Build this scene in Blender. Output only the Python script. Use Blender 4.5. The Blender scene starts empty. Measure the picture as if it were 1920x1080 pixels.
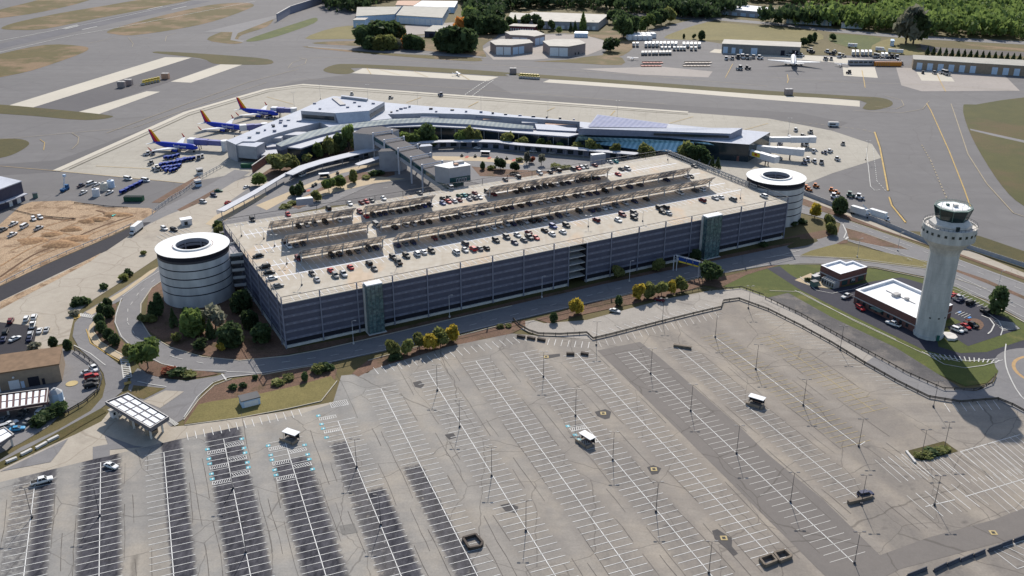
import bpy, math, random
import numpy as np
from mathutils import Vector
from mathutils.geometry import tessellate_polygon
R = math.radians
random.seed(7)
SC = bpy.context.scene
COL = SC.collection
# ---------------------------------------------------------------- camera model of the photograph (solved from the place's parallels)
F, TH, CAMH = 1750.0, R(23.85), 160.0
CT, ST = math.cos(TH), math.sin(TH)
def G(px, py, z=0.0):
    """world point at height z seen at photo pixel (px, py)"""
    dx = (px - 960) / F; dv = (540 - py) / F
    dy = CT + dv * ST; dz = -ST + dv * CT
    t = (CAMH - z) / (-dz)
    return Vector((dx * t, dy * t, z))
def GP(pts, z=0.0): return [G(x, y, z) for x, y in pts]
def ZOF(bx, by, ty):
    """height of a point above the ground point seen at (bx, by) that is seen at row ty"""
    g = G(bx, by); v = (540 - ty) / F
    # (up.d)/(fw.d) = v ; d = (g.x, g.y, z-CAMH)
    a = g.y
    zz = a * (v * CT - ST) / (CT + v * ST)
    return zz + CAMH
cam_d = bpy.data.cameras.new('camera'); cam = bpy.data.objects.new('camera', cam_d); COL.objects.link(cam)
cam.location = (0, 0, CAMH); cam.rotation_euler = (R(90) - TH, 0, 0)
cam_d.sensor_width = 36; cam_d.lens = 36 * F / 1920; cam_d.clip_start = 1; cam_d.clip_end = 20000
SC.camera = cam
# ---------------------------------------------------------------- light
SAZ, SEL = R(4.0), R(37)
sd = bpy.data.lights.new('sun', 'SUN'); sun = bpy.data.objects.new('sun', sd); COL.objects.link(sun)
sd.energy = 4.6; sd.angle = R(0.5); sd.color = (1, .94, .85)
S = Vector((math.sin(SAZ) * math.cos(SEL), math.cos(SAZ) * math.cos(SEL), math.sin(SEL)))
sun.rotation_euler = (-S).to_track_quat('-Z', 'Y').to_euler()
W = bpy.data.worlds.new('World'); SC.world = W; W.use_nodes = True
wn = W.node_tree.nodes; bg = wn['Background']
sky = wn.new('ShaderNodeTexSky'); sky.sky_type = 'NISHITA'; sky.sun_disc = False
sky.sun_elevation = SEL; sky.sun_rotation = SAZ; sky.dust_density = 1.0; sky.air_density = 1.0; sky.ozone_density = 1.5
W.node_tree.links.new(sky.outputs[0], bg.inputs[0]); bg.inputs[1].default_value = 0.12
SC.view_settings.view_transform = 'Standard'; SC.view_settings.look = 'None'; SC.view_settings.gamma = 1
SC.view_settings.exposure = 0.36
SC.cycles.max_bounces = 5; SC.cycles.transparent_max_bounces = 6
# ---------------------------------------------------------------- materials
def lin(c): c /= 255.0; return c / 12.92 if c <= .04045 else ((c + .055) / 1.055) ** 2.4
KA = 1.45
def A(r, g, b): return (lin(r) / KA, lin(g) / KA, lin(b) / KA)   # base colour of a sunlit level surface that photographs as (r, g, b)
MATS = {}
class NT:
    def __init__(s, name):
        s.m = bpy.data.materials.new(name); s.m.use_nodes = True
        s.t = s.m.node_tree; s.n = s.t.nodes; s.b = s.n['Principled BSDF']
        s.b.inputs['Specular IOR Level'].default_value = .25
        g = s.n.new('ShaderNodeNewGeometry'); s.pos = g.outputs['Position']
        s.tc = None
    def L(s, a, b): s.t.links.new(a, b)
    def obj(s):
        if not s.tc: s.tc = s.n.new('ShaderNodeTexCoord')
        return s.tc.outputs['Object']
    def mapping(s, vec, scale=(1, 1, 1), rot=0):
        m = s.n.new('ShaderNodeMapping'); m.inputs['Scale'].default_value = scale; m.inputs['Rotation'].default_value = (0, 0, rot)
        s.L(vec, m.inputs[0]); return m.outputs[0]
    def noise(s, scale, detail=3, vec=None, rough=.55):
        n = s.n.new('ShaderNodeTexNoise'); n.inputs['Scale'].default_value = scale; n.inputs['Detail'].default_value = detail; n.inputs['Roughness'].default_value = rough
        s.L(vec or s.pos, n.inputs['Vector']); return n.outputs['Fac']
    def ramp(s, fac, lo, hi, a=0.0, b=1.0):
        n = s.n.new('ShaderNodeMapRange'); n.inputs[1].default_value = lo; n.inputs[2].default_value = hi; n.inputs[3].default_value = a; n.inputs[4].default_value = b
        s.L(fac, n.inputs[0]); return n.outputs[0]
    def math(s, op, a, b=None):
        n = s.n.new('ShaderNodeMath'); n.operation = op
        for i, x in enumerate((a, b)):
            if x is None: continue
            if isinstance(x, (int, float)): n.inputs[i].default_value = x
            else: s.L(x, n.inputs[i])
        return n.outputs[0]
    def mix(s, fac, a, b, mode='MIX'):
        n = s.n.new('ShaderNodeMix'); n.data_type = 'RGBA'; n.blend_type = mode
        for i, x in ((0, fac), (6, a), (7, b)):
            if isinstance(x, tuple): n.inputs[i].default_value = (*x, 1) if len(x) == 3 else x
            elif isinstance(x, (int, float)): n.inputs[i].default_value = x
            else: s.L(x, n.inputs[i])
        return n.outputs[2]
    def cracks(s, scale, width, distort=6.0, dscale=.08):
        nz = s.n.new('ShaderNodeTexNoise'); nz.inputs['Scale'].default_value = dscale; nz.inputs['Detail'].default_value = 4
        s.L(s.pos, nz.inputs['Vector'])
        v = s.n.new('ShaderNodeVectorMath'); v.operation = 'SCALE'; v.inputs[3].default_value = distort
        s.L(nz.outputs['Color'], v.inputs[0])
        ad = s.n.new('ShaderNodeVectorMath'); s.L(s.pos, ad.inputs[0]); s.L(v.outputs[0], ad.inputs[1])
        fl = s.mapping(ad.outputs[0], (1, 1, 0))
        vo = s.n.new('ShaderNodeTexVoronoi'); vo.feature = 'DISTANCE_TO_EDGE'; vo.inputs['Scale'].default_value = scale
        s.L(fl, vo.inputs['Vector'])
        return s.ramp(vo.outputs['Distance'], width * scale * .3, width * scale, 1, 0)
    def done(s, col, rough=.85):
        if isinstance(col, tuple): s.b.inputs['Base Color'].default_value = (*col, 1)
        else: s.L(col, s.b.inputs['Base Color'])
        s.b.inputs['Roughness'].default_value = rough
        MATS[s.m.name] = s.m
        return s.m
def M(name, col, rough=.7, metal=0.0, var=.12, vs=.6, spec=.25):
    """plain surface with a little mottling"""
    if name in MATS: return MATS[name]
    k = NT(name)
    if var:
        f = k.ramp(k.noise(vs, 4), .3, .7)
        c = k.mix(f, tuple(x * (1 - var) for x in col), tuple(min(1, x * (1 + var)) for x in col))
    else: c = col
    m = k.done(c, rough); k.b.inputs['Metallic'].default_value = metal; k.b.inputs['Specular IOR Level'].default_value = spec
    return m
def ground_mat(name, col, col2, s1=.02, s2=.25, streak=None, crack=None, amt=.5, fine=.1, stain=None, grid=None):
    """weathered ground: two tones mixed by broad and fine noise, optional streaks and cracks"""
    if name in MATS: return MATS[name]
    k = NT(name)
    a = k.ramp(k.noise(s1, 5), .35, .65); b = k.ramp(k.noise(s2, 4), .3, .7)
    f = k.math('ADD', k.math('MULTIPLY', a, amt), k.math('MULTIPLY', b, 1 - amt))
    c = k.mix(f, col, col2)
    if streak:
        sc, rot, am = streak
        st = k.ramp(k.noise(1.0, 3, k.mapping(k.pos, sc, rot)), .35, .65)
        c = k.mix(k.math('MULTIPLY', st, am), c, tuple(x * .72 for x in col))
    if stain:
        sc, thr, colr, am = stain
        st = k.ramp(k.noise(sc, 5, rough=.65), thr, thr + .12)
        c = k.mix(k.math('MULTIPLY', st, am), c, colr)
    if grid:
        pitch, rot, am = grid; xy = k.n.new('ShaderNodeSeparateXYZ'); k.L(k.mapping(k.pos, (1, 1, 1), rot), xy.inputs[0])
        for o_ in (0, 1):
            j = k.math('LESS_THAN', k.math('FRACT', k.math('MULTIPLY', xy.outputs[o_], 1 / pitch)), .035); c = k.mix(k.math('MULTIPLY', j, am), c, tuple(x * .55 for x in col))
    if fine:
        g = k.ramp(k.noise(2.2, 2), .3, .7, 1 - fine, 1 + fine)
        vm = k.n.new('ShaderNodeVectorMath'); vm.operation = 'SCALE'; k.L(c, vm.inputs[0]); k.L(g, vm.inputs[3]); c = vm.outputs[0]
    if crack:
        for sc, w, am, cc in crack:
            cr = k.cracks(sc, w); c = k.mix(k.math('MULTIPLY', cr, am), c, cc)
    return k.done(c, .92)
# ---------------------------------------------------------------- mesh builder
def area2(p): return sum(p[i][0] * p[(i + 1) % len(p)][1] - p[(i + 1) % len(p)][0] * p[i][1] for i in range(len(p)))
class MB:
    def __init__(s): s.v = []; s.f = []; s.m = []; s.mats = []; s.sm = []
    def mi(s, m):
        if m not in s.mats: s.mats.append(m)
        return s.mats.index(m)
    def face(s, pts, m, smooth=False):
        i = len(s.v); s.v += [tuple(p) for p in pts]; s.f.append(tuple(range(i, i + len(pts)))); s.m.append(s.mi(m)); s.sm.append(smooth)
    def flat(s, pts, m):
        """level or sloping polygon, may be concave, facing up"""
        pts = [Vector(p) for p in pts]
        if area2(pts) < 0: pts.reverse()
        if len(pts) <= 4 and len(pts) == 3: return s.face(pts, m)
        for t in tessellate_polygon([pts]):
            q = [pts[i] for i in t]
            if area2(q) < 0: q.reverse()
            s.face(q, m)
    def prism(s, pts, z0, z1, m, top=None, bottom=False):
        """upright prism over a 2-d outline; z1 may be a list"""
        n = len(pts); p = [(q[0], q[1]) for q in pts]; zz = list(z1) if isinstance(z1, (list, tuple)) else [z1] * n
        if area2(p) < 0: p.reverse(); zz.reverse()
        for i in range(n):
            j = (i + 1) % n
            s.face([(*p[i], z0), (*p[j], z0), (*p[j], zz[j]), (*p[i], zz[i])], m)
        s.flat([(*p[i], zz[i]) for i in range(n)], top or m)
        if bottom:
            k = len(s.f); s.flat([(*q, z0) for q in p], m)
            s.f[k:] = [tuple(reversed(f)) for f in s.f[k:]]
    def box(s, c, size, m, rz=0.0, top=None):
        """box standing on c (centre of its base)"""
        x, y = size[0] / 2, size[1] / 2; co, si = math.cos(rz), math.sin(rz)
        p = [(c[0] + a * co - b * si, c[1] + a * si + b * co) for a, b in ((-x, -y), (x, -y), (x, y), (-x, y))]
        s.prism(p, c[2], c[2] + size[2], m, top, True)
    def wall(s, a, b, w, z0, z1, m, top=None):
        a, b = Vector(a[:2]), Vector(b[:2]); d = (b - a).normalized(); n = Vector((-d.y, d.x)) * w / 2
        s.prism([a + n, a - n, b - n, b + n], z0, z1, m, top, True)
    def cyl(s, c, r, z0, z1, m, n=12, r2=None, cap=True, top=None, smooth=True, rot=0.0, bottom=False):
        r2 = r if r2 is None else r2
        A_ = [(c[0] + r * math.cos(rot + 2 * math.pi * i / n), c[1] + r * math.sin(rot + 2 * math.pi * i / n), z0) for i in range(n)]
        B_ = [(c[0] + r2 * math.cos(rot + 2 * math.pi * i / n), c[1] + r2 * math.sin(rot + 2 * math.pi * i / n), z1) for i in range(n)]
        for i in range(n):
            j = (i + 1) % n; s.face([A_[i], A_[j], B_[j], B_[i]], m, smooth)
        if cap: s.face(B_, top or m)
        if bottom: s.face(A_[::-1], m)
    def tube(s, a, b, r, m, n=6, r2=None):
        a, b = Vector(a), Vector(b); d = (b - a).normalized(); r2 = r if r2 is None else r2
        x = d.orthogonal().normalized(); y = d.cross(x)
        P = [a + (x * math.cos(2 * math.pi * i / n) + y * math.sin(2 * math.pi * i / n)) * r for i in range(n)]
        Q = [b + (x * math.cos(2 * math.pi * i / n) + y * math.sin(2 * math.pi * i / n)) * r2 for i in range(n)]
        for i in range(n):
            j = (i + 1) % n; s.face([P[i], P[j], Q[j], Q[i]], m, n > 4)
        s.face(Q, m); s.face(P[::-1], m)
    def ring(s, c, r0, r1, z, m, n=48, up=True):
        for i in range(n):
            a, b = 2 * math.pi * i / n, 2 * math.pi * (i + 1) / n
            q = [(c[0] + r * math.cos(t), c[1] + r * math.sin(t), z) for r, t in ((r0, a), (r1, a), (r1, b), (r0, b))]
            s.face(q if up else q[::-1], m)
    def band(s, c, r, z0, z1, m, n=48, inward=False, a0=0.0, a1=2 * math.pi):
        for i in range(n):
            a, b = a0 + (a1 - a0) * i / n, a0 + (a1 - a0) * (i + 1) / n
            q = [(c[0] + r * math.cos(a), c[1] + r * math.sin(a), z0), (c[0] + r * math.cos(b), c[1] + r * math.sin(b), z0),
                 (c[0] + r * math.cos(b), c[1] + r * math.sin(b), z1), (c[0] + r * math.cos(a), c[1] + r * math.sin(a), z1)]
            s.face(q[::-1] if inward else q, m, True)
    def mesh(s, name, origin=(0, 0, 0)):
        me = bpy.data.meshes.new(name); o = Vector(origin)
        me.from_pydata([tuple(Vector(v) - o) for v in s.v], [], s.f)
        for m in s.mats: me.materials.append(m)
        me.polygons.foreach_set('material_index', s.m); me.polygons.foreach_set('use_smooth', s.sm)
        if any(s.sm):
            import bmesh
            bm = bmesh.new(); bm.from_mesh(me); bmesh.ops.remove_doubles(bm, verts=bm.verts, dist=.0005); bm.to_mesh(me); bm.free(); me.set_sharp_from_angle(angle=R(38))
        return me
    def build(s, name, parent=None, origin=None):
        """ONE mesh object; with a parent its world coordinates are kept relative to the parent's location"""
        if parent is not None: origin = worg(parent)
        if origin is None: origin = (0, 0, 0)
        o = bpy.data.objects.new(name, s.mesh(name, origin)); COL.objects.link(o)
        if parent is not None: o.parent = parent
        else: o.location = origin
        return o
def worg(o):
    v = Vector((0, 0, 0))
    while o is not None: v = v + o.location; o = o.parent
    return v
def thing(name, label, cat, loc=(0, 0, 0), rz=0.0, group=None):
    o = bpy.data.objects.new(name, None); COL.objects.link(o); o.location = loc; o.rotation_euler = (0, 0, rz); o.empty_display_size = .5
    return tag(o, label, cat, group)
def tag(o, label, cat, group=None):
    o['label'] = label; o['category'] = cat
    if group: o['group'] = group
    return o
def struct(name, mb, kind='structure'):
    o = mb.build(name); o['kind'] = kind; return o
def copy_tree(o, parent=None):
    c = o.copy(); COL.objects.link(c)
    if parent is not None: c.parent = parent
    for ch in o.children: copy_tree(ch, c)
    return c
ORD = ['first', 'second', 'third', 'fourth', 'fifth', 'sixth', 'seventh', 'eighth', 'ninth', 'tenth', 'eleventh', 'twelfth', 'thirteenth', 'fourteenth', 'fifteenth', 'sixteenth', 'seventeenth', 'eighteenth', 'nineteenth', 'twentieth']
TENS = ['', '', 'twenty', 'thirty', 'forty', 'fifty', 'sixty']
def ordinal(i):
    if i < 20: return ORD[i]
    t, u = divmod(i + 1, 10)
    return (['', '', 'twentieth', 'thirtieth', 'fortieth', 'fiftieth', 'sixtieth'][t]) if u == 0 else TENS[t] + '-' + ORD[u - 1]
def nth(i, n):
    """place of the i-th of n things counted from the left"""
    if n == 1: return 'lone'
    if i == 0: return 'leftmost'
    if i == n - 1: return 'rightmost'
    return ordinal(i) + ' from the left'
# ---------------------------------------------------------------- sheets on the ground
LV = {}
def sheet(name, pts, m, level, px=True, smooth=0, kind='structure'):
    """flat sheet laid a few millimetres above the one below"""
    LV[level] = LV.get(level, 0) + 1
    z = .02 * level + .0006 * LV[level]
    if smooth: pts = spline(pts, smooth)
    p = GP(pts, z) if px else [Vector((q[0], q[1], z)) for q in pts]
    mb = MB(); mb.flat(p, m); return struct(name, mb, kind)
def spline(pts, k=4, closed=True):
    out = []; n = len(pts)
    for i in range(n if closed else n - 1):
        if closed: a, b, c, d = pts[i - 1], pts[i], pts[(i + 1) % n], pts[(i + 2) % n]
        else: a, b, c, d = pts[max(i - 1, 0)], pts[i], pts[i + 1], pts[min(i + 2, n - 1)]
        for j in range(k):
            t = j / k
            out.append(tuple(.5 * (2 * b[e] + (c[e] - a[e]) * t + (2 * a[e] - 5 * b[e] + 4 * c[e] - d[e]) * t * t + (3 * b[e] - a[e] - 3 * c[e] + d[e]) * t ** 3) for e in (0, 1)))
    if not closed: out.append(pts[-1])
    return out
def offset_line(w, d):
    """world polyline -> offset polyline (left by d)"""
    out = []
    for i in range(len(w)):
        a = w[max(i - 1, 0)]; b = w[min(i + 1, len(w) - 1)]
        t = Vector((b[0] - a[0], b[1] - a[1])).normalized(); out.append(Vector((w[i][0] - t.y * d, w[i][1] + t.x * d)))
    return out
def strip(mb, pts, width, z, m, px=True, dash=None, smooth=0):
    """painted line along a polyline; dash=(on, off) in metres"""
    if smooth: pts = spline(pts, smooth, False)
    w = [Vector(G(x, y).xy) for x, y in pts] if px else [Vector((p[0], p[1])) for p in pts]
    L_, R_ = offset_line(w, width / 2), offset_line(w, -width / 2)
    if not dash:
        for i in range(len(w) - 1):
            mb.face([(*R_[i], z), (*R_[i + 1], z), (*L_[i + 1], z), (*L_[i], z)], m)
        return
    for i in range(len(w) - 1):
        d = w[i + 1] - w[i]; l = d.length
        if l < .01: continue
        d /= l; n = Vector((-d.y, d.x)) * width / 2; t = 0.0
        while t < l:
            e = min(t + dash[0], l); a, b = w[i] + d * t, w[i] + d * e
            mb.face([(*(a - n), z), (*(b - n), z), (*(b + n), z), (*(a + n), z)], m)
            t += dash[0] + dash[1]
# ================================================================ ground
asph = (.045, .045, .048)
DARK = (.03, .03, .034)
m_base = ground_mat('rough_grass', A(122, 108, 70), A(92, 86, 52), .012, .2, fine=.2)
m_tarmac = ground_mat('tarmac', A(134, 131, 130), A(117, 114, 115), .008, .12, streak=((.004, .09, 1), .12, .5), grid=(12.0, .12, .12), stain=(.012, .56, A(120, 117, 116), .4), crack=[(.02, .5, .25, A(95, 90, 88))], fine=.04)
m_taxi = ground_mat('taxiway_asphalt', A(118, 115, 115), A(107, 104, 105), .01, .15, streak=((.004, .12, 1), .1, .3), fine=.04)
m_conc = ground_mat('apron_concrete', A(196, 189, 175), A(180, 173, 160), .02, .25, streak=((.02, .15, 1), .12, .25), crack=[(.12, .3, .16, A(140, 132, 118))], fine=.08, grid=(8.0, .12, .3), stain=(.03, .58, A(150, 142, 130), .5))
m_white_conc = ground_mat('pale_concrete', A(222, 213, 196), A(208, 200, 184), .02, .3, fine=.05)
m_grass = ground_mat('dry_grass', A(112, 98, 56), A(88, 84, 42), .02, .15, stain=(.02, .47, A(150, 122, 94), .8), fine=.25, streak=((.01, .12, 1), .12, .3))
m_grass_dk = ground_mat('verge_grass', A(98, 88, 46), A(74, 72, 38), .03, .3, stain=(.05, .56, A(108, 88, 58), .6), fine=.25)
m_lawn = ground_mat('mown_lawn', A(96, 104, 44), A(76, 86, 36), .04, .3, stain=(.06, .55, A(128, 120, 66), .6), fine=.2)
m_tan = ground_mat('tan_grass', A(140, 128, 78), A(116, 108, 62), .03, .25, fine=.2)
m_dirt = ground_mat('bare_dirt', A(206, 178, 146), A(166, 136, 106), .05, .5, streak=((.04, .7, 1), 1.0, .7), stain=(.13, .5, A(126, 98, 72), .75), fine=.42)
m_mulch = ground_mat('mulch', A(134, 104, 86), A(106, 82, 66), .05, .5, stain=(.12, .52, A(92, 78, 50), .75), fine=.3)
m_lotc = ground_mat('worn_concrete', A(198, 188, 172), A(180, 169, 154), .03, .3, stain=(.05, .58, A(150, 140, 128), .5), crack=[(.06, .28, .4, A(140, 126, 110))], fine=.06)
m_road = ground_mat('road_asphalt', A(150, 147, 146), A(132, 130, 131), .03, .3, streak=((.02, .5, 1), .45, .25), crack=[(.05, .25, .3, A(110, 106, 104))], fine=.06)
m_newroad = ground_mat('new_asphalt', A(62, 60, 66), A(52, 51, 58), .03, .3, fine=.1)
m_drive = ground_mat('driveway_asphalt', A(70, 70, 80), A(58, 58, 70), .03, .4, fine=.1)
m_darkstrip = ground_mat('patched_asphalt', A(112, 108, 106), A(84, 82, 84), .06, .3, stain=(.07, .5, A(140, 132, 124), .8), fine=.15)
m_walk = ground_mat('sidewalk_concrete', A(214, 194, 162), A(198, 178, 148), .05, .5, fine=.06)
m_gravel = ground_mat('rocky_bank', A(120, 112, 106), A(86, 80, 78), .05, .6, fine=.35)
m_curb = M('kerb_concrete', A(206, 196, 176), .9)
m_white = M('white_paint', (.62, .61, .58), .8, var=.2, vs=.25)
m_yel = M('yellow_paint', A(205, 160, 70), .8, var=.15)
m_blue = M('blue_paint', A(110, 190, 205), .8, var=.15)
m_red = M('red_paint', A(190, 90, 70), .8, var=.15)
m_black = M('black_paint', (.03, .03, .03), .8)

gb = MB()
gb.flat([(-4000, -300, 0), (4000, -300, 0), (5200, 6500, 0), (-5200, 6500, 0)], m_base); struct('ground', gb)
# --- airfield pavement
sheet('airfield_pavement', [(-400, -70), (620, -70), (640, 10), (700, 40), (740, 70), (880, 60), (1000, 64), (1150, 60), (1190, 72), (1215, 58), (1300, 36), (1345, 36), (1250, 70), (1300, 74), (1500, 104), (1720, 104), (2150, 140), (2150, 560), (1930, 480), (1800, 440), (1640, 428), (1500, 372), (1300, 360), (700, 380), (420, 400), (300, 400), (100, 400), (-200, 400)], m_tarmac, 1)
# darker asphalt in front of the aprons
sheet('taxilane', [(-300, 350), (105, 322), (250, 256), (350, 211), (500, 168), (567, 158), (750, 171), (960, 187), (1290, 211), (1440, 222), (1560, 245), (1590, 230), (1500, 212), (1250, 196), (960, 176), (915, 152), (665, 138), (560, 152), (430, 185), (280, 238), (110, 300), (-300, 330)], m_taxi, 2)
sheet('taxilane', [(60, 202), (355, 108), (415, 118), (322, 152), (210, 190), (140, 212)], ground_mat('dark_tarmac', A(108, 105, 106), A(98, 95, 98), .02, .2, fine=.05), 2)
sheet('runway_shoulder', [(-200, 145), (0, 92), (400, -4), (470, -4), (215, 62), (150, 84), (0, 106), (-200, 160)], m_tarmac, 2)
# rubbered runway centre
sheet('runway', [(-100, 112), (0, 82), (180, 38), (360, 2), (395, 2), (200, 46), (0, 92), (-100, 122)], ground_mat('runway_rubber', A(98, 97, 102), A(118, 116, 120), .02, .1, fine=.04), 3)
# --- concrete aprons
apr = [(105, 321), (250, 256), (350, 211), (500, 168), (567, 159), (740, 171), (960, 187), (1290, 211), (1440, 222), (1560, 245), (1635, 270), (1652, 296), (1560, 325), (1505, 347), (1380, 340), (1300, 310), (900, 300), (700, 330), (500, 340), (345, 343)]
sheet('apron', apr, m_conc, 3)
for q in ([(15, 198), (310, 107), (359, 108), (60, 202)], [(140, 212), (275, 171), (300, 172), (185, 214)], [(320, 153), (415, 120), (455, 121), (358, 155)],
          [(660, 137), (680, 128), (935, 144), (915, 152)], [(1018, 154), (1030, 149), (1240, 160), (1440, 176), (1612, 189), (1612, 200), (1440, 187), (1200, 167)],
          [(1580, 126), (1640, 126), (1646, 146), (1582, 142)], [(1717, 133), (1775, 133), (1790, 153), (1728, 151)]):
    sheet('concrete_pad', q, m_white_conc, 3)
m_pad2 = ground_mat('grey_concrete', A(182, 172, 164), A(168, 160, 153), .03, .3, crack=[(.1, .4, .2, A(140, 130, 124))], fine=.05)
sheet('concrete_pad', [(1087, 129), (1240, 125), (1336, 134), (1328, 145), (1200, 140)], m_pad2, 3)
sheet('concrete_pad', [(1680, 126), (1880, 138), (1912, 170), (1728, 171), (1690, 160)], m_pad2, 2)
sheet('concrete_pad', [(1340, 92), (1640, 112), (1690, 118), (1688, 122), (1600, 120), (1330, 98)], m_white_conc, 3)
sheet('perimeter_road', [(1150, 28), (1250, 34), (1345, 38), (1480, 50), (1560, 60), (1700, 72), (1930, 84), (2150, 95), (2150, 89), (1930, 78), (1700, 66), (1560, 54), (1480, 45), (1345, 33), (1150, 22)], m_road, 4)
# --- grass islands
GR = [
 ([(-60, 40), (0, 18), (60, 3), (120, -14), (200, -20), (165, 1), (80, 22), (0, 34)], m_grass), ([(2, 53), (30, 42), (110, 25), (200, 10), (300, -6), (400, -10), (300, 12), (180, 35), (85, 54), (30, 56)], m_grass),
 ([(200, 60), (225, 50), (300, 30), (390, 10), (450, 5), (475, 8), (465, 17), (400, 40), (330, 55), (250, 66), (215, 64)], m_grass),
 ([(388, 74), (420, 58), (480, 40), (512, 34), (500, 50), (455, 65), (447, 74), (455, 80), (430, 82)], m_grass), ([(461, 77), (480, 68), (560, 42), (592, 33), (588, 44), (520, 68), (480, 77)], m_lawn),
 ([(-60, 118), (0, 101), (85, 84), (150, 86), (166, 92), (140, 105), (60, 132), (0, 145), (-60, 160)], m_grass), ([(288, 99), (320, 97), (480, 108), (512, 115), (500, 121), (440, 121), (400, 119), (375, 109)], m_grass_dk),
 ([(-40, 195), (0, 196), (60, 201), (180, 213), (212, 219), (160, 225), (60, 217), (-40, 209)], m_grass_dk), ([(-40, 262), (0, 260), (40, 261), (55, 270), (30, 287), (0, 296), (-40, 300)], m_grass_dk),
 ([(572, 72), (630, 51), (690, 50), (700, 72), (640, 73)], m_tan), ([(590, 82), (610, 78), (690, 76), (760, 72), (880, 62), (935, 64), (905, 86), (912, 108), (880, 102), (700, 88)], m_grass),
 ([(575, 89), (600, 88), (700, 98), (890, 108), (900, 110), (890, 115), (740, 105)], m_grass), ([(606, 131), (625, 122), (660, 120), (800, 126), (942, 135), (946, 140), (930, 142), (680, 127), (665, 134), (650, 139), (620, 137)], m_grass_dk),
 ([(942, 136), (1000, 139), (1200, 153), (1440, 170), (1600, 180), (1650, 183), (1672, 190), (1670, 199), (1640, 206), (1617, 203), (1612, 188), (1440, 178), (1200, 160), (1010, 146)], m_grass_dk),
 ([(1000, 115), (1060, 112), (1110, 105), (1158, 104), (1165, 122), (1060, 117)], m_grass), ([(1060, 64), (1150, 58), (1192, 78), (1168, 104), (1130, 103), (1145, 84), (1115, 70)], m_grass),
 ([(1245, 71), (1280, 55), (1320, 43), (1345, 42), (1480, 54), (1537, 62), (1530, 77), (1400, 76), (1300, 75)], m_tan), ([(1555, 76), (1562, 65), (1600, 65), (1652, 71), (1630, 92), (1590, 88)], m_lawn),
 ([(1632, 92), (1667, 72), (1720, 74), (1735, 98), (1700, 103)], m_tan), ([(1738, 78), (1930, 92), (2150, 104), (2150, 122), (1930, 112), (1740, 100)], m_grass),
 ([(1806, 200), (1830, 196), (1980, 198), (2000, 420), (1920, 386), (1880, 350), (1840, 290), (1815, 240)], ground_mat('field_grass', A(96, 92, 46), A(76, 78, 38), .015, .1, stain=(.012, .5, A(108, 88, 58), .7), fine=.2)), ([(1816, 438), (1900, 464), (1990, 496), (1990, 508), (1814, 462)], m_grass_dk),
]
for p, m in GR: sheet('grass', p, m, 5, smooth=3)
sheet('gravel_bank', [(1725, 82), (1750, 88), (1930, 98), (2100, 110), (2100, 118), (1930, 106), (1760, 100), (1728, 92)], m_gravel, 6)
sheet('path', [(1818, 241), (1860, 250), (1980, 276), (1980, 281), (1860, 254), (1820, 244)], m_road, 6)
sheet('path', [(578, 86), (700, 94), (912, 107), (912, 109), (700, 97), (578, 88)], m_road, 6)
sheet('service_path', [(380, 60), (520, 28), (560, 16), (566, 19), (520, 33), (446, 62), (440, 73), (458, 76), (455, 79), (432, 75), (436, 60)], m_road, 6)
sheet('hangar_apron', [(905, 92), (960, 66), (1090, 64), (1132, 76), (1140, 88), (1100, 104), (1000, 112), (925, 112)], m_pad2, 6)
sheet('forecourt', [(760, 47), (850, 42), (870, 60), (760, 66)], m_pad2, 6)
# --- left: yard, dirt, roads
sheet('yard', [(-120, 470), (-120, 330), (30, 330), (110, 325), (345, 343), (420, 330), (520, 330), (470, 360), (420, 400), (330, 400), (120, 400)], m_tarmac, 4)
sheet('dirt_site', [(-150, 620), (-150, 440), (0, 420), (40, 385), (60, 378), (130, 376), (200, 388), (280, 390), (296, 396), (262, 416), (200, 446), (100, 489), (0, 536)], m_dirt, 5)
sheet('concrete_lot', [(-150, 680), (0, 565), (60, 515), (200, 462), (250, 432), (300, 392), (330, 380), (410, 350), (470, 330), (520, 345), (420, 400), (440, 440), (420, 470), (300, 480), (240, 520), (170, 565), (140, 590), (128, 640), (70, 660), (-150, 720)], m_lotc, 6)
sheet('access_road', [(-150, 610), (0, 537), (100, 490), (200, 447), (245, 426), (300, 392), (345, 370), (400, 342), (440, 318), (470, 322), (400, 365), (360, 385), (310, 405), (280, 420), (240, 443), (200, 470), (100, 517), (0, 565), (-150, 645)], m_road, 7)
sheet('new_road', [(-150, 610), (0, 537), (100, 490), (200, 447), (245, 426), (258, 418), (284, 416), (240, 443), (200, 470), (100, 517), (0, 565), (-150, 645)], m_newroad, 8)
sheet('dirt_verge', [(0, 566), (100, 520), (190, 474), (170, 490), (100, 528), (60, 548), (0, 580)], m_dirt, 8)
sheet('fence_verge', [(284, 380), (330, 352), (370, 330), (378, 333), (330, 366), (300, 380)], m_mulch, 8)
sheet('planting_bed', [(332, 393), (372, 372), (402, 355), (410, 352), (408, 358), (370, 382), (338, 396)], m_mulch, 8)
sheet('parking_bay', [(-150, 730), (-150, 612), (0, 604), (70, 612), (62, 656), (0, 665)], m_newroad, 8)
# brick-warehouse yard
sheet('yard', [(-150, 860), (-150, 730), (0, 700), (112, 650), (150, 660), (180, 680), (190, 700), (180, 730), (150, 755), (118, 775), (90, 800), (40, 830), (0, 850)], m_road, 5)
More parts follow.
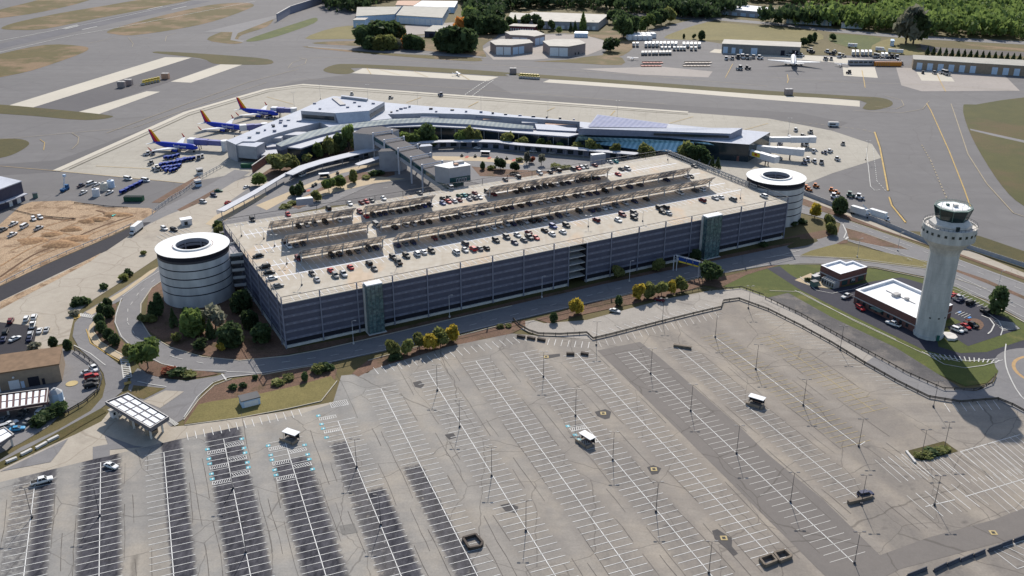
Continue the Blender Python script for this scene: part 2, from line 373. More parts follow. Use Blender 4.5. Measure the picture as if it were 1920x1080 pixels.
# ring road and road in front of the garage
outer = [(320, 496), (278, 520), (240, 548), (220, 575), (213, 600), (224, 630), (250, 656), (300, 682), (360, 694), (425, 699), (490, 701), (620, 680), (760, 650), (980, 598), (1120, 565), (1310, 520), (1440, 498), (1500, 494), (1560, 494), (1640, 500), (1740, 520), (1850, 562), (1990, 640)]
inner = [(1990, 615), (1850, 540), (1740, 503), (1600, 486), (1500, 480), (1560, 461), (1586, 448), (1596, 428), (1578, 416), (1574, 425), (1572, 436), (1540, 447), (1500, 455), (1440, 468), (1300, 497), (1130, 533), (960, 572), (830, 601), (700, 632), (600, 655), (540, 666), (450, 675), (380, 668), (320, 650), (282, 628), (264, 600), (266, 570), (285, 540), (320, 516), (350, 500)]
sheet('garage_verge', [(280, 540), (400, 470), (480, 480), (560, 640), (1100, 530), (1500, 440), (1580, 425), (1590, 455), (1300, 500), (960, 580), (700, 636), (450, 680), (330, 655), (270, 615)], m_mulch, 5)
sheet('garage_verge', [(535, 655), (700, 625), (960, 566), (1300, 490), (1440, 462), (1500, 452), (1500, 444), (1440, 452), (960, 545), (540, 640)], m_grass_dk, 6)
sheet('road', outer + inner, m_road, 7)
# feeder from the curbside down to the ring road
sheet('road', [(320, 496), (345, 482), (380, 455), (412, 415), (405, 395), (470, 350), (505, 346), (560, 318), (640, 300), (712, 288), (760, 282), (850, 277), (950, 283), (1060, 296), (1200, 305), (1290, 300), (1290, 330), (1150, 330), (900, 345), (840, 330), (700, 345), (600, 390), (500, 410), (440, 420), (420, 440), (370, 490), (350, 500)], m_road, 7)
sheet('curb_walk', [(480, 385), (560, 352), (640, 318), (712, 304), (712, 308), (640, 325), (570, 356), (500, 394)], m_walk, 8)
sheet('curb_walk', [(770, 292), (900, 294), (985, 303), (980, 309), (900, 302), (770, 299)], m_walk, 8)
sheet('sidewalk', [(385, 420), (404, 404), (470, 372), (498, 362), (500, 368), (455, 392), (425, 412), (400, 424)], m_walk, 9)
sheet('garden_bed', [(540, 385), (600, 352), (660, 325), (712, 320), (740, 318), (740, 328), (640, 352), (600, 372), (560, 392)], m_mulch, 8)
sheet('garden_bed', [(884, 312), (960, 318), (1060, 322), (1180, 312), (1180, 318), (1060, 335), (900, 330)], m_mulch, 8)
sheet('inner_walk', [(560, 372), (620, 352), (700, 330), (760, 335), (700, 344), (630, 360), (565, 380)], m_walk, 9)
sheet('terminal_garden', [(470, 340), (530, 300), (570, 285), (640, 268), (712, 262), (850, 255), (960, 258), (1100, 270), (1200, 278), (1200, 284), (1100, 279), (960, 266), (850, 262), (712, 276), (640, 290), (560, 314), (490, 345)], m_mulch, 5)
# splitter island, left exit lane and toll area
sheet('road', [(-150, 900), (0, 862), (40, 838), (110, 805), (170, 770), (192, 745), (198, 720), (194, 700), (180, 680), (150, 655), (136, 630), (140, 605), (158, 585), (200, 560), (255, 525), (300, 498), (330, 492), (270, 535), (240, 555), (200, 578), (178, 596), (164, 622), (172, 645), (200, 665), (226, 685), (240, 712), (228, 735), (190, 765), (120, 812), (60, 842), (0, 870), (-150, 915)], m_road, 8)
sheet('sidewalk', [(160, 585), (230, 545), (280, 508), (296, 500), (290, 508), (240, 545), (185, 583), (172, 590)], m_walk, 9)
sheet('sidewalk', [(186, 590), (168, 610), (164, 625), (176, 645), (205, 664), (232, 678), (246, 672), (215, 655), (190, 640), (176, 620), (180, 602), (196, 592)], m_walk, 9)
sheet('planting_bed', [(196, 580), (214, 569), (218, 575), (214, 605), (222, 632), (250, 660), (256, 672), (246, 674), (218, 655), (190, 638), (178, 618), (182, 600)], m_mulch, 9, smooth=2)
sheet('planting_bed', [(258, 678), (285, 676), (330, 688), (400, 698), (404, 702), (350, 710), (310, 708), (275, 700)], m_mulch, 9, smooth=2)
sheet('planting_bed', [(384, 735), (410, 718), (480, 702), (560, 690), (620, 684), (632, 692), (628, 712), (610, 745), (480, 780), (345, 795), (348, 785)], m_mulch, 6)
sheet('grass', [(346, 795), (372, 758), (400, 752), (470, 742), (560, 722), (620, 705), (630, 715), (600, 752), (540, 765), (450, 782)], m_tan, 8)
sheet('road', [(258, 690), (300, 708), (350, 714), (405, 705), (425, 699), (490, 701), (430, 708), (400, 715), (380, 735), (345, 785), (320, 800), (290, 770), (240, 730), (246, 705)], m_road, 6)
sheet('toll_lane', [(310, 732), (345, 734), (300, 765), (268, 752)], m_lotc, 9)
sheet('grass', [(250, 722), (310, 728), (270, 748), (244, 742)], m_grass, 9)
sheet('toll_plaza', [(-150, 960), (0, 925), (120, 885), (345, 838), (640, 776), (632, 752), (540, 770), (450, 784), (345, 798), (320, 800), (290, 770), (230, 740), (190, 790), (140, 815), (60, 850), (-150, 925)], m_lotc, 5)
sheet('grass', [(-150, 935), (0, 866), (60, 836), (135, 795), (190, 765), (200, 772), (150, 800), (100, 832), (0, 880), (-150, 945)], m_grass_dk, 9)
sheet('asphalt_patch', [(0, 884), (100, 836), (128, 822), (110, 848), (95, 866), (0, 884)], m_road, 9)
sheet('asphalt_patch', [(174, 838), (206, 832), (206, 855), (174, 861)], m_road, 9)
sheet('asphalt_patch', [(196, 815), (250, 835), (270, 838), (206, 843)], m_road, 9)
# --- right: highway, medians, lawns
sheet('grass', [(1490, 380), (1560, 402), (1740, 460), (1800, 480), (1990, 550), (1990, 545), (1800, 468), (1560, 390), (1505, 365)], m_mulch, 7)
sheet('road', [(1490, 366), (1560, 392), (1650, 428), (1742, 460), (1800, 476), (1990, 545), (1990, 540), (1800, 462), (1700, 436), (1600, 400), (1560, 384), (1500, 360)], m_lotc, 7)
sheet('road', [(1490, 380), (1560, 404), (1650, 435), (1742, 468), (1800, 487), (1990, 556), (1990, 610), (1850, 545), (1740, 500), (1650, 470), (1590, 452), (1575, 418), (1490, 396)], m_road, 8)
sheet('median', [(1586, 427), (1620, 436), (1690, 461), (1703, 468), (1650, 461), (1592, 449)], m_mulch, 9)
sheet('median', [(1790, 504), (1850, 524), (1990, 586), (1990, 591), (1850, 531), (1790, 508)], m_mulch, 9)
sheet('grass', [(1500, 479), (1520, 470), (1568, 457), (1620, 465), (1740, 490), (1738, 503), (1640, 491), (1560, 482)], m_tan, 9)
sheet('grass', [(1475, 462), (1500, 448), (1530, 447), (1534, 452), (1515, 460), (1480, 466)], m_grass_dk, 8)
sheet('lawn', [(1330, 530), (1440, 500), (1480, 495), (1560, 497), (1640, 504), (1740, 524), (1800, 540), (1860, 572), (1990, 645), (1990, 660), (1880, 690), (1850, 718), (1810, 724), (1600, 630), (1400, 548)], m_lawn, 7)
sheet('driveway', [(1438, 503), (1462, 499), (1482, 515), (1520, 536), (1556, 542), (1640, 527), (1690, 520), (1790, 548), (1845, 574), (1866, 590), (1886, 595), (1914, 616), (1815, 649), (1788, 632), (1760, 650), (1800, 662), (1850, 660), (1990, 615), (1990, 636), (1862, 676), (1800, 674), (1730, 655), (1600, 593), (1500, 543)], m_drive, 8)
sheet('lawn', [(1760, 650), (1800, 662), (1850, 660), (1990, 615), (1990, 600), (1914, 618), (1815, 650), (1788, 633), (1776, 612), (1755, 630)], m_lawn, 9)
sheet('lawn', [(1765, 612), (1765, 598), (1785, 595), (1803, 604), (1776, 612)], m_lawn, 10)
sheet('island', [(1805, 604), (1822, 597), (1838, 600), (1845, 610), (1836, 619), (1822, 612)], m_mulch, 10, smooth=2)
sheet('terrace', [(1490, 525), (1520, 512), (1560, 535), (1556, 541), (1520, 536)], m_walk, 9)
sheet('exit_road', [(1640, 668), (1700, 700), (1770, 730), (1830, 733), (1880, 716), (1880, 752), (1870, 750), (1800, 756), (1740, 746), (1680, 716), (1620, 682)], m_road, 9)
sheet('patched_strip', [(1440, 558), (1478, 549), (1560, 595), (1680, 652), (1760, 702), (1805, 729), (1850, 724), (1866, 704), (1860, 716), (1830, 732), (1770, 731), (1700, 702), (1600, 648)], m_darkstrip, 8)
sheet('exit_lane', [(960, 612), (978, 603), (1000, 600), (1020, 606), (1100, 600), (1250, 560), (1330, 545), (1390, 540), (1440, 558), (1600, 646), (1700, 700), (1770, 730), (1830, 733), (1990, 690), (1990, 800), (1920, 778), (1870, 750), (1800, 756), (1740, 746), (1680, 716), (1560, 645), (1440, 582), (1385, 562), (1357, 566), (1352, 578), (1240, 605), (1110, 637), (1010, 628)], ground_mat('worn_lane_concrete', A(186, 178, 168), A(168, 161, 152), .04, .3, crack=[(.06, .28, .4, A(120, 112, 104))], stain=(.05, .56, A(140, 134, 128), .5), fine=.1), 7)
sheet('planting_bed', [(660, 700), (690, 675), (760, 655), (985, 600), (985, 612), (960, 625), (840, 650), (700, 692), (672, 706)], m_mulch, 8)
sheet('planting_bed', [(1004, 598), (1120, 565), (1310, 522), (1330, 524), (1320, 535), (1250, 556), (1100, 588), (1030, 606)], m_mulch, 8)
sheet('planting_bed', [(1330, 524), (1440, 499), (1460, 497), (1400, 515), (1350, 540), (1320, 535)], m_mulch, 8)
sheet('road', [(1836, 732), (1864, 716), (1876, 686), (1905, 660), (1990, 640), (2100, 640), (2100, 860), (1990, 806), (1920, 778), (1870, 750)], m_road, 8)
rc = G(1976, 700); ring_ = lambda r: [(rc.x + r * math.cos(t * math.pi / 16), rc.y + r * math.sin(t * math.pi / 16)) for t in range(32)]
sheet('roundabout', ring_(19), m_road, 9, px=False); sheet('roundabout_apron', ring_(13.4), M('brick_apron', A(196, 160, 112), .85), 10, px=False); sheet('roundabout_centre', ring_(12.2), m_road, 11, px=False)
# ================================================================ the big surface car park
PHI = R(111.27); LU = Vector((math.cos(PHI), math.sin(PHI))); LN = Vector((LU.y, -LU.x))
def lotc(px, py): g = G(px, py); return (g.xy.dot(LN), g.xy.dot(LU))      # photo pixel -> (across, along)
def lotw(a, b, z=0.0): q = LN * a + LU * b; return Vector((q.x, q.y, z))
lot_px = [(-150, 930), (0, 905), (150, 868), (345, 822), (560, 778), (624, 757), (640, 705), (690, 700), (700, 690), (840, 650), (960, 626), (1010, 630), (1110, 638), (1240, 606), (1352, 579), (1358, 567), (1385, 563), (1440, 583), (1560, 646), (1680, 717), (1740, 747), (1800, 757), (1870, 751), (1920, 779), (1990, 810), (2060, 900), (2200, 1250), (-260, 1250)]
ROWC = [((64, 920), (45, 1080)), ((189, 870), (186, 1080)), ((307.5, 850), (326, 1080)), ((420, 827.5), (470, 1080)), ((534, 827), (611, 1080)), ((620, 757), (752, 1080)), ((714, 729), (895, 1080)), ((801, 696), (1041, 1080)), ((894, 680), (1187, 1079)), ((982.5, 662.5), (1330, 1075)), ((1082.5, 665), (1440, 1039)), ((1180, 662.5), (1440, 906)), ((1272.5, 655), (1610, 937)), ((1340, 632.5), (1610, 837)), ((1445, 635), (1675, 797))]
ROWA = [(lotc(*p)[0] + lotc(*q)[0]) / 2 for p, q in ROWC]
LB0 = lotc(960, 1250)[1]
def clip_poly(p, x0, x1, y0, y1):
    for ax, v, keep in ((0, x0, 1), (0, x1, -1), (1, y0, 1), (1, y1, -1)):
        q = []
        for i in range(len(p)):
            c, d = p[i], p[(i + 1) % len(p)]; ic = (c[ax] - v) * keep >= 0; idd = (d[ax] - v) * keep >= 0
            if ic: q.append(c)
            if ic != idd:
                t = (v - c[ax]) / (d[ax] - c[ax]); q.append((c[0] + (d[0] - c[0]) * t, c[1] + (d[1] - c[1]) * t))
        p = q
        if len(p) < 3: return []
    return p
def ss(x, a, b): t = min(1, max(0, (x - a) / (b - a))); return t * t * (3 - 2 * t)
BSTART = {4: lotc(545, 862)[1], 5: lotc(650, 830)[1], 6: lotc(765, 880)[1]}
BF2 = lotc(690, 925)[1]
def wear(a, b):
    """(sealed dark, tyre worn pale, dirty) amounts at a point of the car park"""
    k = min(range(len(ROWA)), key=lambda i: abs(ROWA[i] - a)); d = a - ROWA[k]
    band = 1 - ss(abs(d), 4.0, 6.8); dark = 0.0; pale = 0.0
    if k in (0, 1, 3): dark = 1.0
    if k == 2: dark = 1.0 if d > -1.2 else .12
    if k == 4: dark = 1 - ss(b, BSTART[4] - 1, BSTART[4] + 2)
    if k == 5: dark = (1 - ss(b, BSTART[5], BSTART[5] + 3)) * (.8 if d < 0 else 1 - ss(b, BF2, BF2 + 2))
    if k == 6: dark = (1 - ss(b, BSTART[6], BSTART[6] + 3)) * (.85 if d < 0 else .05)
    if k == 0 and -4 < d < 1: dark *= .55
    if k >= 7: dark = {7: .16, 8: .24, 9: .3, 10: .12, 11: .3, 12: .3, 13: .24, 14: .08}[k]
    dark = max(dark, .1)
    m = (abs(d) - 6.2) / 3.0
    if m > 0: pale = ss(m, 0, .7) * (.9 if k < 7 else .6)
    g_ = {7: .35, 8: .55, 9: .75, 10: .4, 11: .3, 12: .7, 13: .6, 14: .2}.get(k, .3) if dark < .5 else 0.0
    return (dark if dark >= .4 else 0.0) * band, pale, band * g_
mk = NT('car_park_asphalt')
at = mk.n.new('ShaderNodeVertexColor'); at.layer_name = 'wear'
sp = mk.n.new('ShaderNodeSeparateColor'); mk.L(at.outputs[0], sp.inputs[0])
pl = mk.mapping(mk.pos, (1, 1, 1), -PHI)
f1 = mk.ramp(mk.noise(.012, 4), .35, .65); f2 = mk.ramp(mk.noise(.15, 5), .3, .7)
xw = mk.n.new('ShaderNodeSeparateXYZ'); mk.L(mk.pos, xw.inputs[0])
warm = mk.ramp(xw.outputs[0], -70, 60)
cold = mk.mix(f2, A(156, 154, 150), A(172, 169, 163)); wrm = mk.mix(f2, A(151, 142, 132), A(167, 157, 145))
c = mk.mix(warm, cold, wrm)
c = mk.mix(mk.math('MULTIPLY', f1, .42), c, A(134, 127, 120))
c = mk.mix(mk.math('MULTIPLY', mk.ramp(mk.noise(.045, 5, rough=.65), .46, .66), .5), c, A(190, 177, 158))
c = mk.mix(mk.math('MULTIPLY', mk.math('MULTIPLY', sp.outputs[1], mk.ramp(mk.noise(.35, 4, mk.mapping(mk.pos, (.08, 1.2, 1), -PHI)), .35, .6)), .3), c, A(194, 186, 174))
# sealed, blackened bays with blotches left by parked cars
bl = mk.ramp(mk.noise(.42, 5, mk.mapping(mk.pos, (1.0, .45, 1), -PHI), .7), .36, .66)
bl2 = mk.ramp(mk.noise(1.3, 3), .3, .7)
dk = mk.mix(mk.math('MULTIPLY', bl, .62), A(40, 40, 50), A(112, 110, 116))
ed = mk.math('ADD', sp.outputs[0], mk.math('MULTIPLY', mk.math('SUBTRACT', mk.noise(.5, 6, rough=.72), .5), 2.3))
dm = mk.math('MULTIPLY', mk.ramp(ed, .28, .62), mk.ramp(sp.outputs[0], 0, .95))
oil = mk.ramp(mk.noise(.36, 4, mk.mapping(mk.pos, (1.0, .3, 1), -PHI), .6), .5, .68)
c = mk.mix(mk.math('MULTIPLY', mk.math('MULTIPLY', oil, sp.outputs[2]), .5), c, A(108, 104, 101))
c = mk.mix(mk.math('MULTIPLY', sp.outputs[2], mk.ramp(mk.noise(.09, 4), .3, .65, .15, .75)), c, A(122, 118, 115))
c = mk.mix(dm, c, dk)
vo = mk.n.new('ShaderNodeTexVoronoi'); vo.inputs['Scale'].default_value = 1.0; vo.inputs['Randomness'].default_value = .7
mk.L(mk.mapping(mk.mapping(mk.pos, (1, 1, 0), -PHI), (1 / 2.74, 1 / 4.4, 1)), vo.inputs['Vector'])
vs_ = mk.n.new('ShaderNodeSeparateColor'); mk.L(vo.outputs['Color'], vs_.inputs[0])
spot = mk.math('MULTIPLY', mk.ramp(vo.outputs['Distance'], .12, .34, 1, 0), mk.ramp(vs_.outputs[0], .35, .8))
c = mk.mix(mk.math('MULTIPLY', mk.math('MULTIPLY', spot, sp.outputs[2]), .75), c, A(84, 80, 78))
for sc, w, am in ((.035, .16, .42), (.012, .17, .5)):
    c = mk.mix(mk.math('MULTIPLY', mk.cracks(sc, w, 9.0, .05), am), c, A(84, 78, 72))
g = mk.ramp(mk.noise(1.6, 4, rough=.75), .3, .7, .88, 1.1)
vm = mk.n.new('ShaderNodeVectorMath'); vm.operation = 'SCALE'; mk.L(c, vm.inputs[0]); mk.L(g, vm.inputs[3])
m_lot = mk.done(vm.outputs[0], .92)
poly = [lotc(*p) for p in lot_px]
a0, a1 = min(p[0] for p in poly), max(p[0] for p in poly); b0, b1 = min(p[1] for p in poly), max(p[1] for p in poly)
st = 1.5; na, nb = int((a1 - a0) / st) + 1, int((b1 - b0) / st) + 1
def inside(x, y):
    r = False
    for i in range(len(poly)):
        p, q = poly[i], poly[i - 1]
        if (p[1] > y) != (q[1] > y) and x < (q[0] - p[0]) * (y - p[1]) / (q[1] - p[1]) + p[0]: r = not r
    return r
edge_cells = set()
for i in range(len(poly)):
    p, q = poly[i - 1], poly[i]; n = int(math.hypot(q[0] - p[0], q[1] - p[1]) / .3) + 1
    for j in range(n + 1):
        ca = int((p[0] + (q[0] - p[0]) * j / n - a0) / st); cb = int((p[1] + (q[1] - p[1]) * j / n - b0) / st)
        for da in (-1, 0, 1):
            for db in (-1, 0, 1): edge_cells.add((ca + da, cb + db))
LZ = .02 * 8 + .002
vid = {}; lv = []; lf = []; lw = []
def vtx(a, b):
    k = (round(a, 3), round(b, 3))
    if k not in vid: vid[k] = len(lv); lv.append(tuple(lotw(a, b, LZ))); lw.append(wear(a, b))
    return vid[k]
for i in range(na):
    x0 = a0 + i * st; run = [(b0 + j * st) for j in range(nb)]
    for j, y0 in enumerate(run):
        if (i, j) in edge_cells:
            q = clip_poly(poly, x0, x0 + st, y0, y0 + st)
            if len(q) >= 3:
                ids = []
                for p in q:
                    t = vtx(*p)
                    if not ids or ids[-1] != t: ids.append(t)
                if len(set(ids)) == len(ids) and len(ids) >= 3: lf.append(ids)
        elif inside(x0 + st / 2, y0 + st / 2):
            lf.append([vtx(x0, y0), vtx(x0 + st, y0), vtx(x0 + st, y0 + st), vtx(x0, y0 + st)])
lm = bpy.data.meshes.new('parking_lot'); lm.from_pydata(lv, [], lf); lm.materials.append(m_lot)
ca = lm.color_attributes.new('wear', 'FLOAT_COLOR', 'POINT')
ca.data.foreach_set('color', [x for w_ in lw for x in (*w_, 1.0)])
lm.update()
if lm.polygons[0].normal.z < 0: lm.flip_normals()
lo = bpy.data.objects.new('parking_lot', lm); COL.objects.link(lo); lo['kind'] = 'structure'
# crisp repaved strips and patches
m_strip = ground_mat('repaved_asphalt', A(136, 129, 123), A(126, 120, 115), .03, .3, crack=[(.035, .3, .5, A(90, 84, 78))], fine=.05)
sheet('asphalt_patch', [(1120, 657), (1200, 641), (1237, 670), (1387, 800), (1440, 852), (1545, 938), (1650, 1041), (1545, 1078), (1440, 974), (1275, 810)], m_strip, 9)
sheet('asphalt_patch', [(1545, 1078), (1650, 1041), (1740, 1008), (1865, 974), (1990, 925), (2080, 1000), (1900, 1010), (1690, 1066), (1600, 1110)], m_strip, 9)
m_patch = ground_mat('dark_patch', A(98, 94, 92), A(84, 82, 82), .1, .5, fine=.1)
pb = []
for q in ([(1115, 772), (1135, 767), (1146, 772), (1143, 784), (1134, 786), (1120, 780)], [(1213, 876), (1225, 872), (1240, 878), (1234, 888), (1222, 890)], [(1335, 995), (1345, 992), (1373, 1010), (1372, 1024), (1384, 1038), (1376, 1042), (1360, 1027), (1340, 1010)],
          [(1018, 666), (1050, 663), (1050, 668), (1022, 673)], [(938, 947), (955, 943), (972, 950), (968, 962), (948, 958)], [(774, 717), (788, 714), (796, 721), (790, 728), (778, 725)], [(834, 815), (850, 812), (856, 820), (842, 824)]):
    sheet('asphalt_patch', q, m_patch, 10)
sheet('asphalt_patch', [(636, 986), (664, 981), (671, 998), (642, 1003)], ground_mat('grey_patch', A(142, 138, 132), A(130, 127, 122), .1, .5), 10)
# ---- painted bays
LM = MB(); ZM = .02 * 11
BAY = 2.74
m_wl = M('bay_paint', (.66, .65, .62), .8, var=.18, vs=.3); m_wy = M('faded_yellow_paint', A(206, 184, 132), .8, var=.15, vs=.3); m_wo = M('worn_bay_paint', (.52, .50, .46), .8, var=.15, vs=.3)
def line(a0_, b0_, a1_, b1_, w=.17, m=None, z=ZM):
    p, q = Vector((a0_, b0_)), Vector((a1_, b1_)); d = (q - p).normalized(); n = Vector((-d.y, d.x)) * w / 2
    LM.face([lotw(*(p - n), z), lotw(*(q - n), z), lotw(*(q + n), z), lotw(*(p + n), z)], m or m_wl)
def row(k, segs, half=5.5, sides=(1, 1), m=None, m2=None, centre=True, skip=()):
    for s0, s1 in segs:
        bt = lotc(*s0)[1]; bb = lotc(*s1)[1] if s1 else LB0
        p, q = ROWC[k]; pa, qa = lotc(*p), lotc(*q)
        ca_ = lambda b: pa[0] + (qa[0] - pa[0]) * (b - pa[1]) / (qa[1] - pa[1])
        if centre: line(ca_(bt), bt, ca_(bb), bb, .2, m)
        n = int((bt - bb) / BAY)
        for i in range(n + 1):
            b = bt - i * BAY; c_ = ca_(b)
            if i in skip: continue
            rr = random.Random(k * 1000 + i)
            line(c_ - half * sides[0] - rr.uniform(-.15, .15), b, c_ + half * sides[1] + rr.uniform(-.15, .15), b, .155, m2 or m)
row(0, [((64, 905), None)]); row(1, [((189, 868), None)]); row(2, [((307, 849), None)]); row(3, [((419, 824), None)]); row(4, [((533, 826), None)])
row(5, [((635, 790), None)], centre=True); row(6, [((714, 729), None)]); row(7, [((801, 696), None)]); row(8, [((890, 678), None)]); row(9, [((980, 662), None)])
row(10, [((1080, 664), (1452, 1052))], m2=m_wl); row(11, [((1178, 661), (1602, 1056))], m2=m_wo); row(12, [((1270, 652), (1612, 938))], m2=m_wo)
row(13, [((1336, 630), (1606, 835))], m2=m_wy); row(14, [((1440, 632), (1640, 772))], m=m_wy)
def hatch(a0_, b0_, a1_, b1_, n, m=None, skew=.5):
    """hatched no-parking box"""
    for p in ((a0_, b0_, a1_, b0_), (a0_, b1_, a1_, b1_), (a0_, b0_, a0_, b1_), (a1_, b0_, a1_, b1_)): line(*p, .15, m, ZM + .003)
    for i in range(1, n):
        t = i / n; a = a0_ + (a1_ - a0_) * t; s_ = (a1_ - a0_) / n * skew
        line(a - s_, b0_, a + s_, b1_, .14, m, ZM + .003)
def wheelchair_bays(k, px, n, side):
    """blue bay marks with hatched gaps beside them"""
    b = lotc(*px)[1]; c_ = ROWA[k]
    for i in range(n):
        bb = b - i * BAY
        if i % 3 == 1: hatch(c_, bb, c_ + side * 5.3, bb - 1.7, 8)
        else:
            q = [lotw(c_ + side * 4.6, bb - 1.9, ZM + .004), lotw(c_ + side * 5.9, bb - 1.9, ZM + .004), lotw(c_ + side * 5.9, bb - .7, ZM + .004), lotw(c_ + side * 4.6, bb - .7, ZM + .004)]
            if side < 0: q.reverse()
            LM.face(q, m_blue)
            r0 = [lotw(c_ + side * (5.05 + dx), bb - 1.3 + dy, ZM + .007) for dx, dy in ((-.1, -.35), (.25, -.35), (.25, .35), (-.1, .35))]
            if side < 0: r0.reverse()
            LM.face(r0, m_wl)
wheelchair_bays(3, (420, 826), 8, 1); wheelchair_bays(3, (420, 833), 8, -1); wheelchair_bays(4, (534, 826), 8, -1); wheelchair_bays(4, (536, 838), 6, 1); wheelchair_bays(5, (620, 772), 6, -1)
wheelchair_bays(9, (1080, 792), 5, -1)
hatch(ROWA[6] - 1 - 17, lotc(640, 752)[1], ROWA[6] - 12.5, lotc(640, 762)[1], 9)
# bays along the upper edge and beside the barriers
def edge_bays(p0, p1, n, length, ang, m=None, hatch_from=None):
    a, b = Vector(lotc(*p0)), Vector(lotc(*p1)); d = (b - a).normalized(); n2 = Vector((-d.y, d.x)); t = n2 * math.cos(ang) + d * math.sin(ang)
    for i in range(n + 1):
        p = a + (b - a) * i / n; q = p + t * length; line(p.x, p.y, q.x, q.y, .16, m)
edge_bays((700, 690), (975, 630), 20, -5.4, R(-2)); edge_bays((1030, 636), (1105, 642), 6, -5.2, R(0)); edge_bays((1122, 640), (1340, 586), 18, -5.2, R(20), m_wo)
edge_bays((1440, 590), (1720, 740), 26, -5.4, R(25), m_wo); edge_bays((1770, 757), (1862, 752), 6, -5.6, R(10)); edge_bays((350, 812), (560, 768), 14, -4.8, R(0))
# exit lane bays
edge_bays((1112, 634), (1340, 578), 16, 4.6, R(-15))
# turned bays at the right
for p0, p1 in (((1640, 893), (1682, 858)), ((1735, 951), (1787, 939)), ((1802, 847), (1910, 816)), ((1810, 931), (1915, 900)), ((1640, 962), (1720, 938))):
    pass
for p, q, n, l in (((1690, 858), (1740, 845), 4, 12), ((1640, 863), (1690, 852), 4, 12), ((1745, 858), (1800, 848), 4, 14), ((1800, 846), (1850, 832), 5, 16), ((1850, 832), (1912, 814), 6, 16), ((1700, 930), (1800, 905), 6, 11), ((1820, 900), (1915, 876), 7, 16)):
    a, b = Vector(lotc(*p)), Vector(lotc(*q)); dd = Vector(lotc(p[0] + 60, p[1] + 52)) - a; dd.normalize()
    for i in range(n + 1):
        s_ = a + (b - a) * i / n; line(s_.x, s_.y, (s_ + dd * l).x, (s_ + dd * l).y, .16, m_wo if i % 3 == 0 else m_wl)
for p, q in (((1735, 951), (1790, 938)), ((1800, 848), (1912, 816)), ((1810, 932), (1920, 899)), ((1610, 837), (1622, 829))):
    line(*lotc(*p), *lotc(*q), .2)
for p, q, n in (((1862, 1033), (1990, 1002), 8), ((1765, 808), (1800, 830), 0)):
    if n: a, b = lotc(*p), lotc(*q); hatch(a[0], a[1], b[0] , b[1] - 6, n)
struct('parking_markings', LM)
SMB = LM = MB(); m_seam = M('tar_seam', A(96, 90, 84), .8, var=.2)
for k_ in range(len(ROWA)):
    for off in (-8.9, -6.1, 6.1):
        rg = random.Random(k_ * 31 + int(off * 10)); b_ = LB0 + rg.uniform(0, 20)
        bt_ = lotc(*ROWC[k_][0])[1]; x_ = ROWA[k_] + off + rg.uniform(-.4, .4)
        while b_ < bt_ - 8:
            e_ = b_
            for _ in range(rg.randint(2, 6)):
                n_ = e_ + rg.uniform(3, 8); x2 = x_ + rg.uniform(-.25, .25); line(x_, e_, x2, n_, rg.uniform(.07, .16), m_seam, .02 * 10 + .009); x_, e_ = x2, n_
            b_ = e_ + rg.uniform(5, 40)
struct('tar_seams', SMB)
# ================================================================ parking garage
def PROJ(v):
    x, y, z = v[0], v[1], v[2] - CAMH
    d = y * CT - z * ST; u = y * ST + z * CT
    return (960 + F * x / d, 540 - F * u / d)
DZ = 18.2
gA = G(526, 557.5, 20.9).xy; gC = G(1477.5, 369.3, 20.9).xy
GXv = (gC - gA).normalized(); GYv = Vector((-GXv.y, GXv.x)); GLEN = (gC - gA).length; GDEP = 94.5
GROT = math.atan2(GXv.y, GXv.x)
def GW(x, y, z=DZ): q = gA + GXv * x + GYv * y; return Vector((q.x, q.y, z))
def GLOC(px, py, z=DZ): d = G(px, py, z).xy - gA; return (d.dot(GXv), d.dot(GYv))
def XF(px, z=DZ, y=0.0):
    """position along the front facade of the point seen at column px"""
    lo, hi = -40.0, GLEN + 40
    for _ in range(40):
        m = (lo + hi) / 2
        if PROJ(GW(m, y, z))[0] < px: lo = m
        else: hi = m
    return lo
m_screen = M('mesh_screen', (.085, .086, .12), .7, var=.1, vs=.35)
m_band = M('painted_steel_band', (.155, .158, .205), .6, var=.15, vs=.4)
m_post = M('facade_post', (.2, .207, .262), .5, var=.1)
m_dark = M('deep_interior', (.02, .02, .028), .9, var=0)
m_ledge = M('facade_ledge', (.52, .50, .47), .85, var=.1)
m_rail = M('dark_steel_rail', (.05, .05, .06), .5, var=0)
m_paler = M('galvanised_rail', (.36, .36, .36), .5, var=.1)
k = NT('roof_deck_concrete')
f = k.ramp(k.noise(.05, 5), .35, .65); f2 = k.ramp(k.noise(.4, 4), .3, .7)
c = k.mix(f2, A(212, 204, 190), A(198, 188, 171))
c = k.mix(k.math('MULTIPLY', k.ramp(k.noise(.06, 4, k.mapping(k.pos, (1, .5, 1), -GROT)), .56, .64), .32), c, A(232, 186, 136))
c = k.mix(k.math('MULTIPLY', f, .25), c, A(196, 180, 158))
c = k.mix(k.math('MULTIPLY', k.ramp(k.noise(1.0, 3, k.mapping(k.pos, (.4, .05, 1), -GROT)), .5, .7), .3), c, A(178, 162, 142))
m_deck = k.done(c, .9)
m_deckline = M('deck_line_paint', A(240, 240, 242), .85, var=.06, vs=.4)
def gbox(mb, x0, y0, x1, y1, z0, z1, m, top=None): mb.prism([GW(x0, y0).xy, GW(x1, y0).xy, GW(x1, y1).xy, GW(x0, y1).xy], z0, z1, m, top, True)
garage = thing('parking_garage', 'long dark screened multi storey parking garage with beige roof deck between two round ramp towers', 'parking garage', GW(0, 0, 0))
xg0, xg1 = XF(1067), XF(1100)               # open bay near the middle
xs = [(XF(688, DZ, -4), XF(717, DZ, -4)), (XF(1326, DZ, -4), XF(1354, DZ, -4))]
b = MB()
ins = 1.0
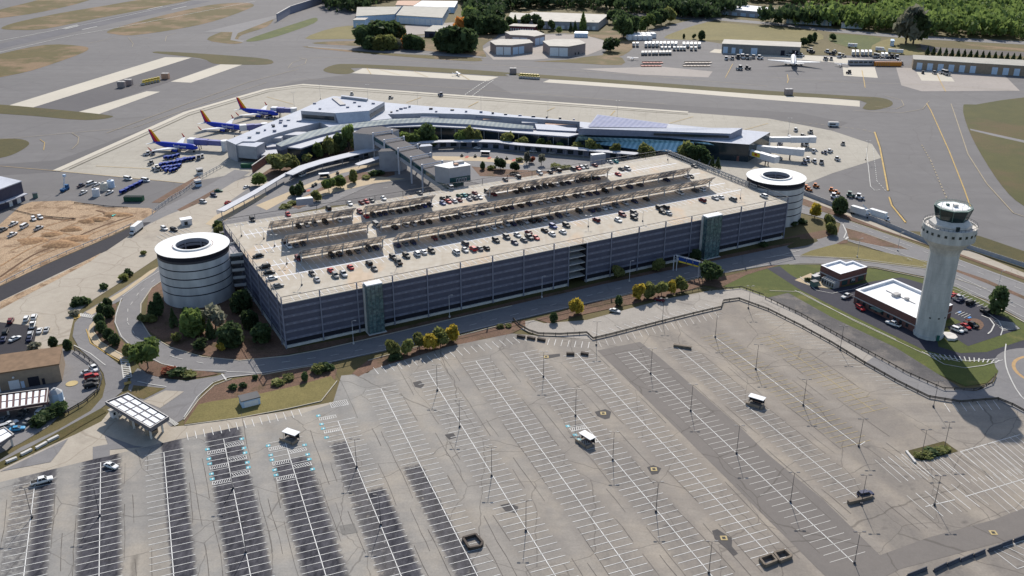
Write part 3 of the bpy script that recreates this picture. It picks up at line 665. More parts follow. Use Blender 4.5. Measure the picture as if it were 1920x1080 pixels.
for a0_, a1_ in ((0, xg0), (xg1, GLEN)): gbox(b, a0_, 0, a1_, .3, 3.2, DZ - .25, m_screen)
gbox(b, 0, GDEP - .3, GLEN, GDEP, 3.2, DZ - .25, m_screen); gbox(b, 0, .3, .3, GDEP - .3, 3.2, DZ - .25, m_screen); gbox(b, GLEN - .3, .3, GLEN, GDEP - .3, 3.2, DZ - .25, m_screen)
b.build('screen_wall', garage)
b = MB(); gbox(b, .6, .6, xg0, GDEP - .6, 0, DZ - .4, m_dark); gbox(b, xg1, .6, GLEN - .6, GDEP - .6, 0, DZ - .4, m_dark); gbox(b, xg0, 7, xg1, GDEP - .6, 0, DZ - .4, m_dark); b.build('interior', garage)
b = MB()
gbox(b, 0, 0, xg0, .9, 0, 1.1, m_ledge); gbox(b, xg1, 0, GLEN, .9, 0, 1.1, m_ledge); gbox(b, 0, .9, .9, GDEP, 0, 1.1, m_ledge); gbox(b, GLEN - .9, .9, GLEN, GDEP, 0, 1.1, m_ledge)
b.build('base_ledge', garage)
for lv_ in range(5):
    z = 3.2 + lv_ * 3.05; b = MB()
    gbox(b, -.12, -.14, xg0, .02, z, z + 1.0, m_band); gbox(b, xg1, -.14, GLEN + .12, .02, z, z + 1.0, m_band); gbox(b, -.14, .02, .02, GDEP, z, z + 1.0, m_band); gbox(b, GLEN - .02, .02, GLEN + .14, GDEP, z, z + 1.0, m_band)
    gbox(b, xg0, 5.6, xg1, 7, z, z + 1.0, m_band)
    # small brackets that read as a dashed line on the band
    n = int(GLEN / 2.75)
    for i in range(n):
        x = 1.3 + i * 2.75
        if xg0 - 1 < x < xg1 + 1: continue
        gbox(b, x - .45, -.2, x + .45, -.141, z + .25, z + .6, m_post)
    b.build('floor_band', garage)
NB = 17; xsb = [i * GLEN / NB for i in range(NB + 1)]
for x in xsb + [xg0 - .2, xg1 + .2]:
    if xg0 + .5 < x < xg1 - .5 or any(p - .5 < x < q + .5 for p, q in xs): continue
    b = MB(); gbox(b, x - .22, -.5, x + .22, -.21, 0, DZ + (2.7 if abs(x - xg0) > 1 and abs(x - xg1) > 1 else 0), m_post); b.build('facade_post', garage)
for i in range(7):
    y = 4 + i * (GDEP - 8) / 6; b = MB(); gbox(b, -.5, y - .22, -.15, y + .22, 0, DZ + 2.7, m_post); b.build('facade_post', garage)
b = MB()
for x0, x1 in ((xg0, xg1),):
    for lv_ in range(5): gbox(b, x0, .5, x1, 7, 2.9 + lv_ * 3.05, 3.2 + lv_ * 3.05, m_ledge)
b.build('open_bay_slab', garage)
b = MB(); p = [GW(0, 0), GW(GLEN, 0), GW(GLEN, GDEP), GW(0, GDEP)]
b.prism([q.xy for q in p], DZ - .3, DZ, m_ledge, m_deck, True); deck = b.build('roof_deck', garage)
b = MB()
def gl(x0, y0, x1, y1, w=.22):
    P_, Q = Vector((x0, y0)), Vector((x1, y1)); d = (Q - P_).normalized(); n = Vector((-d.y, d.x)) * w / 2
    b.face([GW(*(P_ - n), DZ + .02), GW(*(Q - n), DZ + .02), GW(*(Q + n), DZ + .02), GW(*(P_ + n), DZ + .02)], m_deckline)
ROWY = [GLOC(520, 519)[1], GLOC(509, 498)[1], GLOC(475, 470)[1], GLOC(455, 441)[1]]
for y in ROWY:
    q0 = b; P_ = 0
    b.face([GW(5, y - .45, DZ + .012), GW(GLEN - 6, y - .45, DZ + .012), GW(GLEN - 6, y + .45, DZ + .012), GW(5, y + .45, DZ + .012)], m_deckline)
    for i in range(int((GLEN - 12) / 2.75)): gl(6 + i * 2.75, y - 5.4, 6 + i * 2.75, y + 5.4, .3)
for i in range(int((GLEN - 8) / 2.75)): gl(5 + i * 2.75, .6, 5 + i * 2.75, 5.4, .2); gl(5 + i * 2.75, GDEP - 5.6, 5 + i * 2.75, GDEP - .6, .2)
b.build('deck_marking', deck)
b = MB()
for (x0, y0), (x1, y1) in (((0, 0), (GLEN, 0)), ((0, 0), (0, GDEP)), ((0, GDEP), (GLEN, GDEP)), ((GLEN, 0), (GLEN, GDEP))):
    a_, c_ = GW(x0, y0), GW(x1, y1)
    for h, r in ((2.7, .13), (1.35, .05), (.7, .05)): b.tube(a_ + Vector((0, 0, h)), c_ + Vector((0, 0, h)), r, m_rail, 4)
for x in xsb:
    for y in (0, GDEP): b.tube(GW(x, y), GW(x, y, DZ + 2.8), .12, m_rail, 5)
for i in range(8):
    for x in (0, GLEN): b.tube(GW(x, i * GDEP / 7), GW(x, i * GDEP / 7, DZ + 2.8), .12, m_rail, 5)
b.build('guard_rail', garage)
# lattice parapet along the far right edge
b = MB()
for h in (.9, 2.2): b.tube(GW(GLEN + .3, 22, DZ + h), GW(GLEN + .3, GDEP - 1, DZ + h), .22, m_paler, 5)
y = 22.0
while y < GDEP - 3:
    b.tube(GW(GLEN + .3, y, DZ), GW(GLEN + .3, y, DZ + 2.2), .18, m_paler, 5); b.tube(GW(GLEN + .3, y, DZ + .9), GW(GLEN + .3, y + 2.6, DZ + 2.2), .12, m_paler, 4); y += 2.6
b.build('lattice_parapet', garage)
# glazed stair towers
k = NT('green_stair_glass'); f = k.ramp(k.noise(.9, 3), .35, .7)
c = k.mix(f, (.04, .075, .085), (.15, .22, .22)); m_sglass = k.done(c, .18); k.b.inputs['Specular IOR Level'].default_value = .6
m_mull = M('glazing_bar', (.07, .09, .10), .5, var=0)
m_roofw = M('white_membrane', (.74, .74, .74), .8, var=.05, vs=.15)
for (x0, x1), zt in zip(xs, (20.6, 20.6)):
    t_ = MB(); gbox(t_, x0, -4.0, x1, -.52, .3, zt - .4, m_sglass); st_ = t_.build('stair_tower', garage)
    t_ = MB(); gbox(t_, x0 - .1, -4.1, x1 + .1, -.4, zt - .4, zt, m_roofw); t_.build('tower_roof', st_)
    t_ = MB(); gbox(t_, x0 - .5, -1.6, x0 - .02, -.52, 0, zt - .6, m_ledge); t_.build('side_pier', st_)
    t_ = MB(); gbox(t_, x0 - .5, -4.7, x1 + .6, -.5, 0, .3, m_ledge); t_.build('tower_plinth', st_)
    t_ = MB()
    for i in range(1, 7): gbox(t_, x0 - .05, -4.06, x1 + .05, -.6, .3 + i * 2.8 - .08, .3 + i * 2.8 + .08, m_mull)
    for i in range(5):
        x = x0 + (x1 - x0) * i / 4; gbox(t_, x - .06, -4.1, x + .06, -3.95, .3, zt - .45, m_mull)
    for i in range(1, 4): gbox(t_, x1 - .05, -4 + i * .9 - .05, x1 + .06, -4 + i * .9 + .05, .3, zt - .45, m_mull)
    t_.build('glazing_bars', st_)
# ---------------------------------------------------------------- solar canopies on the roof deck
m_pv = M('solar_panel', (.02, .025, .05), .2, var=.05, spec=.5)
k = NT('solar_panel_glass')
f = k.ramp(k.noise(1.0, 4, k.mapping(k.pos, (.26, .08, .3), -GROT), .7), .36, .52); f2 = k.ramp(k.noise(.1, 3), .38, .62)
c = k.mix(f, (.62, .52, .42), (.05, .048, .055)); c = k.mix(k.math('MULTIPLY', f2, .45), c, (.62, .50, .38))  # brown and near-black blotches paint lit deck and shadow into the panel colour
td = k.n.new('ShaderNodeBsdfTranslucent'); k.L(c, td.inputs[0]); ms = k.n.new('ShaderNodeMixShader'); ms.inputs[0].default_value = .42
m_under = k.done(c, .6); k.L(k.b.outputs[0], ms.inputs[1]); k.L(td.outputs[0], ms.inputs[2]); k.L(ms.outputs[0], k.n['Material Output'].inputs[0])
m_steel = M('canopy_steel', (.42, .42, .42), .5, var=.1)
CAN = [((507, 415), (668, 389)), ((685, 386), (817, 365)), ((922, 351), (1147, 312)), ((535, 441), (697, 414)), ((715, 413), (1300, 312.5)), ((562, 469), (726, 441)), ((746, 437), (1343, 332))]
CLAB = ['short tilted solar canopy nearest the far left corner of the garage roof', 'short tilted solar canopy just left of the rooftop lobby entrance', 'long tilted solar canopy running along the far edge of the roof right of the lobby',
        'short middle solar canopy at the left end of the garage roof', 'long middle solar canopy across the right part of the garage roof', 'short solar canopy nearest the front at the left of the garage roof', 'longest solar canopy nearest the front edge of the garage roof']
CH = DZ + 6.2; CWD = 7.0; CLOW = DZ + .7
CANB = []
for (p, q), lab in zip(CAN, CLAB):
    x0, y0 = GLOC(*p, CH); x1, y1 = GLOC(*q, CH); y = (y0 + y1) / 2; CANB.append((x0, x1, y))
    cn = thing('solar_canopy', lab, 'solar canopy', GW(x0, y, DZ), group='solar canopies on the garage roof')
    t_ = MB(); T = [GW(x0, y, CH), GW(x1, y, CH), GW(x1, y + CWD, CLOW), GW(x0, y + CWD, CLOW)]; dn = Vector((0, 0, -.22))
    t_.face(T, m_under)
    for i in range(4): t_.face([T[i] + dn, T[(i + 1) % 4] + dn, T[(i + 1) % 4], T[i]], m_steel)
    t_.build('panel_array', cn)
    n = max(2, int((x1 - x0) / 9) + 1)
    for i in range(n):
        x = x0 + 1 + (x1 - x0 - 2) * i / (n - 1); t_ = MB(); f = .45
        t_.tube(GW(x, y + CWD * f, DZ), GW(x, y + CWD * f, CH + (CLOW - CH) * f - .25), .28, m_steel, 6)
        t_.tube(GW(x, y + CWD * f, DZ + 1.6), GW(x, y + .8, CH - .8), .14, m_steel, 5)
        t_.build('column', cn)
    t_ = MB()
    for f in (.12, .45, .8): t_.tube(GW(x0, y + CWD * f, CH + (CLOW - CH) * f - .32), GW(x1, y + CWD * f, CH + (CLOW - CH) * f - .32), .13, m_steel, 4)
    x = x0 + 1.4
    while x < x1: t_.tube(GW(x, y + .2, CH - .42), GW(x, y + CWD - .2, CLOW - .12), .09, m_rail, 4); x += 2.75
    t_.build('purlins', cn)
# ---------------------------------------------------------------- round ramp towers
k = NT('ramp_concrete'); f = k.ramp(k.noise(.25, 4, k.mapping(k.pos, (1, 1, .25))), .35, .65)
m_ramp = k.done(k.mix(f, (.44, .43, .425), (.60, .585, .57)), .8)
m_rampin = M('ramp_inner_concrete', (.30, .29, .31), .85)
k = NT('ramp_roof_membrane'); m_rroof = k.done(k.mix(k.ramp(k.noise(.3, 4), .35, .65), (.74, .74, .73), (.66, .66, .65)), .8)
m_flash = M('roof_flashing', (.16, .09, .08), .7)
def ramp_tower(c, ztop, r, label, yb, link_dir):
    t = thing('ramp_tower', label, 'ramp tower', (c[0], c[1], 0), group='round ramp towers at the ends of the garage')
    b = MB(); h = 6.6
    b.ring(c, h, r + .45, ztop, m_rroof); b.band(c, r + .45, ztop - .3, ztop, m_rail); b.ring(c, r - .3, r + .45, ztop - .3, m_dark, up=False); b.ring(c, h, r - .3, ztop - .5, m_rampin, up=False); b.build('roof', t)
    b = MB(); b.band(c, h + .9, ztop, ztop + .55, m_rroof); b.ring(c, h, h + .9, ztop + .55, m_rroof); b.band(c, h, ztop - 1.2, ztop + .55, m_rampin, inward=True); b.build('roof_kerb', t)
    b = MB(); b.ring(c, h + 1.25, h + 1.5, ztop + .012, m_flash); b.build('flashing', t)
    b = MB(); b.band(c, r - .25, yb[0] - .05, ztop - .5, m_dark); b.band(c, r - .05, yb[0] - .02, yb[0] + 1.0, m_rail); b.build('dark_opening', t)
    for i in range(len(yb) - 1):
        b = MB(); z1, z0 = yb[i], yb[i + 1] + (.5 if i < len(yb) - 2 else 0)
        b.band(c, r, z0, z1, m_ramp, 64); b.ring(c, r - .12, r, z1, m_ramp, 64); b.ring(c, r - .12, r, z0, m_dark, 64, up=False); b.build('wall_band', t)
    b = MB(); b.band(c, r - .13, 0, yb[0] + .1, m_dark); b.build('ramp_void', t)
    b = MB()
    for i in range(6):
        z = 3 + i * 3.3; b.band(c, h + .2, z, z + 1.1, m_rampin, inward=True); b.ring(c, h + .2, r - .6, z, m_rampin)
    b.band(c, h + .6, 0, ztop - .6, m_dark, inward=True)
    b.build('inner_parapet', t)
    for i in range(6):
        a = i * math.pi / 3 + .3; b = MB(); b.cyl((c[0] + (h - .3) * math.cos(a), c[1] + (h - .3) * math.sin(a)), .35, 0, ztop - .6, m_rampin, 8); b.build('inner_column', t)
    # decks that join the tower to the garage
    d = Vector(link_dir); nn = Vector((-d.y, d.x))
    for i in range(5):
        z = 3.2 + i * 3.4; b = MB(); q = Vector(c[:2])
        pts = [q + d * (r - 1) + nn * 6, q + d * (r - 1) - nn * 6, q + d * (r + 6.5) - nn * 7.5, q + d * (r + 6.5) + nn * 7.5]
        b.prism(pts, z - .3, z, m_rampin, None, True)
        for s_ in (1, -1): b.wall(pts[0 if s_ > 0 else 1], pts[3 if s_ > 0 else 2], .25, z, z + 1.1, m_ramp)
        b.build('link_deck', t)
    return t
def heights(px, rows, base):
    return [ZOF(px, base, y) for y in rows]
cl = G(361, 459, 22.2); zl = heights(360, [496, 510, 525.5, 540.5, 555.5], 578) + [0]
print('ZL', zl)
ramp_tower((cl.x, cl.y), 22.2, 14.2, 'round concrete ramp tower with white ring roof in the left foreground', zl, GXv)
cr = G(1455.5, 330.5, 22.2); gbase = 22.2
zr = [z * 22.2 / 22.2 for z in zl]
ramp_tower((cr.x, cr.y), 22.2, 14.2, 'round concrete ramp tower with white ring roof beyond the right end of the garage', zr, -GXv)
# ================================================================ control tower and the brick buildings at its foot
tb = G(1740, 628); tc = (tb.x, tb.y)
k = NT('tower_concrete'); f = k.ramp(k.noise(.5, 5, k.mapping(k.pos, (1, 1, .22)), .65), .34, .66)
zs = k.n.new('ShaderNodeSeparateXYZ'); k.L(k.pos, zs.inputs[0]); jt = k.math('LESS_THAN', k.math('FRACT', k.math('MULTIPLY', zs.outputs[2], .26)), .03)
m_tow = k.done(k.mix(k.math('MULTIPLY', jt, .35), k.mix(f, (.35, .355, .34), (.50, .50, .475)), (.2, .2, .19)), .85)
m_towl = M('tower_pale_panel', (.56, .53, .49), .8)
m_cab = M('cab_glass', (.012, .026, .026), .12, var=.1, spec=.6)
m_green = M('green_trim', (.10, .16, .14), .5)
tow = thing('control_tower', 'tall pale concrete air traffic control tower with dark glazed cab', 'control tower', (tc[0], tc[1], 0))
def octa(mb, prof, m, n=8, rot=math.pi / 8, cap=True, smooth=False):
    for (r0, z0), (r1, z1) in zip(prof, prof[1:]): mb.cyl(tc, r0, z0, z1, m, n, r1, cap=False, smooth=smooth, rot=rot)
    if cap: r, z = prof[-1]; mb.face([(tc[0] + r * math.cos(rot + 2 * math.pi * i / n), tc[1] + r * math.sin(rot + 2 * math.pi * i / n), z) for i in range(n)], m)
b = MB(); octa(b, [(5.5, 0), (5.5, 1.2), (5.15, 1.25), (5.15, 34)], m_tow, 12, 0, False, False); b.build('shaft', tow)
b = MB(); octa(b, [(5.15, 34), (5.5, 35.2), (6.4, 36.8), (7.9, 38.4), (9.2, 39.8)], m_tow, 12, 0, False, False); b.build('corbel', tow)
b = MB(); octa(b, [(9.2, 39.8), (9.2, 44.8)], m_tow, 32, 0, False, True); b.ring(tc, 8.8, 9.2, 44.8, m_towl, 32); b.band(tc, 8.8, 44.2, 44.8, m_tow, 32, inward=True); b.ring(tc, 0, 8.8, 44.2, m_towl, 32); drum_ = b.build('observation_drum', tow)
for i in range(24):
    a = i * math.pi / 12; co, si = math.cos(a), math.sin(a)
    if si > .3: continue
    b = MB(); b.box((tc[0] + 9.2 * co, tc[1] + 9.2 * si, 42.2), (.16, .9, .95), m_cab, a); b.build('drum_window', drum_)
b = MB()
for i in range(40):
    a0_, a1_ = i * math.pi / 20, (i + 1) * math.pi / 20
    b.tube((tc[0] + 9.1 * math.cos(a0_), tc[1] + 9.1 * math.sin(a0_), 45.7), (tc[0] + 9.1 * math.cos(a1_), tc[1] + 9.1 * math.sin(a1_), 45.7), .07, m_rail, 4)
    b.tube((tc[0] + 9.1 * math.cos(a0_), tc[1] + 9.1 * math.sin(a0_), 44.8), (tc[0] + 9.1 * math.cos(a0_), tc[1] + 9.1 * math.sin(a0_), 45.7), .05, m_rail, 4)
b.build('terrace_rail', tow)
b = MB(); octa(b, [(7.3, 44.2), (7.3, 45.6), (5.6, 47.0)], m_towl); nk = b.build('upper_neck', tow)
b = MB()
for dx, dz in ((0, 0),): b.box((tc[0] - .3, tc[1] - 6.75, 44.4), (1.3, .35, 1.6), m_cab)
b.build('service_opening', nk)
b = MB(); octa(b, [(5.3, 46.9), (5.35, 47.2), (6.45, 51.2)], m_cab); cab = b.build('cab_glazing', tow)
for i in range(8):
    b = MB(); a = math.pi / 8 + i * math.pi / 4; b.tube((tc[0] + 5.35 * math.cos(a), tc[1] + 5.35 * math.sin(a), 47.2), (tc[0] + 6.46 * math.cos(a), tc[1] + 6.46 * math.sin(a), 51.2), .14, m_green, 5); b.build('cab_mullion', cab)
b = MB(); octa(b, [(6.55, 51.2), (6.6, 51.5)], m_green); b.face([(tc[0] + 5.6 * math.cos(math.pi / 8 + i * math.pi / 4), tc[1] + 5.6 * math.sin(math.pi / 8 + i * math.pi / 4), 51.53) for i in range(8)], m_roofw); b.face([(tc[0] + 6.5 * math.cos(math.pi / 8 + i * math.pi / 4), tc[1] + 6.5 * math.sin(math.pi / 8 + i * math.pi / 4), 51.0) for i in range(8)][::-1], m_green); rf = b.build('cab_roof', tow)
b = MB()
for r_, z_ in ((6.2, 52.2), (6.2, 51.9)):
    for i in range(24):
        a0_, a1_ = i * math.pi / 12, (i + 1) * math.pi / 12; b.tube((tc[0] + r_ * math.cos(a0_), tc[1] + r_ * math.sin(a0_), z_), (tc[0] + r_ * math.cos(a1_), tc[1] + r_ * math.sin(a1_), z_), .07, m_green, 4)
b.build('roof_rail', rf)
rr = random.Random(3)
for i in range(9):
    b = MB(); a = i * .7; r_ = rr.uniform(3, 5.8); b.tube((tc[0] + r_ * math.cos(a), tc[1] + r_ * math.sin(a), 51.5), (tc[0] + r_ * math.cos(a), tc[1] + r_ * math.sin(a), 51.5 + rr.uniform(1.5, 4)), .06, m_paler, 4); b.build('antenna', rf)
b = MB()
b.box((tc[0] + .3, tc[1] - .6, 51.5), (1.6, 1.2, 1.0), m_towl); b.box((tc[0] - 1.8, tc[1] + 1, 51.5), (1, 1, .7), m_green)
b.build('roof_equipment', rf)
b = MB(); b.box((tc[0] + 1.3, tc[1] - 5.4, 0.02), (1.1, .3, 2.4), M('green_door', (.02, .10, .08), .5)); b.build('door', tow)
for i in range(3):
    a = -math.pi / 2 + (-.55, 0.05, .6)[i]; b = MB(); b.box((tc[0] + 5.12 * math.cos(a), tc[1] + 5.12 * math.sin(a), 9.0), (.2, .7, .5), m_cab, a); b.build('vent', tow)
b = MB(); b.prism([(tc[0] + 5.2 + x, tc[1] - 2 + y) for x, y in ((0, -3), (2.5, -3.4), (4.2, -2), (4.4, .5), (3, 2.4), (0, 2.6))], 0, 1.1, m_towl); b.build('entry_wall', tow)
# ---- brick buildings
k = NT('red_brick'); br = k.n.new('ShaderNodeTexBrick'); br.inputs['Scale'].default_value = 1.6
br.inputs['Color1'].default_value = (.20, .085, .065, 1); br.inputs['Color2'].default_value = (.15, .065, .055, 1); br.inputs['Mortar'].default_value = (.2, .17, .15, 1); br.inputs['Mortar Size'].default_value = .012
sx = k.n.new('ShaderNodeSeparateXYZ'); k.L(k.pos, sx.inputs[0]); cx = k.n.new('ShaderNodeCombineXYZ'); k.L(k.math('ADD', sx.outputs[0], sx.outputs[1]), cx.inputs[0]); k.L(sx.outputs[2], cx.inputs[1]); k.L(cx.outputs[0], br.inputs['Vector'])
m_brick = k.done(k.mix(k.math('MULTIPLY', k.ramp(k.noise(.5, 3), .3, .7), .3), br.outputs[0], (.09, .04, .035)), .85)
m_win = M('dark_window', (.03, .035, .04), .15, var=0, spec=.5)
m_sill = M('pale_stone_band', (.42, .40, .38), .8)
m_parap = M('parapet_cap', (.68, .69, .71), .7, var=.05)
def insetpoly(p, d):
    q = [Vector(v[:2]) for v in p]
    if area2(q) < 0: q.reverse()
    out = []
    for i in range(len(q)):
        a, b_, c_ = q[i - 1], q[i], q[(i + 1) % len(q)]
        d1 = (b_ - a).normalized(); d2 = (c_ - b_).normalized(); n1 = Vector((-d1.y, d1.x)); n2 = Vector((-d2.y, d2.x))
        m_ = (n1 + n2); m_ = m_ / max(.3, m_.dot(n1)); out.append(b_ + m_ * d)
    return out
def flat_building(name, label, cat, foot, h, mwall, mroof, parapet=.9, pw=.6, band=None, mcap=None, group=None, level=0.0):
    """walls, sunken flat roof inside a parapet"""
    o = Vector((sum(p[0] for p in foot) / len(foot), sum(p[1] for p in foot) / len(foot), level))
    t = thing(name, label, cat, o, group=group); foot = [Vector(p[:2]) for p in foot]
    if area2(foot) < 0: foot.reverse()
    inn = insetpoly(foot, pw); n = len(foot); b = MB()
    for i in range(n):
        j = (i + 1) % n; b.face([(*foot[i], level), (*foot[j], level), (*foot[j], level + h), (*foot[i], level + h)], mwall)
    b.build('wall', t)
    b = MB(); b.flat([(*p, level + h - parapet) for p in inn], mroof); b.build('roof', t)
    b = MB()
    for i in range(n):
        j = (i + 1) % n; b.face([(*foot[i], level + h), (*foot[j], level + h), (*inn[j], level + h), (*inn[i], level + h)], mcap or m_parap); b.face([(*inn[j], level + h - parapet), (*inn[i], level + h - parapet), (*inn[i], level + h), (*inn[j], level + h)], mcap or m_parap)
    b.build('parapet', t)
    if band:
        b = MB(); out = insetpoly(foot, -.12)
        for z0, z1 in band:
            for i in range(n):
                j = (i + 1) % n; b.face([(*out[i], level + z0), (*out[j], level + z0), (*out[j], level + z1), (*out[i], level + z1)], m_sill); b.face([(*foot[i], level + z1), (*out[i], level + z1), (*out[j], level + z1), (*foot[j], level + z1)], m_sill)
        b.build('stone_band', t)
    return t, foot
def wallbox(mb, a, c, t0, t1, z0, z1, m, d=.14, inset=.3):
    """panel on the wall a-c between fractions t0 and t1, standing d proud"""
    a, c = Vector(a[:2]), Vector(c[:2]); u = c - a; n = Vector((u.y, -u.x)).normalized()
    p, q = a + u * t0, a + u * t1
    mb.prism([p - n * inset, q - n * inset, q + n * d, p + n * d], z0, z1, m, None, True)
Zb = 6.0
f1 = GP([(1604, 543), (1719, 597), (1787, 571), (1674, 522)], Zb)
bt, fo = flat_building('brick_building', 'large low brick building with bright white roof beside the control tower', 'building', f1, Zb, m_brick, m_roofw, 1.0, 1.1, [(2.6, 3.0)])
fa, fb, fc_, fd = [Vector(v[:2]) for v in f1]
for i in range(9):
    b = MB(); wallbox(b, fa, fb, .06 + i * .1, .1 + i * .1, .9, 2.4, m_win); b.build('window', bt)
for i in range(5):
    b = MB(); wallbox(b, fb, fc_, .1 + i * .17, .2 + i * .17, .9, 2.4, m_win); b.build('window', bt)
b = MB(); wallbox(b, fa, fb, .34, .5, 2.5, 2.8, m_green, 2.2); b.build('entrance_canopy', bt)
b = MB(); q = G(1680, 555, Zb - 1); b.box(q, (3, 2.2, 1.2), m_sill, GROT); q = G(1700, 562, Zb - 1); b.box(q, (1.4, 1.4, 1), m_sill, GROT); b.build('roof_unit', bt)
b = MB(); a_, c_ = G(1661, 545, Zb - 1), G(1716, 570, Zb - 1); b.wall(a_.xy, c_.xy, .35, Zb - 1, Zb - .7, m_sill); b.build('roof_pipe', bt)
f2_ = GP([(1539, 497), (1576, 514), (1627, 500), (1599, 488.5), (1586, 492), (1575, 487)], 6.2)
bt2, fo2 = flat_building('brick_building', 'smaller brick building with notched white roof and number 701 on its front', 'building', f2_, 6.2, m_brick, m_roofw, .8, .9, [(2.9, 3.4)])
ga, gb_, gc = [Vector(v[:2]) for v in f2_[:3]]
for i in range(3):
    b = MB(); wallbox(b, gb_, gc, .1 + i * .3, .3 + i * .3, .5, 2.6, M('teal_window', (.03, .07, .07), .2, var=0, spec=.5)); b.build('window', bt2)
for i in range(2):
    b = MB(); wallbox(b, ga, gb_, .2 + i * .4, .4 + i * .4, .5, 2.6, m_win); b.build('window', bt2)
def lettering(s, size, m, parent, pos, xdir, up, depth=.02):
    """raised letters; pos is the middle of the word in world space"""
    cu = bpy.data.curves.new('lettering', 'FONT'); cu.body = s; cu.size = size; cu.align_x = 'CENTER'; cu.align_y = 'CENTER'; cu.extrude = depth; cu.resolution_u = 2
    ob = bpy.data.objects.new('tmp', cu); COL.objects.link(ob); dg = bpy.context.evaluated_depsgraph_get(); me = bpy.data.meshes.new_from_object(ob.evaluated_get(dg)); bpy.data.objects.remove(ob)
    xd, ud = Vector(xdir).normalized(), Vector(up).normalized(); nd = xd.cross(ud)
    og = worg(parent) if parent is not None else Vector((0, 0, 0))
    for v in me.vertices: c0 = v.co.copy(); v.co = Vector(pos) + xd * c0.x + ud * c0.y + nd * c0.z - og
    me.materials.clear(); me.materials.append(m)
    o = bpy.data.objects.new('lettering', me); COL.objects.link(o)
    if parent is not None: o.parent = parent
    return o
gm = (gb_ + gc) / 2; gu = (gc - gb_).normalized(); gn = Vector((gu.y, -gu.x))
lettering('701', 1.7, m_parap, bt2, Vector((*(gm + gn * .3), 1.9)), (gu.x, gu.y, 0), (0, 0, 1), .06)
# louvred generator beside the small building
gen = thing('generator', 'grey louvred generator unit on concrete pad beside the small brick building', 'generator', G(1556, 535))
q = G(1556, 535); an = math.atan2((G(1570, 541) - G(1545, 529)).y, (G(1570, 541) - G(1545, 529)).x)
b = MB(); b.box(q, (7.5, 3.0, 2.6), M('generator_grey', (.30, .31, .31), .6), an); b.build('casing', gen)
b = MB()
for i in range(6): b.box((q.x + math.cos(an) * (-3 + i * 1.2), q.y + math.sin(an) * (-3 + i * 1.2), 2.6), (.5, 2.4, .35), m_paler, an)
for i in range(5): b.box((q.x + math.cos(an) * (-2.8 + i * 1.4) + math.sin(an) * 1.52, q.y + math.sin(an) * (-2.8 + i * 1.4) - math.cos(an) * 1.52, .5), (.8, .1, 1.5), m_win, an)
b.build('louvres', gen)
bx = MB(); q = G(1526, 537); bx.box(q, (2.6, 2.2, 2.4), m_green, .4); bx.box((q.x, q.y, 2.4), (2.8, 2.4, .2), m_rail, .4); tag(bx.build('utility_box', None, q), 'dark green utility cabinet on the pad left of the generator', 'cabinet')
bx = MB(); q = G(1528, 529); bx.box(q, (2.8, 2.2, 3), M('grey_green_cabinet', (.12, .15, .15), .6), .4); bx.box((q.x, q.y, 3), (3, 2.4, .2), m_paler, .4); tag(bx.build('utility_box', None, q), 'grey green utility cabinet behind the dark green one', 'cabinet')
bx = MB(); q = G(1534, 522); bx.box(q, (3.4, 1.8, 2.2), m_paler, .4); bx.box((q.x, q.y, 2.2), (3.0, 1.4, .3), m_sill, .4); tag(bx.build('utility_box', None, q), 'pale grey low cabinet at the hedge left of the small brick building', 'cabinet')
# ================================================================ terminal
m_mroof = ground_mat('metal_roof', A(222, 225, 233), A(204, 208, 219), .03, .5, streak=((.6, .03, 1), .35, .15), grid=(6.0, .25, .22), stain=(.06, .56, A(190, 194, 204), .5), fine=.08)
m_wroof = ground_mat('white_roof_band', A(228, 228, 231), A(214, 215, 221), .05, .5, stain=(.08, .56, A(186, 188, 194), .5), fine=.08)
m_mwall = M('grey_metal_cladding', (.34, .34, .36), .6, var=.1, vs=.3)
m_bwall = M('blue_grey_cladding', (.20, .21, .27), .6, var=.12)
m_tglass = M('dark_curtain_wall', (.018, .03, .038), .15, var=.3, vs=.2, spec=.5)
def seam_mat(name, c1, c2, rot, pitch, rough=.5, spec=.3):
    k = NT(name); w = k.n.new('ShaderNodeTexWave'); w.inputs['Scale'].default_value = 6.283 / pitch / 20; w.inputs['Distortion'].default_value = 0
    k.L(k.mapping(k.pos, (1, 1, 1), rot), w.inputs['Vector']); f = k.ramp(w.outputs['Fac'], .35, .65)
    n = k.ramp(k.noise(.25, 3), .3, .7, .88, 1.1); c = k.mix(f, c1, c2); vm = k.n.new('ShaderNodeVectorMath'); vm.operation = 'SCALE'; k.L(c, vm.inputs[0]); k.L(n, vm.inputs[3])
    m = k.done(vm.outputs[0], rough); k.b.inputs['Specular IOR Level'].default_value = spec; return m
m_lilac = seam_mat('standing_seam_roof', A(186, 189, 211), A(172, 176, 202), .45, 3.0, .85, .1)
m_teal = seam_mat('teal_glazed_roof', (.48, .68, .74), (.28, .47, .54), .55, 3.0, .75, .15)
m_gls = seam_mat('skylight_strip', A(188, 194, 190), A(166, 175, 178), .2, 3.0, .85, .1)
term = thing('terminal', 'long curved airport terminal with pale metal roofs and dark glass front', 'terminal', G(800, 240))
def roofblock(name, pts, z, z0, mw, mr, parent=term):
    zz = z if isinstance(z, (list, tuple)) else [z] * len(pts)
    p = [G(q[0], q[1], h) for q, h in zip(pts, zz)]; b = MB(); b.prism([v.xy for v in p], z0, list(zz), mw, mr); return b.build(name, parent)
back = [(424, 263), (434, 260), (562, 206), (600, 189), (625, 180), (690, 186), (722, 192), (800, 199), (880, 204), (960, 215), (1020, 221), (1108, 230), (1104, 240), (1087, 238), (1087, 228), (965, 220), (880, 214), (795, 212), (727, 214), (735, 222), (690, 227), (640, 235), (617, 238), (600, 229), (550, 241), (525, 248), (494, 258), (478, 265), (455, 265), (442, 271)]
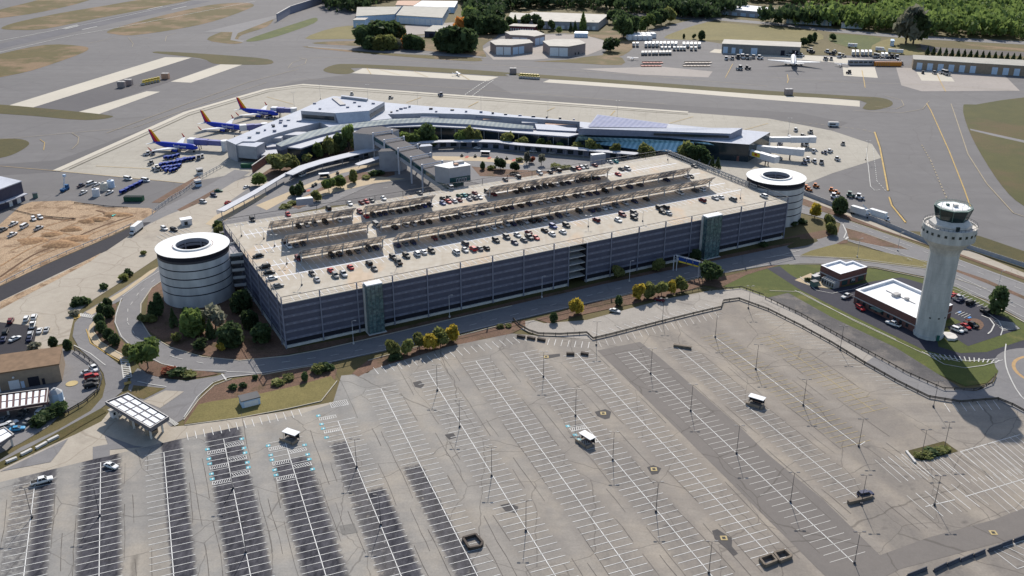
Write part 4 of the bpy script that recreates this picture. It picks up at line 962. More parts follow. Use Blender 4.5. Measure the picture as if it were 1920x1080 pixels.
roofblock('concourse', back, 11.0, 0, m_mwall, m_mroof)
well = [(494, 258), (525, 248), (550, 241), (600, 229), (617, 238), (640, 235), (690, 227), (735, 222), (727, 214), (795, 212), (880, 214), (965, 220), (1087, 228), (1087, 246), (880, 236), (735, 234), (640, 246), (540, 272), (500, 276)]
roofblock('lower_roof', well, 6.0, 0, m_bwall, m_wroof)
wb_back = [(531, 275), (600, 256), (640, 246), (735, 234), (800, 231), (880, 235), (960, 242), (1082, 250)]
wb_front = [(1087, 251), (1066, 256), (1010, 252), (935, 246), (880, 240), (800, 236), (735, 238), (700, 242), (640, 254), (600, 266), (564, 278)]
roofblock('front_roof_band', wb_back + wb_front, 9.0, 8.2, m_bwall, m_wroof)
gi = [Vector(v) for v in GP([(x, y) for x, y in wb_back], 9.0)] + [Vector(v) for v in GP(wb_front, 9.0)]
b = MB(); ip = insetpoly(gi, 1.4); b.prism(ip, 0, 8.3, m_tglass); b.build('curtain_wall', term)
b = MB(); fr = [G(x, y, 9.0) for x, y in wb_front]
for i in range(len(fr) - 1):
    a, c_ = fr[i], fr[i + 1]; d = c_ - a; n = int(d.length / 9)
    for j in range(n): q = a + d * (j / n); b2 = MB(); b2.tube((q.x, q.y + 1.0, 0), (q.x, q.y + 1.0, 8.3), .22, m_paler, 6); b2.build('column', term)
sk_b = [(517, 270), (540, 260), (580, 246), (640, 233), (735, 223), (800, 221), (880, 224), (960, 232), (1000, 236)]; sk_f = [(1000, 242), (960, 240), (880, 233), (800, 229), (735, 232), (640, 243), (600, 253), (545, 269), (527, 275)]
roofblock('skylight', sk_b + sk_f, [11.6] * 9 + [10.4] * 9, 8.0, m_bwall, m_gls)
roofblock('mechanical_roof', [(1003, 232), (1040, 234), (1064, 239), (1082, 240), (1080, 246), (1040, 244), (1006, 242)], 10, 6, m_bwall, m_mroof)
pv = [(564, 207.5), (628, 212), (692, 207.5), (721, 191), (687, 187), (625, 180), (600, 188)]
pvo = roofblock('pavilion', pv, 17.0, 10.9, m_mwall, m_mroof)
b = MB(); P_ = GP(pv, 17.0)
wallbox(b, P_[0], P_[1], .03, .97, 12.0, 14.6, m_tglass); b.build('clerestory_glass', pvo); b = MB(); wallbox(b, P_[2], P_[3], .03, .97, 12.0, 14.6, m_tglass); b.build('clerestory_glass', pvo)
b = MB(); a_, c_ = P_[1], P_[2]; n_ = Vector(((c_ - a_).y, -(c_ - a_).x, 0)).normalized()
b.face([a_ + n_ * .3, a_ + n_ * 5 + (c_ - a_) * .06 - Vector((0, 0, 5.9)), c_ + n_ * 5 - Vector((0, 0, 5.9)) - (c_ - a_) * .02, c_ + n_ * .3], m_mroof)
b.face([a_ + n_ * .3, a_ - Vector((0, 0, 5.9)), a_ + n_ * 5 + (c_ - a_) * .06 - Vector((0, 0, 5.9))], m_bwall); b.face([c_ + n_ * .3, c_ + n_ * 5 - Vector((0, 0, 5.9)) - (c_ - a_) * .02, c_ - Vector((0, 0, 5.9))], m_bwall)
b.build('sloped_panel', pvo)
b = MB(); q = GP([(622, 184), (633, 183), (648, 196), (638, 197)], 17.6); b.prism([v.xy for v in q], 17, 17.8, m_bwall, m_sill); b.build('roof_hatch', pvo)
b = MB(); q = GP([(640, 181), (690, 187), (688, 189), (640, 183)], 17.5); b.prism([v.xy for v in q], 16, 18.6, m_mwall, m_mroof); b.build('parapet', pvo)
roofblock('west_block', [(442, 272), (480, 275.5), (496, 267), (457, 265)], 10.3, 2.6, m_mwall, m_mroof)
roofblock('west_block_base', [(445, 273.5), (479, 276.5), (494, 268), (458, 266)], 2.6, 0, m_brick, m_brick)
roofblock('west_link', [(494, 277), (518, 279), (522, 290), (489, 291)], 4.5, 0, m_bwall, m_wroof)
east_low = [(1085, 250), (1250, 258), (1350, 267), (1405, 271), (1444, 248), (1390, 243), (1330, 241), (1250, 236), (1108, 230), (1100, 240)]
roofblock('east_roof', east_low, 11.0, 0, m_tglass, m_mroof)
up = [(1120, 214.5), (1252, 232), (1330, 239.5), (1392, 240), (1370, 250.5), (1250, 246.5), (1085, 240.5), (1102, 238)]
upo = roofblock('east_upper_roof', up, [17.5, 15.5, 14.5, 15.5, 15, 14.5, 15, 15], 10.9, m_bwall, m_mroof)
b = MB(); q = [G(1121, 215.5, 17.62), G(1252, 233, 15.75), G(1249, 240, 15.3), G(1103, 238.2, 15.3)]; b.flat([v + Vector((0, 0, .15)) for v in q], m_lilac)
b.build('seamed_panel', upo)
b = MB(); q = [G(1252, 233, 15.7), G(1305, 239, 15.0), G(1300, 241.5, 14.9), G(1249, 240, 15.2)]; b.flat([v + Vector((0, 0, .12)) for v in q], m_wroof); b.build('seamed_panel', upo)
b = MB(); a_, c_ = G(1085, 240.5, 15), G(1370, 250.5, 15); wallbox(b, a_, c_, .5, .99, 12.2, 13.6, m_tglass); b.build('clerestory_glass', upo)
b = MB(); T = [G(1084, 256, 10.2), G(1200, 260.5, 10.2), G(1300, 266, 10.2)]; B_ = [G(1077, 265.5, 5), G(1147, 274, 5), G(1197, 280.5, 5), G(1268, 285, 5), G(1302, 287, 5)]
b.flat(T + B_[::-1], m_teal); b.prism([v.xy for v in [T[0], T[1], T[2], *B_[::-1]]], 0, 4.8, m_tglass); b.build('glazed_lean_to', term)
b = MB(); T = [G(1300, 266, 10.2), G(1397, 271, 10.2)]; B_ = [G(1302, 272, 7.4), G(1388, 280, 7.4)]
b.flat(T + B_[::-1], m_teal); b.build('glazed_lean_to', term)
b = MB(); q = GP([(1302, 273, ), (1387, 281)], 7.3); b.prism([q[0].xy, q[1].xy, G(1397, 271, 10).xy, G(1300, 266, 10).xy], 3.4, 7.2, m_tglass); b.prism([q[0].xy, q[1].xy, G(1397, 271, 10).xy, G(1300, 266, 10).xy], 0, 3.4, m_brick); b.build('east_facade', term)
b = MB(); q = GP([(1308, 283), (1345, 287), (1349, 285), (1312, 281)], 3.6); b.prism([v.xy for v in q], 3.3, 3.7, m_paler); b.build('entrance_canopy', term)
rr = random.Random(5)
for x, y in ((468, 259), (484, 250), (497, 245), (515, 247), (513, 238), (526, 231), (527, 227), (535, 237), (541, 226), (512, 235), (560, 228), (760, 203), (768, 201), (752, 205), (808, 205), (818, 210), (848, 207), (874, 210), (902, 211), (924, 213), (948, 215), (975, 217), (1000, 219), (1025, 221), (1050, 223), (1076, 225), (734, 211), (745, 208)):
    b = MB(); q = G(x, y, 11); b.box((q.x, q.y, 11), (rr.uniform(1.2, 2.6), 1.3, rr.uniform(.7, 1.3)), rr.choice((m_bwall, m_rail, m_mwall))); b.build('roof_vent', term)
for x, y, w in ((665, 193, 2), (652, 202, 2), (674, 200, 2), (590, 195, 2), (600, 205, 1.6), (700, 195, 2.2)):
    b = MB(); q = G(x, y, 17); b.box((q.x, q.y, 17), (w, 1.3, .9), m_bwall); b.build('roof_vent', pvo)
m_rust = M('rusty_unit', (.42, .26, .18), .8)
for p0, p1, mm in (((893, 217), (906, 222), m_bwall), ((906, 218), (944, 224), m_rust), ((978, 226), (1008, 230), m_wroof), ((1022, 229), (1080, 234), m_rust), ((790, 214), (823, 220), m_wroof), ((528, 247), (570, 253), m_wroof), ((504, 255), (527, 259), m_wroof)):
    b = MB(); a_, c_ = G(*p0, 9), G(*p1, 9); u = Vector((c_.x - a_.x, 0)); b.prism([(a_.x, c_.y), (c_.x, c_.y), (c_.x, a_.y), (a_.x, a_.y)], 6, 9, m_mwall, mm); b.build('rooftop_plant', term)
# ---------------------------------------------------------------- curbside canopies
def canopy(name, label, back, front, z, group):
    o = G(*front[len(front) // 2]); t = thing(name, label, 'canopy', o, group=group)
    b = MB(); p = GP(back + front[::-1], z); b.prism([v.xy for v in p], z - .45, z, m_mwall, m_wroof, True); b.build('roof', t)
    bw, fw_ = GP(back, z), GP(front, z); n = 0
    for i in range(len(fw_) - 1):
        L_ = (fw_[i + 1] - fw_[i]).length; kx = max(1, int(L_ / 10))
        for j in range(kx):
            q = fw_[i].lerp(fw_[i + 1], j / kx); r_ = bw[min(i, len(bw) - 2)].lerp(bw[min(i, len(bw) - 2) + 1], j / kx); q = q.lerp(r_, .35)
            b = MB(); b.tube((q.x, q.y, 0), (q.x, q.y, z - .45), .22, m_mwall, 6); b.build('column', t)
    return t
canopy('walkway_canopy', 'straight narrow white canopy over the walkway at the left of the terminal road', [(406, 394), (470, 360), (536, 323)], [(420, 396), (480, 363), (537, 328)], 4.2, 'curbside canopies')
canopy('curbside_canopy', 'curved white curbside canopy left of the glazed footbridge', [(534, 325), (560, 311), (600, 299), (640, 289), (680, 280), (714, 274)], [(549, 328), (575, 316), (606, 306), (642, 297), (682, 287), (716, 280)], 5.0, 'curbside canopies')
canopy('curbside_canopy', 'long white curbside canopy right of the glazed footbridge', [(757, 267), (821, 262.5), (900, 261.5), (932, 262.5), (970, 267.5), (1060, 274), (1201, 286)], [(760, 271), (822, 266.5), (900, 266), (932, 267), (972, 272), (1062, 279), (1190, 290)], 5.0, 'curbside canopies')
tag(roofblock('island_canopy', [(665, 307), (680, 301), (712, 292), (713, 297), (690, 305), (672, 310)], 4, 3.6, m_mwall, m_wroof, None), 'small white canopy on the kerb island below the footbridge stair tower', 'canopy')
b = MB()
for x, y in ((675, 311), (695, 305), (709, 300)): q = G(x, y); b.tube(q, (q.x, q.y, 3.6), .2, m_mwall, 6)
o = [c for c in bpy.data.objects if c.name.startswith('island_canopy')][0]; b.build('column', o)
# wall behind the kerb, in the shade of the canopy
for lab, pts in (('shaded wall behind the kerb left of the footbridge', [(545, 335), (600, 313), (640, 304), (712, 290)]), ('shaded wall behind the kerb right of the footbridge', [(762, 281), (860, 276), (960, 283), (1060, 291), (1180, 300)])):
    b = MB(); w_ = GP(pts)
    for p, q in zip(w_, w_[1:]):
        d = (q - p).normalized(); b.wall(p + Vector((0, 1.5, 0)), q + Vector((0, 1.5, 0)), .5, 0, 3.6, m_bwall)
        L_ = (q - p).length; nn = int(L_ / 6)
        for j in range(nn): r_ = p.lerp(q, (j + .5) / nn); b.box((r_.x, r_.y + 1.2, .6), (3.6, .3, 2.6), m_tglass, math.atan2(d.y, d.x))
    tag(b.build('kerb_wall', None, w_[0]), lab, 'wall')
# ---------------------------------------------------------------- footbridge from terminal to garage
fbz = 13.6
fb_l = [(701, 255), (722, 268), (748, 284), (772, 300), (793, 315), (817, 331)]; fb_r = [(734, 250), (756, 262), (782, 277), (806, 293), (828, 308), (850, 323)]
fbt = thing('footbridge', 'glazed elevated footbridge with dark roof and white portal frames between terminal and garage', 'footbridge', G(750, 320))
Lw, Rw = GP(fb_l, fbz), GP(fb_r, fbz)
for w_ in (Lw, Rw): w_[-1] = w_[-1] + (w_[-1] - w_[-2]).normalized() * 15
m_broof = M('bridge_roof', (.045, .042, .05), .8, var=.15)
m_bglass = M('bridge_glass', (.02, .07, .075), .15, var=.3, vs=.4, spec=.5)
m_frame = M('white_steel_frame', (.55, .55, .58), .5, var=.05)
b = MB(); b.prism([v.xy for v in Lw] + [v.xy for v in Rw[::-1]], fbz - .5, fbz, m_mwall, m_broof, True); b.build('roof', fbt)
b = MB(); b.prism([v.xy for v in insetpoly([*Lw, *Rw[::-1]], .25)], fbz - 3.0, fbz - .5, m_bglass); b.build('glazing', fbt)
b = MB(); b.prism([v.xy for v in Lw] + [v.xy for v in Rw[::-1]], fbz - 5.2, fbz - 3.0, m_mwall, None, True); b.build('deck', fbt)
for i, (p, q) in enumerate(zip(Lw, Rw)):
    if i == 5: continue
    b = MB(); o = (p - q).normalized() * .5
    b.tube((p + o).xy.to_3d(), (p + o) + Vector((0, 0, 2.2)), .55, m_frame, 8); b.tube((q - o).xy.to_3d(), (q - o) + Vector((0, 0, 2.2)), .55, m_frame, 8)
    b.tube((p + o) + Vector((0, 0, 1.7)), (q - o) + Vector((0, 0, 1.7)), .32, m_frame, 6); b.tube((p + o) + Vector((0, 0, .5)), (q - o) + Vector((0, 0, .5)), .2, m_frame, 6)
    b.build('portal_frame', fbt)
def block(name, label, pts, z, base, mr, mw=None, cat='building'):
    p = GP(pts, z); b = MB(); o = p[0].copy(); o.z = base; b.prism([v.xy for v in p], base, z, mw or m_mwall, mr)
    t = thing(name, label, cat, o); b.build('wall', t)
    c_ = MB(); q = insetpoly(p, -.25); c_.prism([v for v in q], z, z + .35, m_sill, mr); c_.build('roof', t); return t
zA = 14.0
block('stair_block', 'grey clad stair block where the footbridge meets the terminal', [(662, 250), (700, 253), (735, 248), (748, 244), (715, 238), (680, 241)], zA, 0, m_broof)
zB = ZOF(730, 322, 284)
block('stair_block', 'grey clad stair block standing on the kerb island under the footbridge', [(710, 285), (752, 283), (762, 279), (716, 280)], zB, 0, m_broof)
zC = ZOF(800, 305, 274)
block('stair_block', 'small grey clad block on the far side of the footbridge', [(787, 276), (810, 274), (806, 271), (790, 272)], zC, 0, m_mroof)
lob = block('rooftop_lobby', 'grey clad rooftop lobby with white roof at the garage end of the footbridge', [(815, 311.5), (842, 316.5), (882, 310.5), (866, 303), (850, 304)], 26.3, DZ, m_roofw)
b = MB(); p = GP([(842, 316.5), (882, 310.5)], 26.3); wallbox(b, p[0], p[1], .02, .98, DZ, DZ + 3.2, m_bglass); gdr = b.build('glass_front', lob)
for i in range(4):
    b = MB(); wallbox(b, p[0], p[1], .32 + i * .13, .41 + i * .13, DZ + .1, DZ + 2.4, m_frame, .2); wallbox(b, p[0], p[1], .335 + i * .13, .395 + i * .13, DZ + .3, DZ + 2.2, m_tglass, .26); b.build('door', lob)
b = MB(); q = G(860, 306, 26.6); b.box((q.x, q.y, 26.6), (5, 3, 1.2), m_sill, GROT); q = G(855, 310, 26.6); b.box((q.x, q.y, 26.6), (2, 2, 1), m_rust, GROT); b.build('roof_unit', lob)
tag(roofblock('stair_house', [(555, 374), (587, 371), (584, 368), (556, 371)], DZ + 3.2, DZ, m_mwall, m_roofw, None), 'small grey stair house with white roof at the far left edge of the garage roof', 'stair house')
tag(roofblock('stair_house', [(1110, 291), (1136, 288), (1130, 286), (1107, 288)], DZ + 3.2, 0, m_mwall, m_roofw, None), 'small grey stair house by the far garage edge right of the lobby', 'stair house')
# ---------------------------------------------------------------- jet bridges
m_jbw = M('white_painted_panel', (.60, .60, .61), .5, var=.06)
m_jbb = M('blue_violet_panel', (.13, .13, .30), .5, var=.2, vs=.3)
m_sign_y = M('yellow_sign', (.70, .50, .04), .5, var=.05); m_sign_r = M('red_sign', (.45, .03, .03), .5, var=0)
def jet_bridge(label, a, c_, w, z0, z1, m, sign=None, cabm=None):
    a, c_ = G(*a, z0), G(*c_, z0); t = thing('jet_bridge', label, 'jet bridge', (a.x, a.y, 0), group='jet bridges at the terminal'); d = (c_ - a).normalized(); mid = a.lerp(c_, .55)
    b = MB(); b.cyl(a, w * .75, 0, z1, m_jbw, 12); b.build('rotunda', t)
    b = MB(); b.wall(a.xy, mid.xy, w, z0, z1 - .3, m); b.build('tunnel', t)
    b = MB(); b.wall(mid.xy, c_.xy, w + .5, z0 - .2, z1, m); b.build('outer_tunnel', t)
    e = c_ + d * 2; b = MB(); b.box((e.x, e.y, z0 - .2), (4.4, w + 1.2, z1 - z0 + .4), cabm or m_jbw, math.atan2(d.y, d.x)); b.build('cab', t)
    q = a.lerp(c_, .85); nn = Vector((-d.y, d.x, 0)) * (w * .4); b = MB()
    for s_ in (1, -1): b.tube((q + nn * s_).xy.to_3d(), q + nn * s_, .3, m_rail, 6)
    b.build('support_leg', t)
    if sign:
        b = MB(); u = (c_ - a); s0, s1 = a + u * sign[0], a + u * sign[1]; n2 = Vector((u.y, -u.x, 0)).normalized() * (w / 2 + .28)
        b.face([(*(s0 + n2).xy, z0 + .4), (*(s1 + n2).xy, z0 + .4), (*(s1 + n2).xy, z1 - .6), (*(s0 + n2).xy, z1 - .6)], m_sign_y); sg = b.build('sign', t)
        b = MB(); n3 = n2 * 1.02; s2, s3 = a + u * (sign[0] * .65 + sign[1] * .35), a + u * (sign[0] * .35 + sign[1] * .65); b.face([(*(s2 + n3).xy, z0 + 1.1), (*(s3 + n3).xy, z0 + 1.1), (*(s3 + n3).xy, z1 - 1.1), (*(s2 + n3).xy, z1 - 1.1)], m_sign_r); b.build('sign_text', sg)
    return t
jet_bridge('white jet bridge with yellow sign nearest the right ramp tower', (1396, 287), (1446, 302), 3.2, 3.6, 7.0, m_jbw, (.35, .65))
jet_bridge('long white jet bridge just behind the one with the yellow sign', (1412, 282), (1494, 290), 3.2, 3.6, 7.4, m_jbw)
jet_bridge('farthest white jet bridge at the right end of the terminal', (1438, 266), (1516, 266), 3.0, 3.6, 7.0, m_jbw)
jet_bridge('blue violet jet bridge at the nearest blue airliner', (422, 273), (366, 270), 3.2, 3.4, 6.8, m_jbb)
jet_bridge('blue violet jet bridge with pale shed beside the middle blue airliner', (496, 240), (462, 243), 3.2, 3.4, 6.8, m_jbb)
jet_bridge('blue violet jet bridge at the farthest blue airliner', (551, 211), (520, 210), 3.2, 3.4, 6.8, m_jbb)
# ================================================================ vehicles
def paint(name, col, rough=.5):
    if name in MATS: return MATS[name]
    k = NT(name); k.b.inputs['Specular IOR Level'].default_value = .2; return k.done(k.mix(k.ramp(k.noise(1.5, 2), .35, .65), col, tuple(x * .9 for x in col)), rough)
PC = {'white': (.72, .72, .71), 'silver': (.42, .43, .44), 'grey': (.17, .175, .18), 'dark grey': (.07, .072, .078), 'black': (.016, .016, .018), 'red': (.42, .025, .03), 'maroon': (.14, .018, .025), 'blue': (.03, .06, .22), 'navy': (.02, .028, .075), 'teal': (.02, .26, .27), 'green': (.02, .09, .05), 'orange': (.60, .22, .03), 'light blue': (.06, .28, .50)}
m_tyre = M('tyre_rubber', (.018, .018, .018), .8, var=0); m_auto = M('car_glass', (.02, .025, .03), .25, var=0, spec=.3); m_hub = M('wheel_hub', (.35, .35, .36), .4, var=0)
m_lampw = M('headlight_lens', (.7, .7, .68), .2, var=0); m_lampr = M('tail_light_lens', (.35, .01, .01), .3, var=0)
def hull(mb, st, m):
    """loft along x through stations (x, half width, bottom, shoulder, top)"""
    rings = []
    for x, w, zb, zs, zt in st: rings.append([(x, -w * .9, zb), (x, -w, (zb + zs) / 2), (x, -w, zs), (x, -w * .82, zt), (x, w * .82, zt), (x, w, zs), (x, w, (zb + zs) / 2), (x, w * .9, zb)])
    for a, b in zip(rings, rings[1:]):
        for i in range(8): j = (i + 1) % 8; mb.face([a[i], b[i], b[j], a[j]][::-1], m)
    mb.face(rings[0], m); mb.face(rings[-1][::-1], m)
    return rings
CARDEF = {
 'sedan': dict(st=[(-2.35, .72, .35, .75, .85), (-2.1, .86, .28, .85, .96), (-.9, .9, .25, .88, .98), (.8, .9, .25, .86, .95), (1.9, .86, .26, .72, .80), (2.3, .7, .32, .6, .68)], cab=(-1.75, 1.05, -1.05, .25, .95, 1.45, .78, .6), wh=(-1.4, 1.4, .32)),
 'suv': dict(st=[(-2.35, .8, .4, .95, 1.05), (-2.2, .92, .32, 1.0, 1.1), (-.9, .95, .3, 1.02, 1.12), (1.0, .95, .3, 1.0, 1.08), (2.0, .92, .32, .9, 1.0), (2.35, .8, .4, .75, .85)], cab=(-2.25, 1.15, -2.0, .45, 1.08, 1.74, .84, .68), wh=(-1.45, 1.45, .38)),
 'pickup': dict(st=[(-2.9, .9, .5, 1.05, 1.08), (-1.0, .96, .42, 1.08, 1.12), (-.99, .98, .4, 1.1, 1.18), (1.3, .98, .4, 1.08, 1.16), (2.6, .95, .42, 1.0, 1.1), (2.95, .85, .48, .85, .95)], cab=(-.95, 1.5, -.75, .85, 1.14, 1.88, .86, .72), wh=(-1.85, 1.95, .42)),
 'van': dict(st=[(-2.7, .9, .4, 1.2, 1.25), (-2.6, .97, .35, 1.25, 1.3), (1.2, .97, .35, 1.22, 1.28), (2.2, .95, .36, 1.0, 1.1), (2.7, .8, .42, .8, .88)], cab=(-2.68, 2.05, -2.6, 1.25, 1.25, 2.15, .92, .8), wh=(-1.7, 1.7, .38)),
}
def car_bodies(kind, col, wheels_in=True):
    d = CARDEF[kind]; m = paint('paint_' + col.replace(' ', '_'), PC[col]); b = MB(); hull(b, d['st'], m)
    x0, x1, r0, r1, zb, zt, wb, wt = d['cab']
    if kind == 'pickup':
        b.face([(-2.8, -.78, 1.13), (-1.1, -.78, 1.13), (-1.1, .78, 1.13), (-2.8, .78, 1.13)], m_tyre)
    b.face([(r0, -wt, zt + .012), (r1, -wt, zt + .012), (r1, wt, zt + .012), (r0, wt, zt + .012)], m)
    for s in (-1, 1):
        for xa, xb in ((x0, r0), (x1, r1), ((x0 + x1) / 2 - .1, (r0 + r1) / 2 - .1)): b.tube((xa, s * (wb + .01), zb - .03), (xb, s * (wt + .01), zt), .06, m, 4)
    g = MB()
    B_ = [(x0, -wb, zb - .05), (x1, -wb, zb - .05), (x1, wb, zb - .05), (x0, wb, zb - .05)]; T = [(r0, -wt, zt), (r1, -wt, zt), (r1, wt, zt), (r0, wt, zt)]
    for i in range(4): j = (i + 1) % 4; g.face([B_[i], B_[j], T[j], T[i]], m_auto)
    g.face(T, m_auto)
    ws = []
    for x in d['wh'][:2]:
        for s in (-1, 1):
            w = b if wheels_in else MB(); r = d['wh'][2]; w.tube((x, s * .72, r), (x, s * .95, r), r, m_tyre, 10); w.tube((x, s * .94, r), (x, s * .965, r), r * .55, m_hub, 8)
            if not wheels_in: ws.append(w)
    if wheels_in:
        xe = d['st'][-1]; 
        for s in (-1, 1): b.box((xe[0] - .06, s * .5, xe[3] - .16), (.16, .3, .14), m_lampw); b.box((d['st'][0][0] + .04, s * .55, d['st'][0][3] - .12), (.14, .25, .16), m_lampr)
    return b, g, ws
CARM = {}
def car(kind, col, p, yaw, label, group=None, detail=False):
    key = (kind, col, detail)
    if key not in CARM:
        b, g, ws = car_bodies(kind, col, not detail); CARM[key] = (b.mesh('car_body'), g.mesh('windows'), [w.mesh('wheel') for w in ws])
    bm_, gm_, wm_ = CARM[key]
    nm = {'sedan': 'parked_car', 'suv': 'parked_car', 'pickup': 'pickup_truck', 'van': 'van'}[kind]; cat = {'sedan': 'car', 'suv': 'car', 'pickup': 'pickup truck', 'van': 'van'}[kind]
    if detail:
        o = thing(nm, label, cat, p, yaw, group); q = bpy.data.objects.new('body', bm_); COL.objects.link(q); q.parent = o
        for w in wm_: h = bpy.data.objects.new('wheel', w); COL.objects.link(h); h.parent = o
    else:
        o = bpy.data.objects.new(nm, bm_); COL.objects.link(o); o.location = p; o.rotation_euler = (0, 0, yaw); tag(o, label, cat, group)
    g = bpy.data.objects.new('windows', gm_); COL.objects.link(g); g.parent = o
    return o
def yaw_px(a, b, z=0): d = G(*b, z) - G(*a, z); return math.atan2(d.y, d.x)
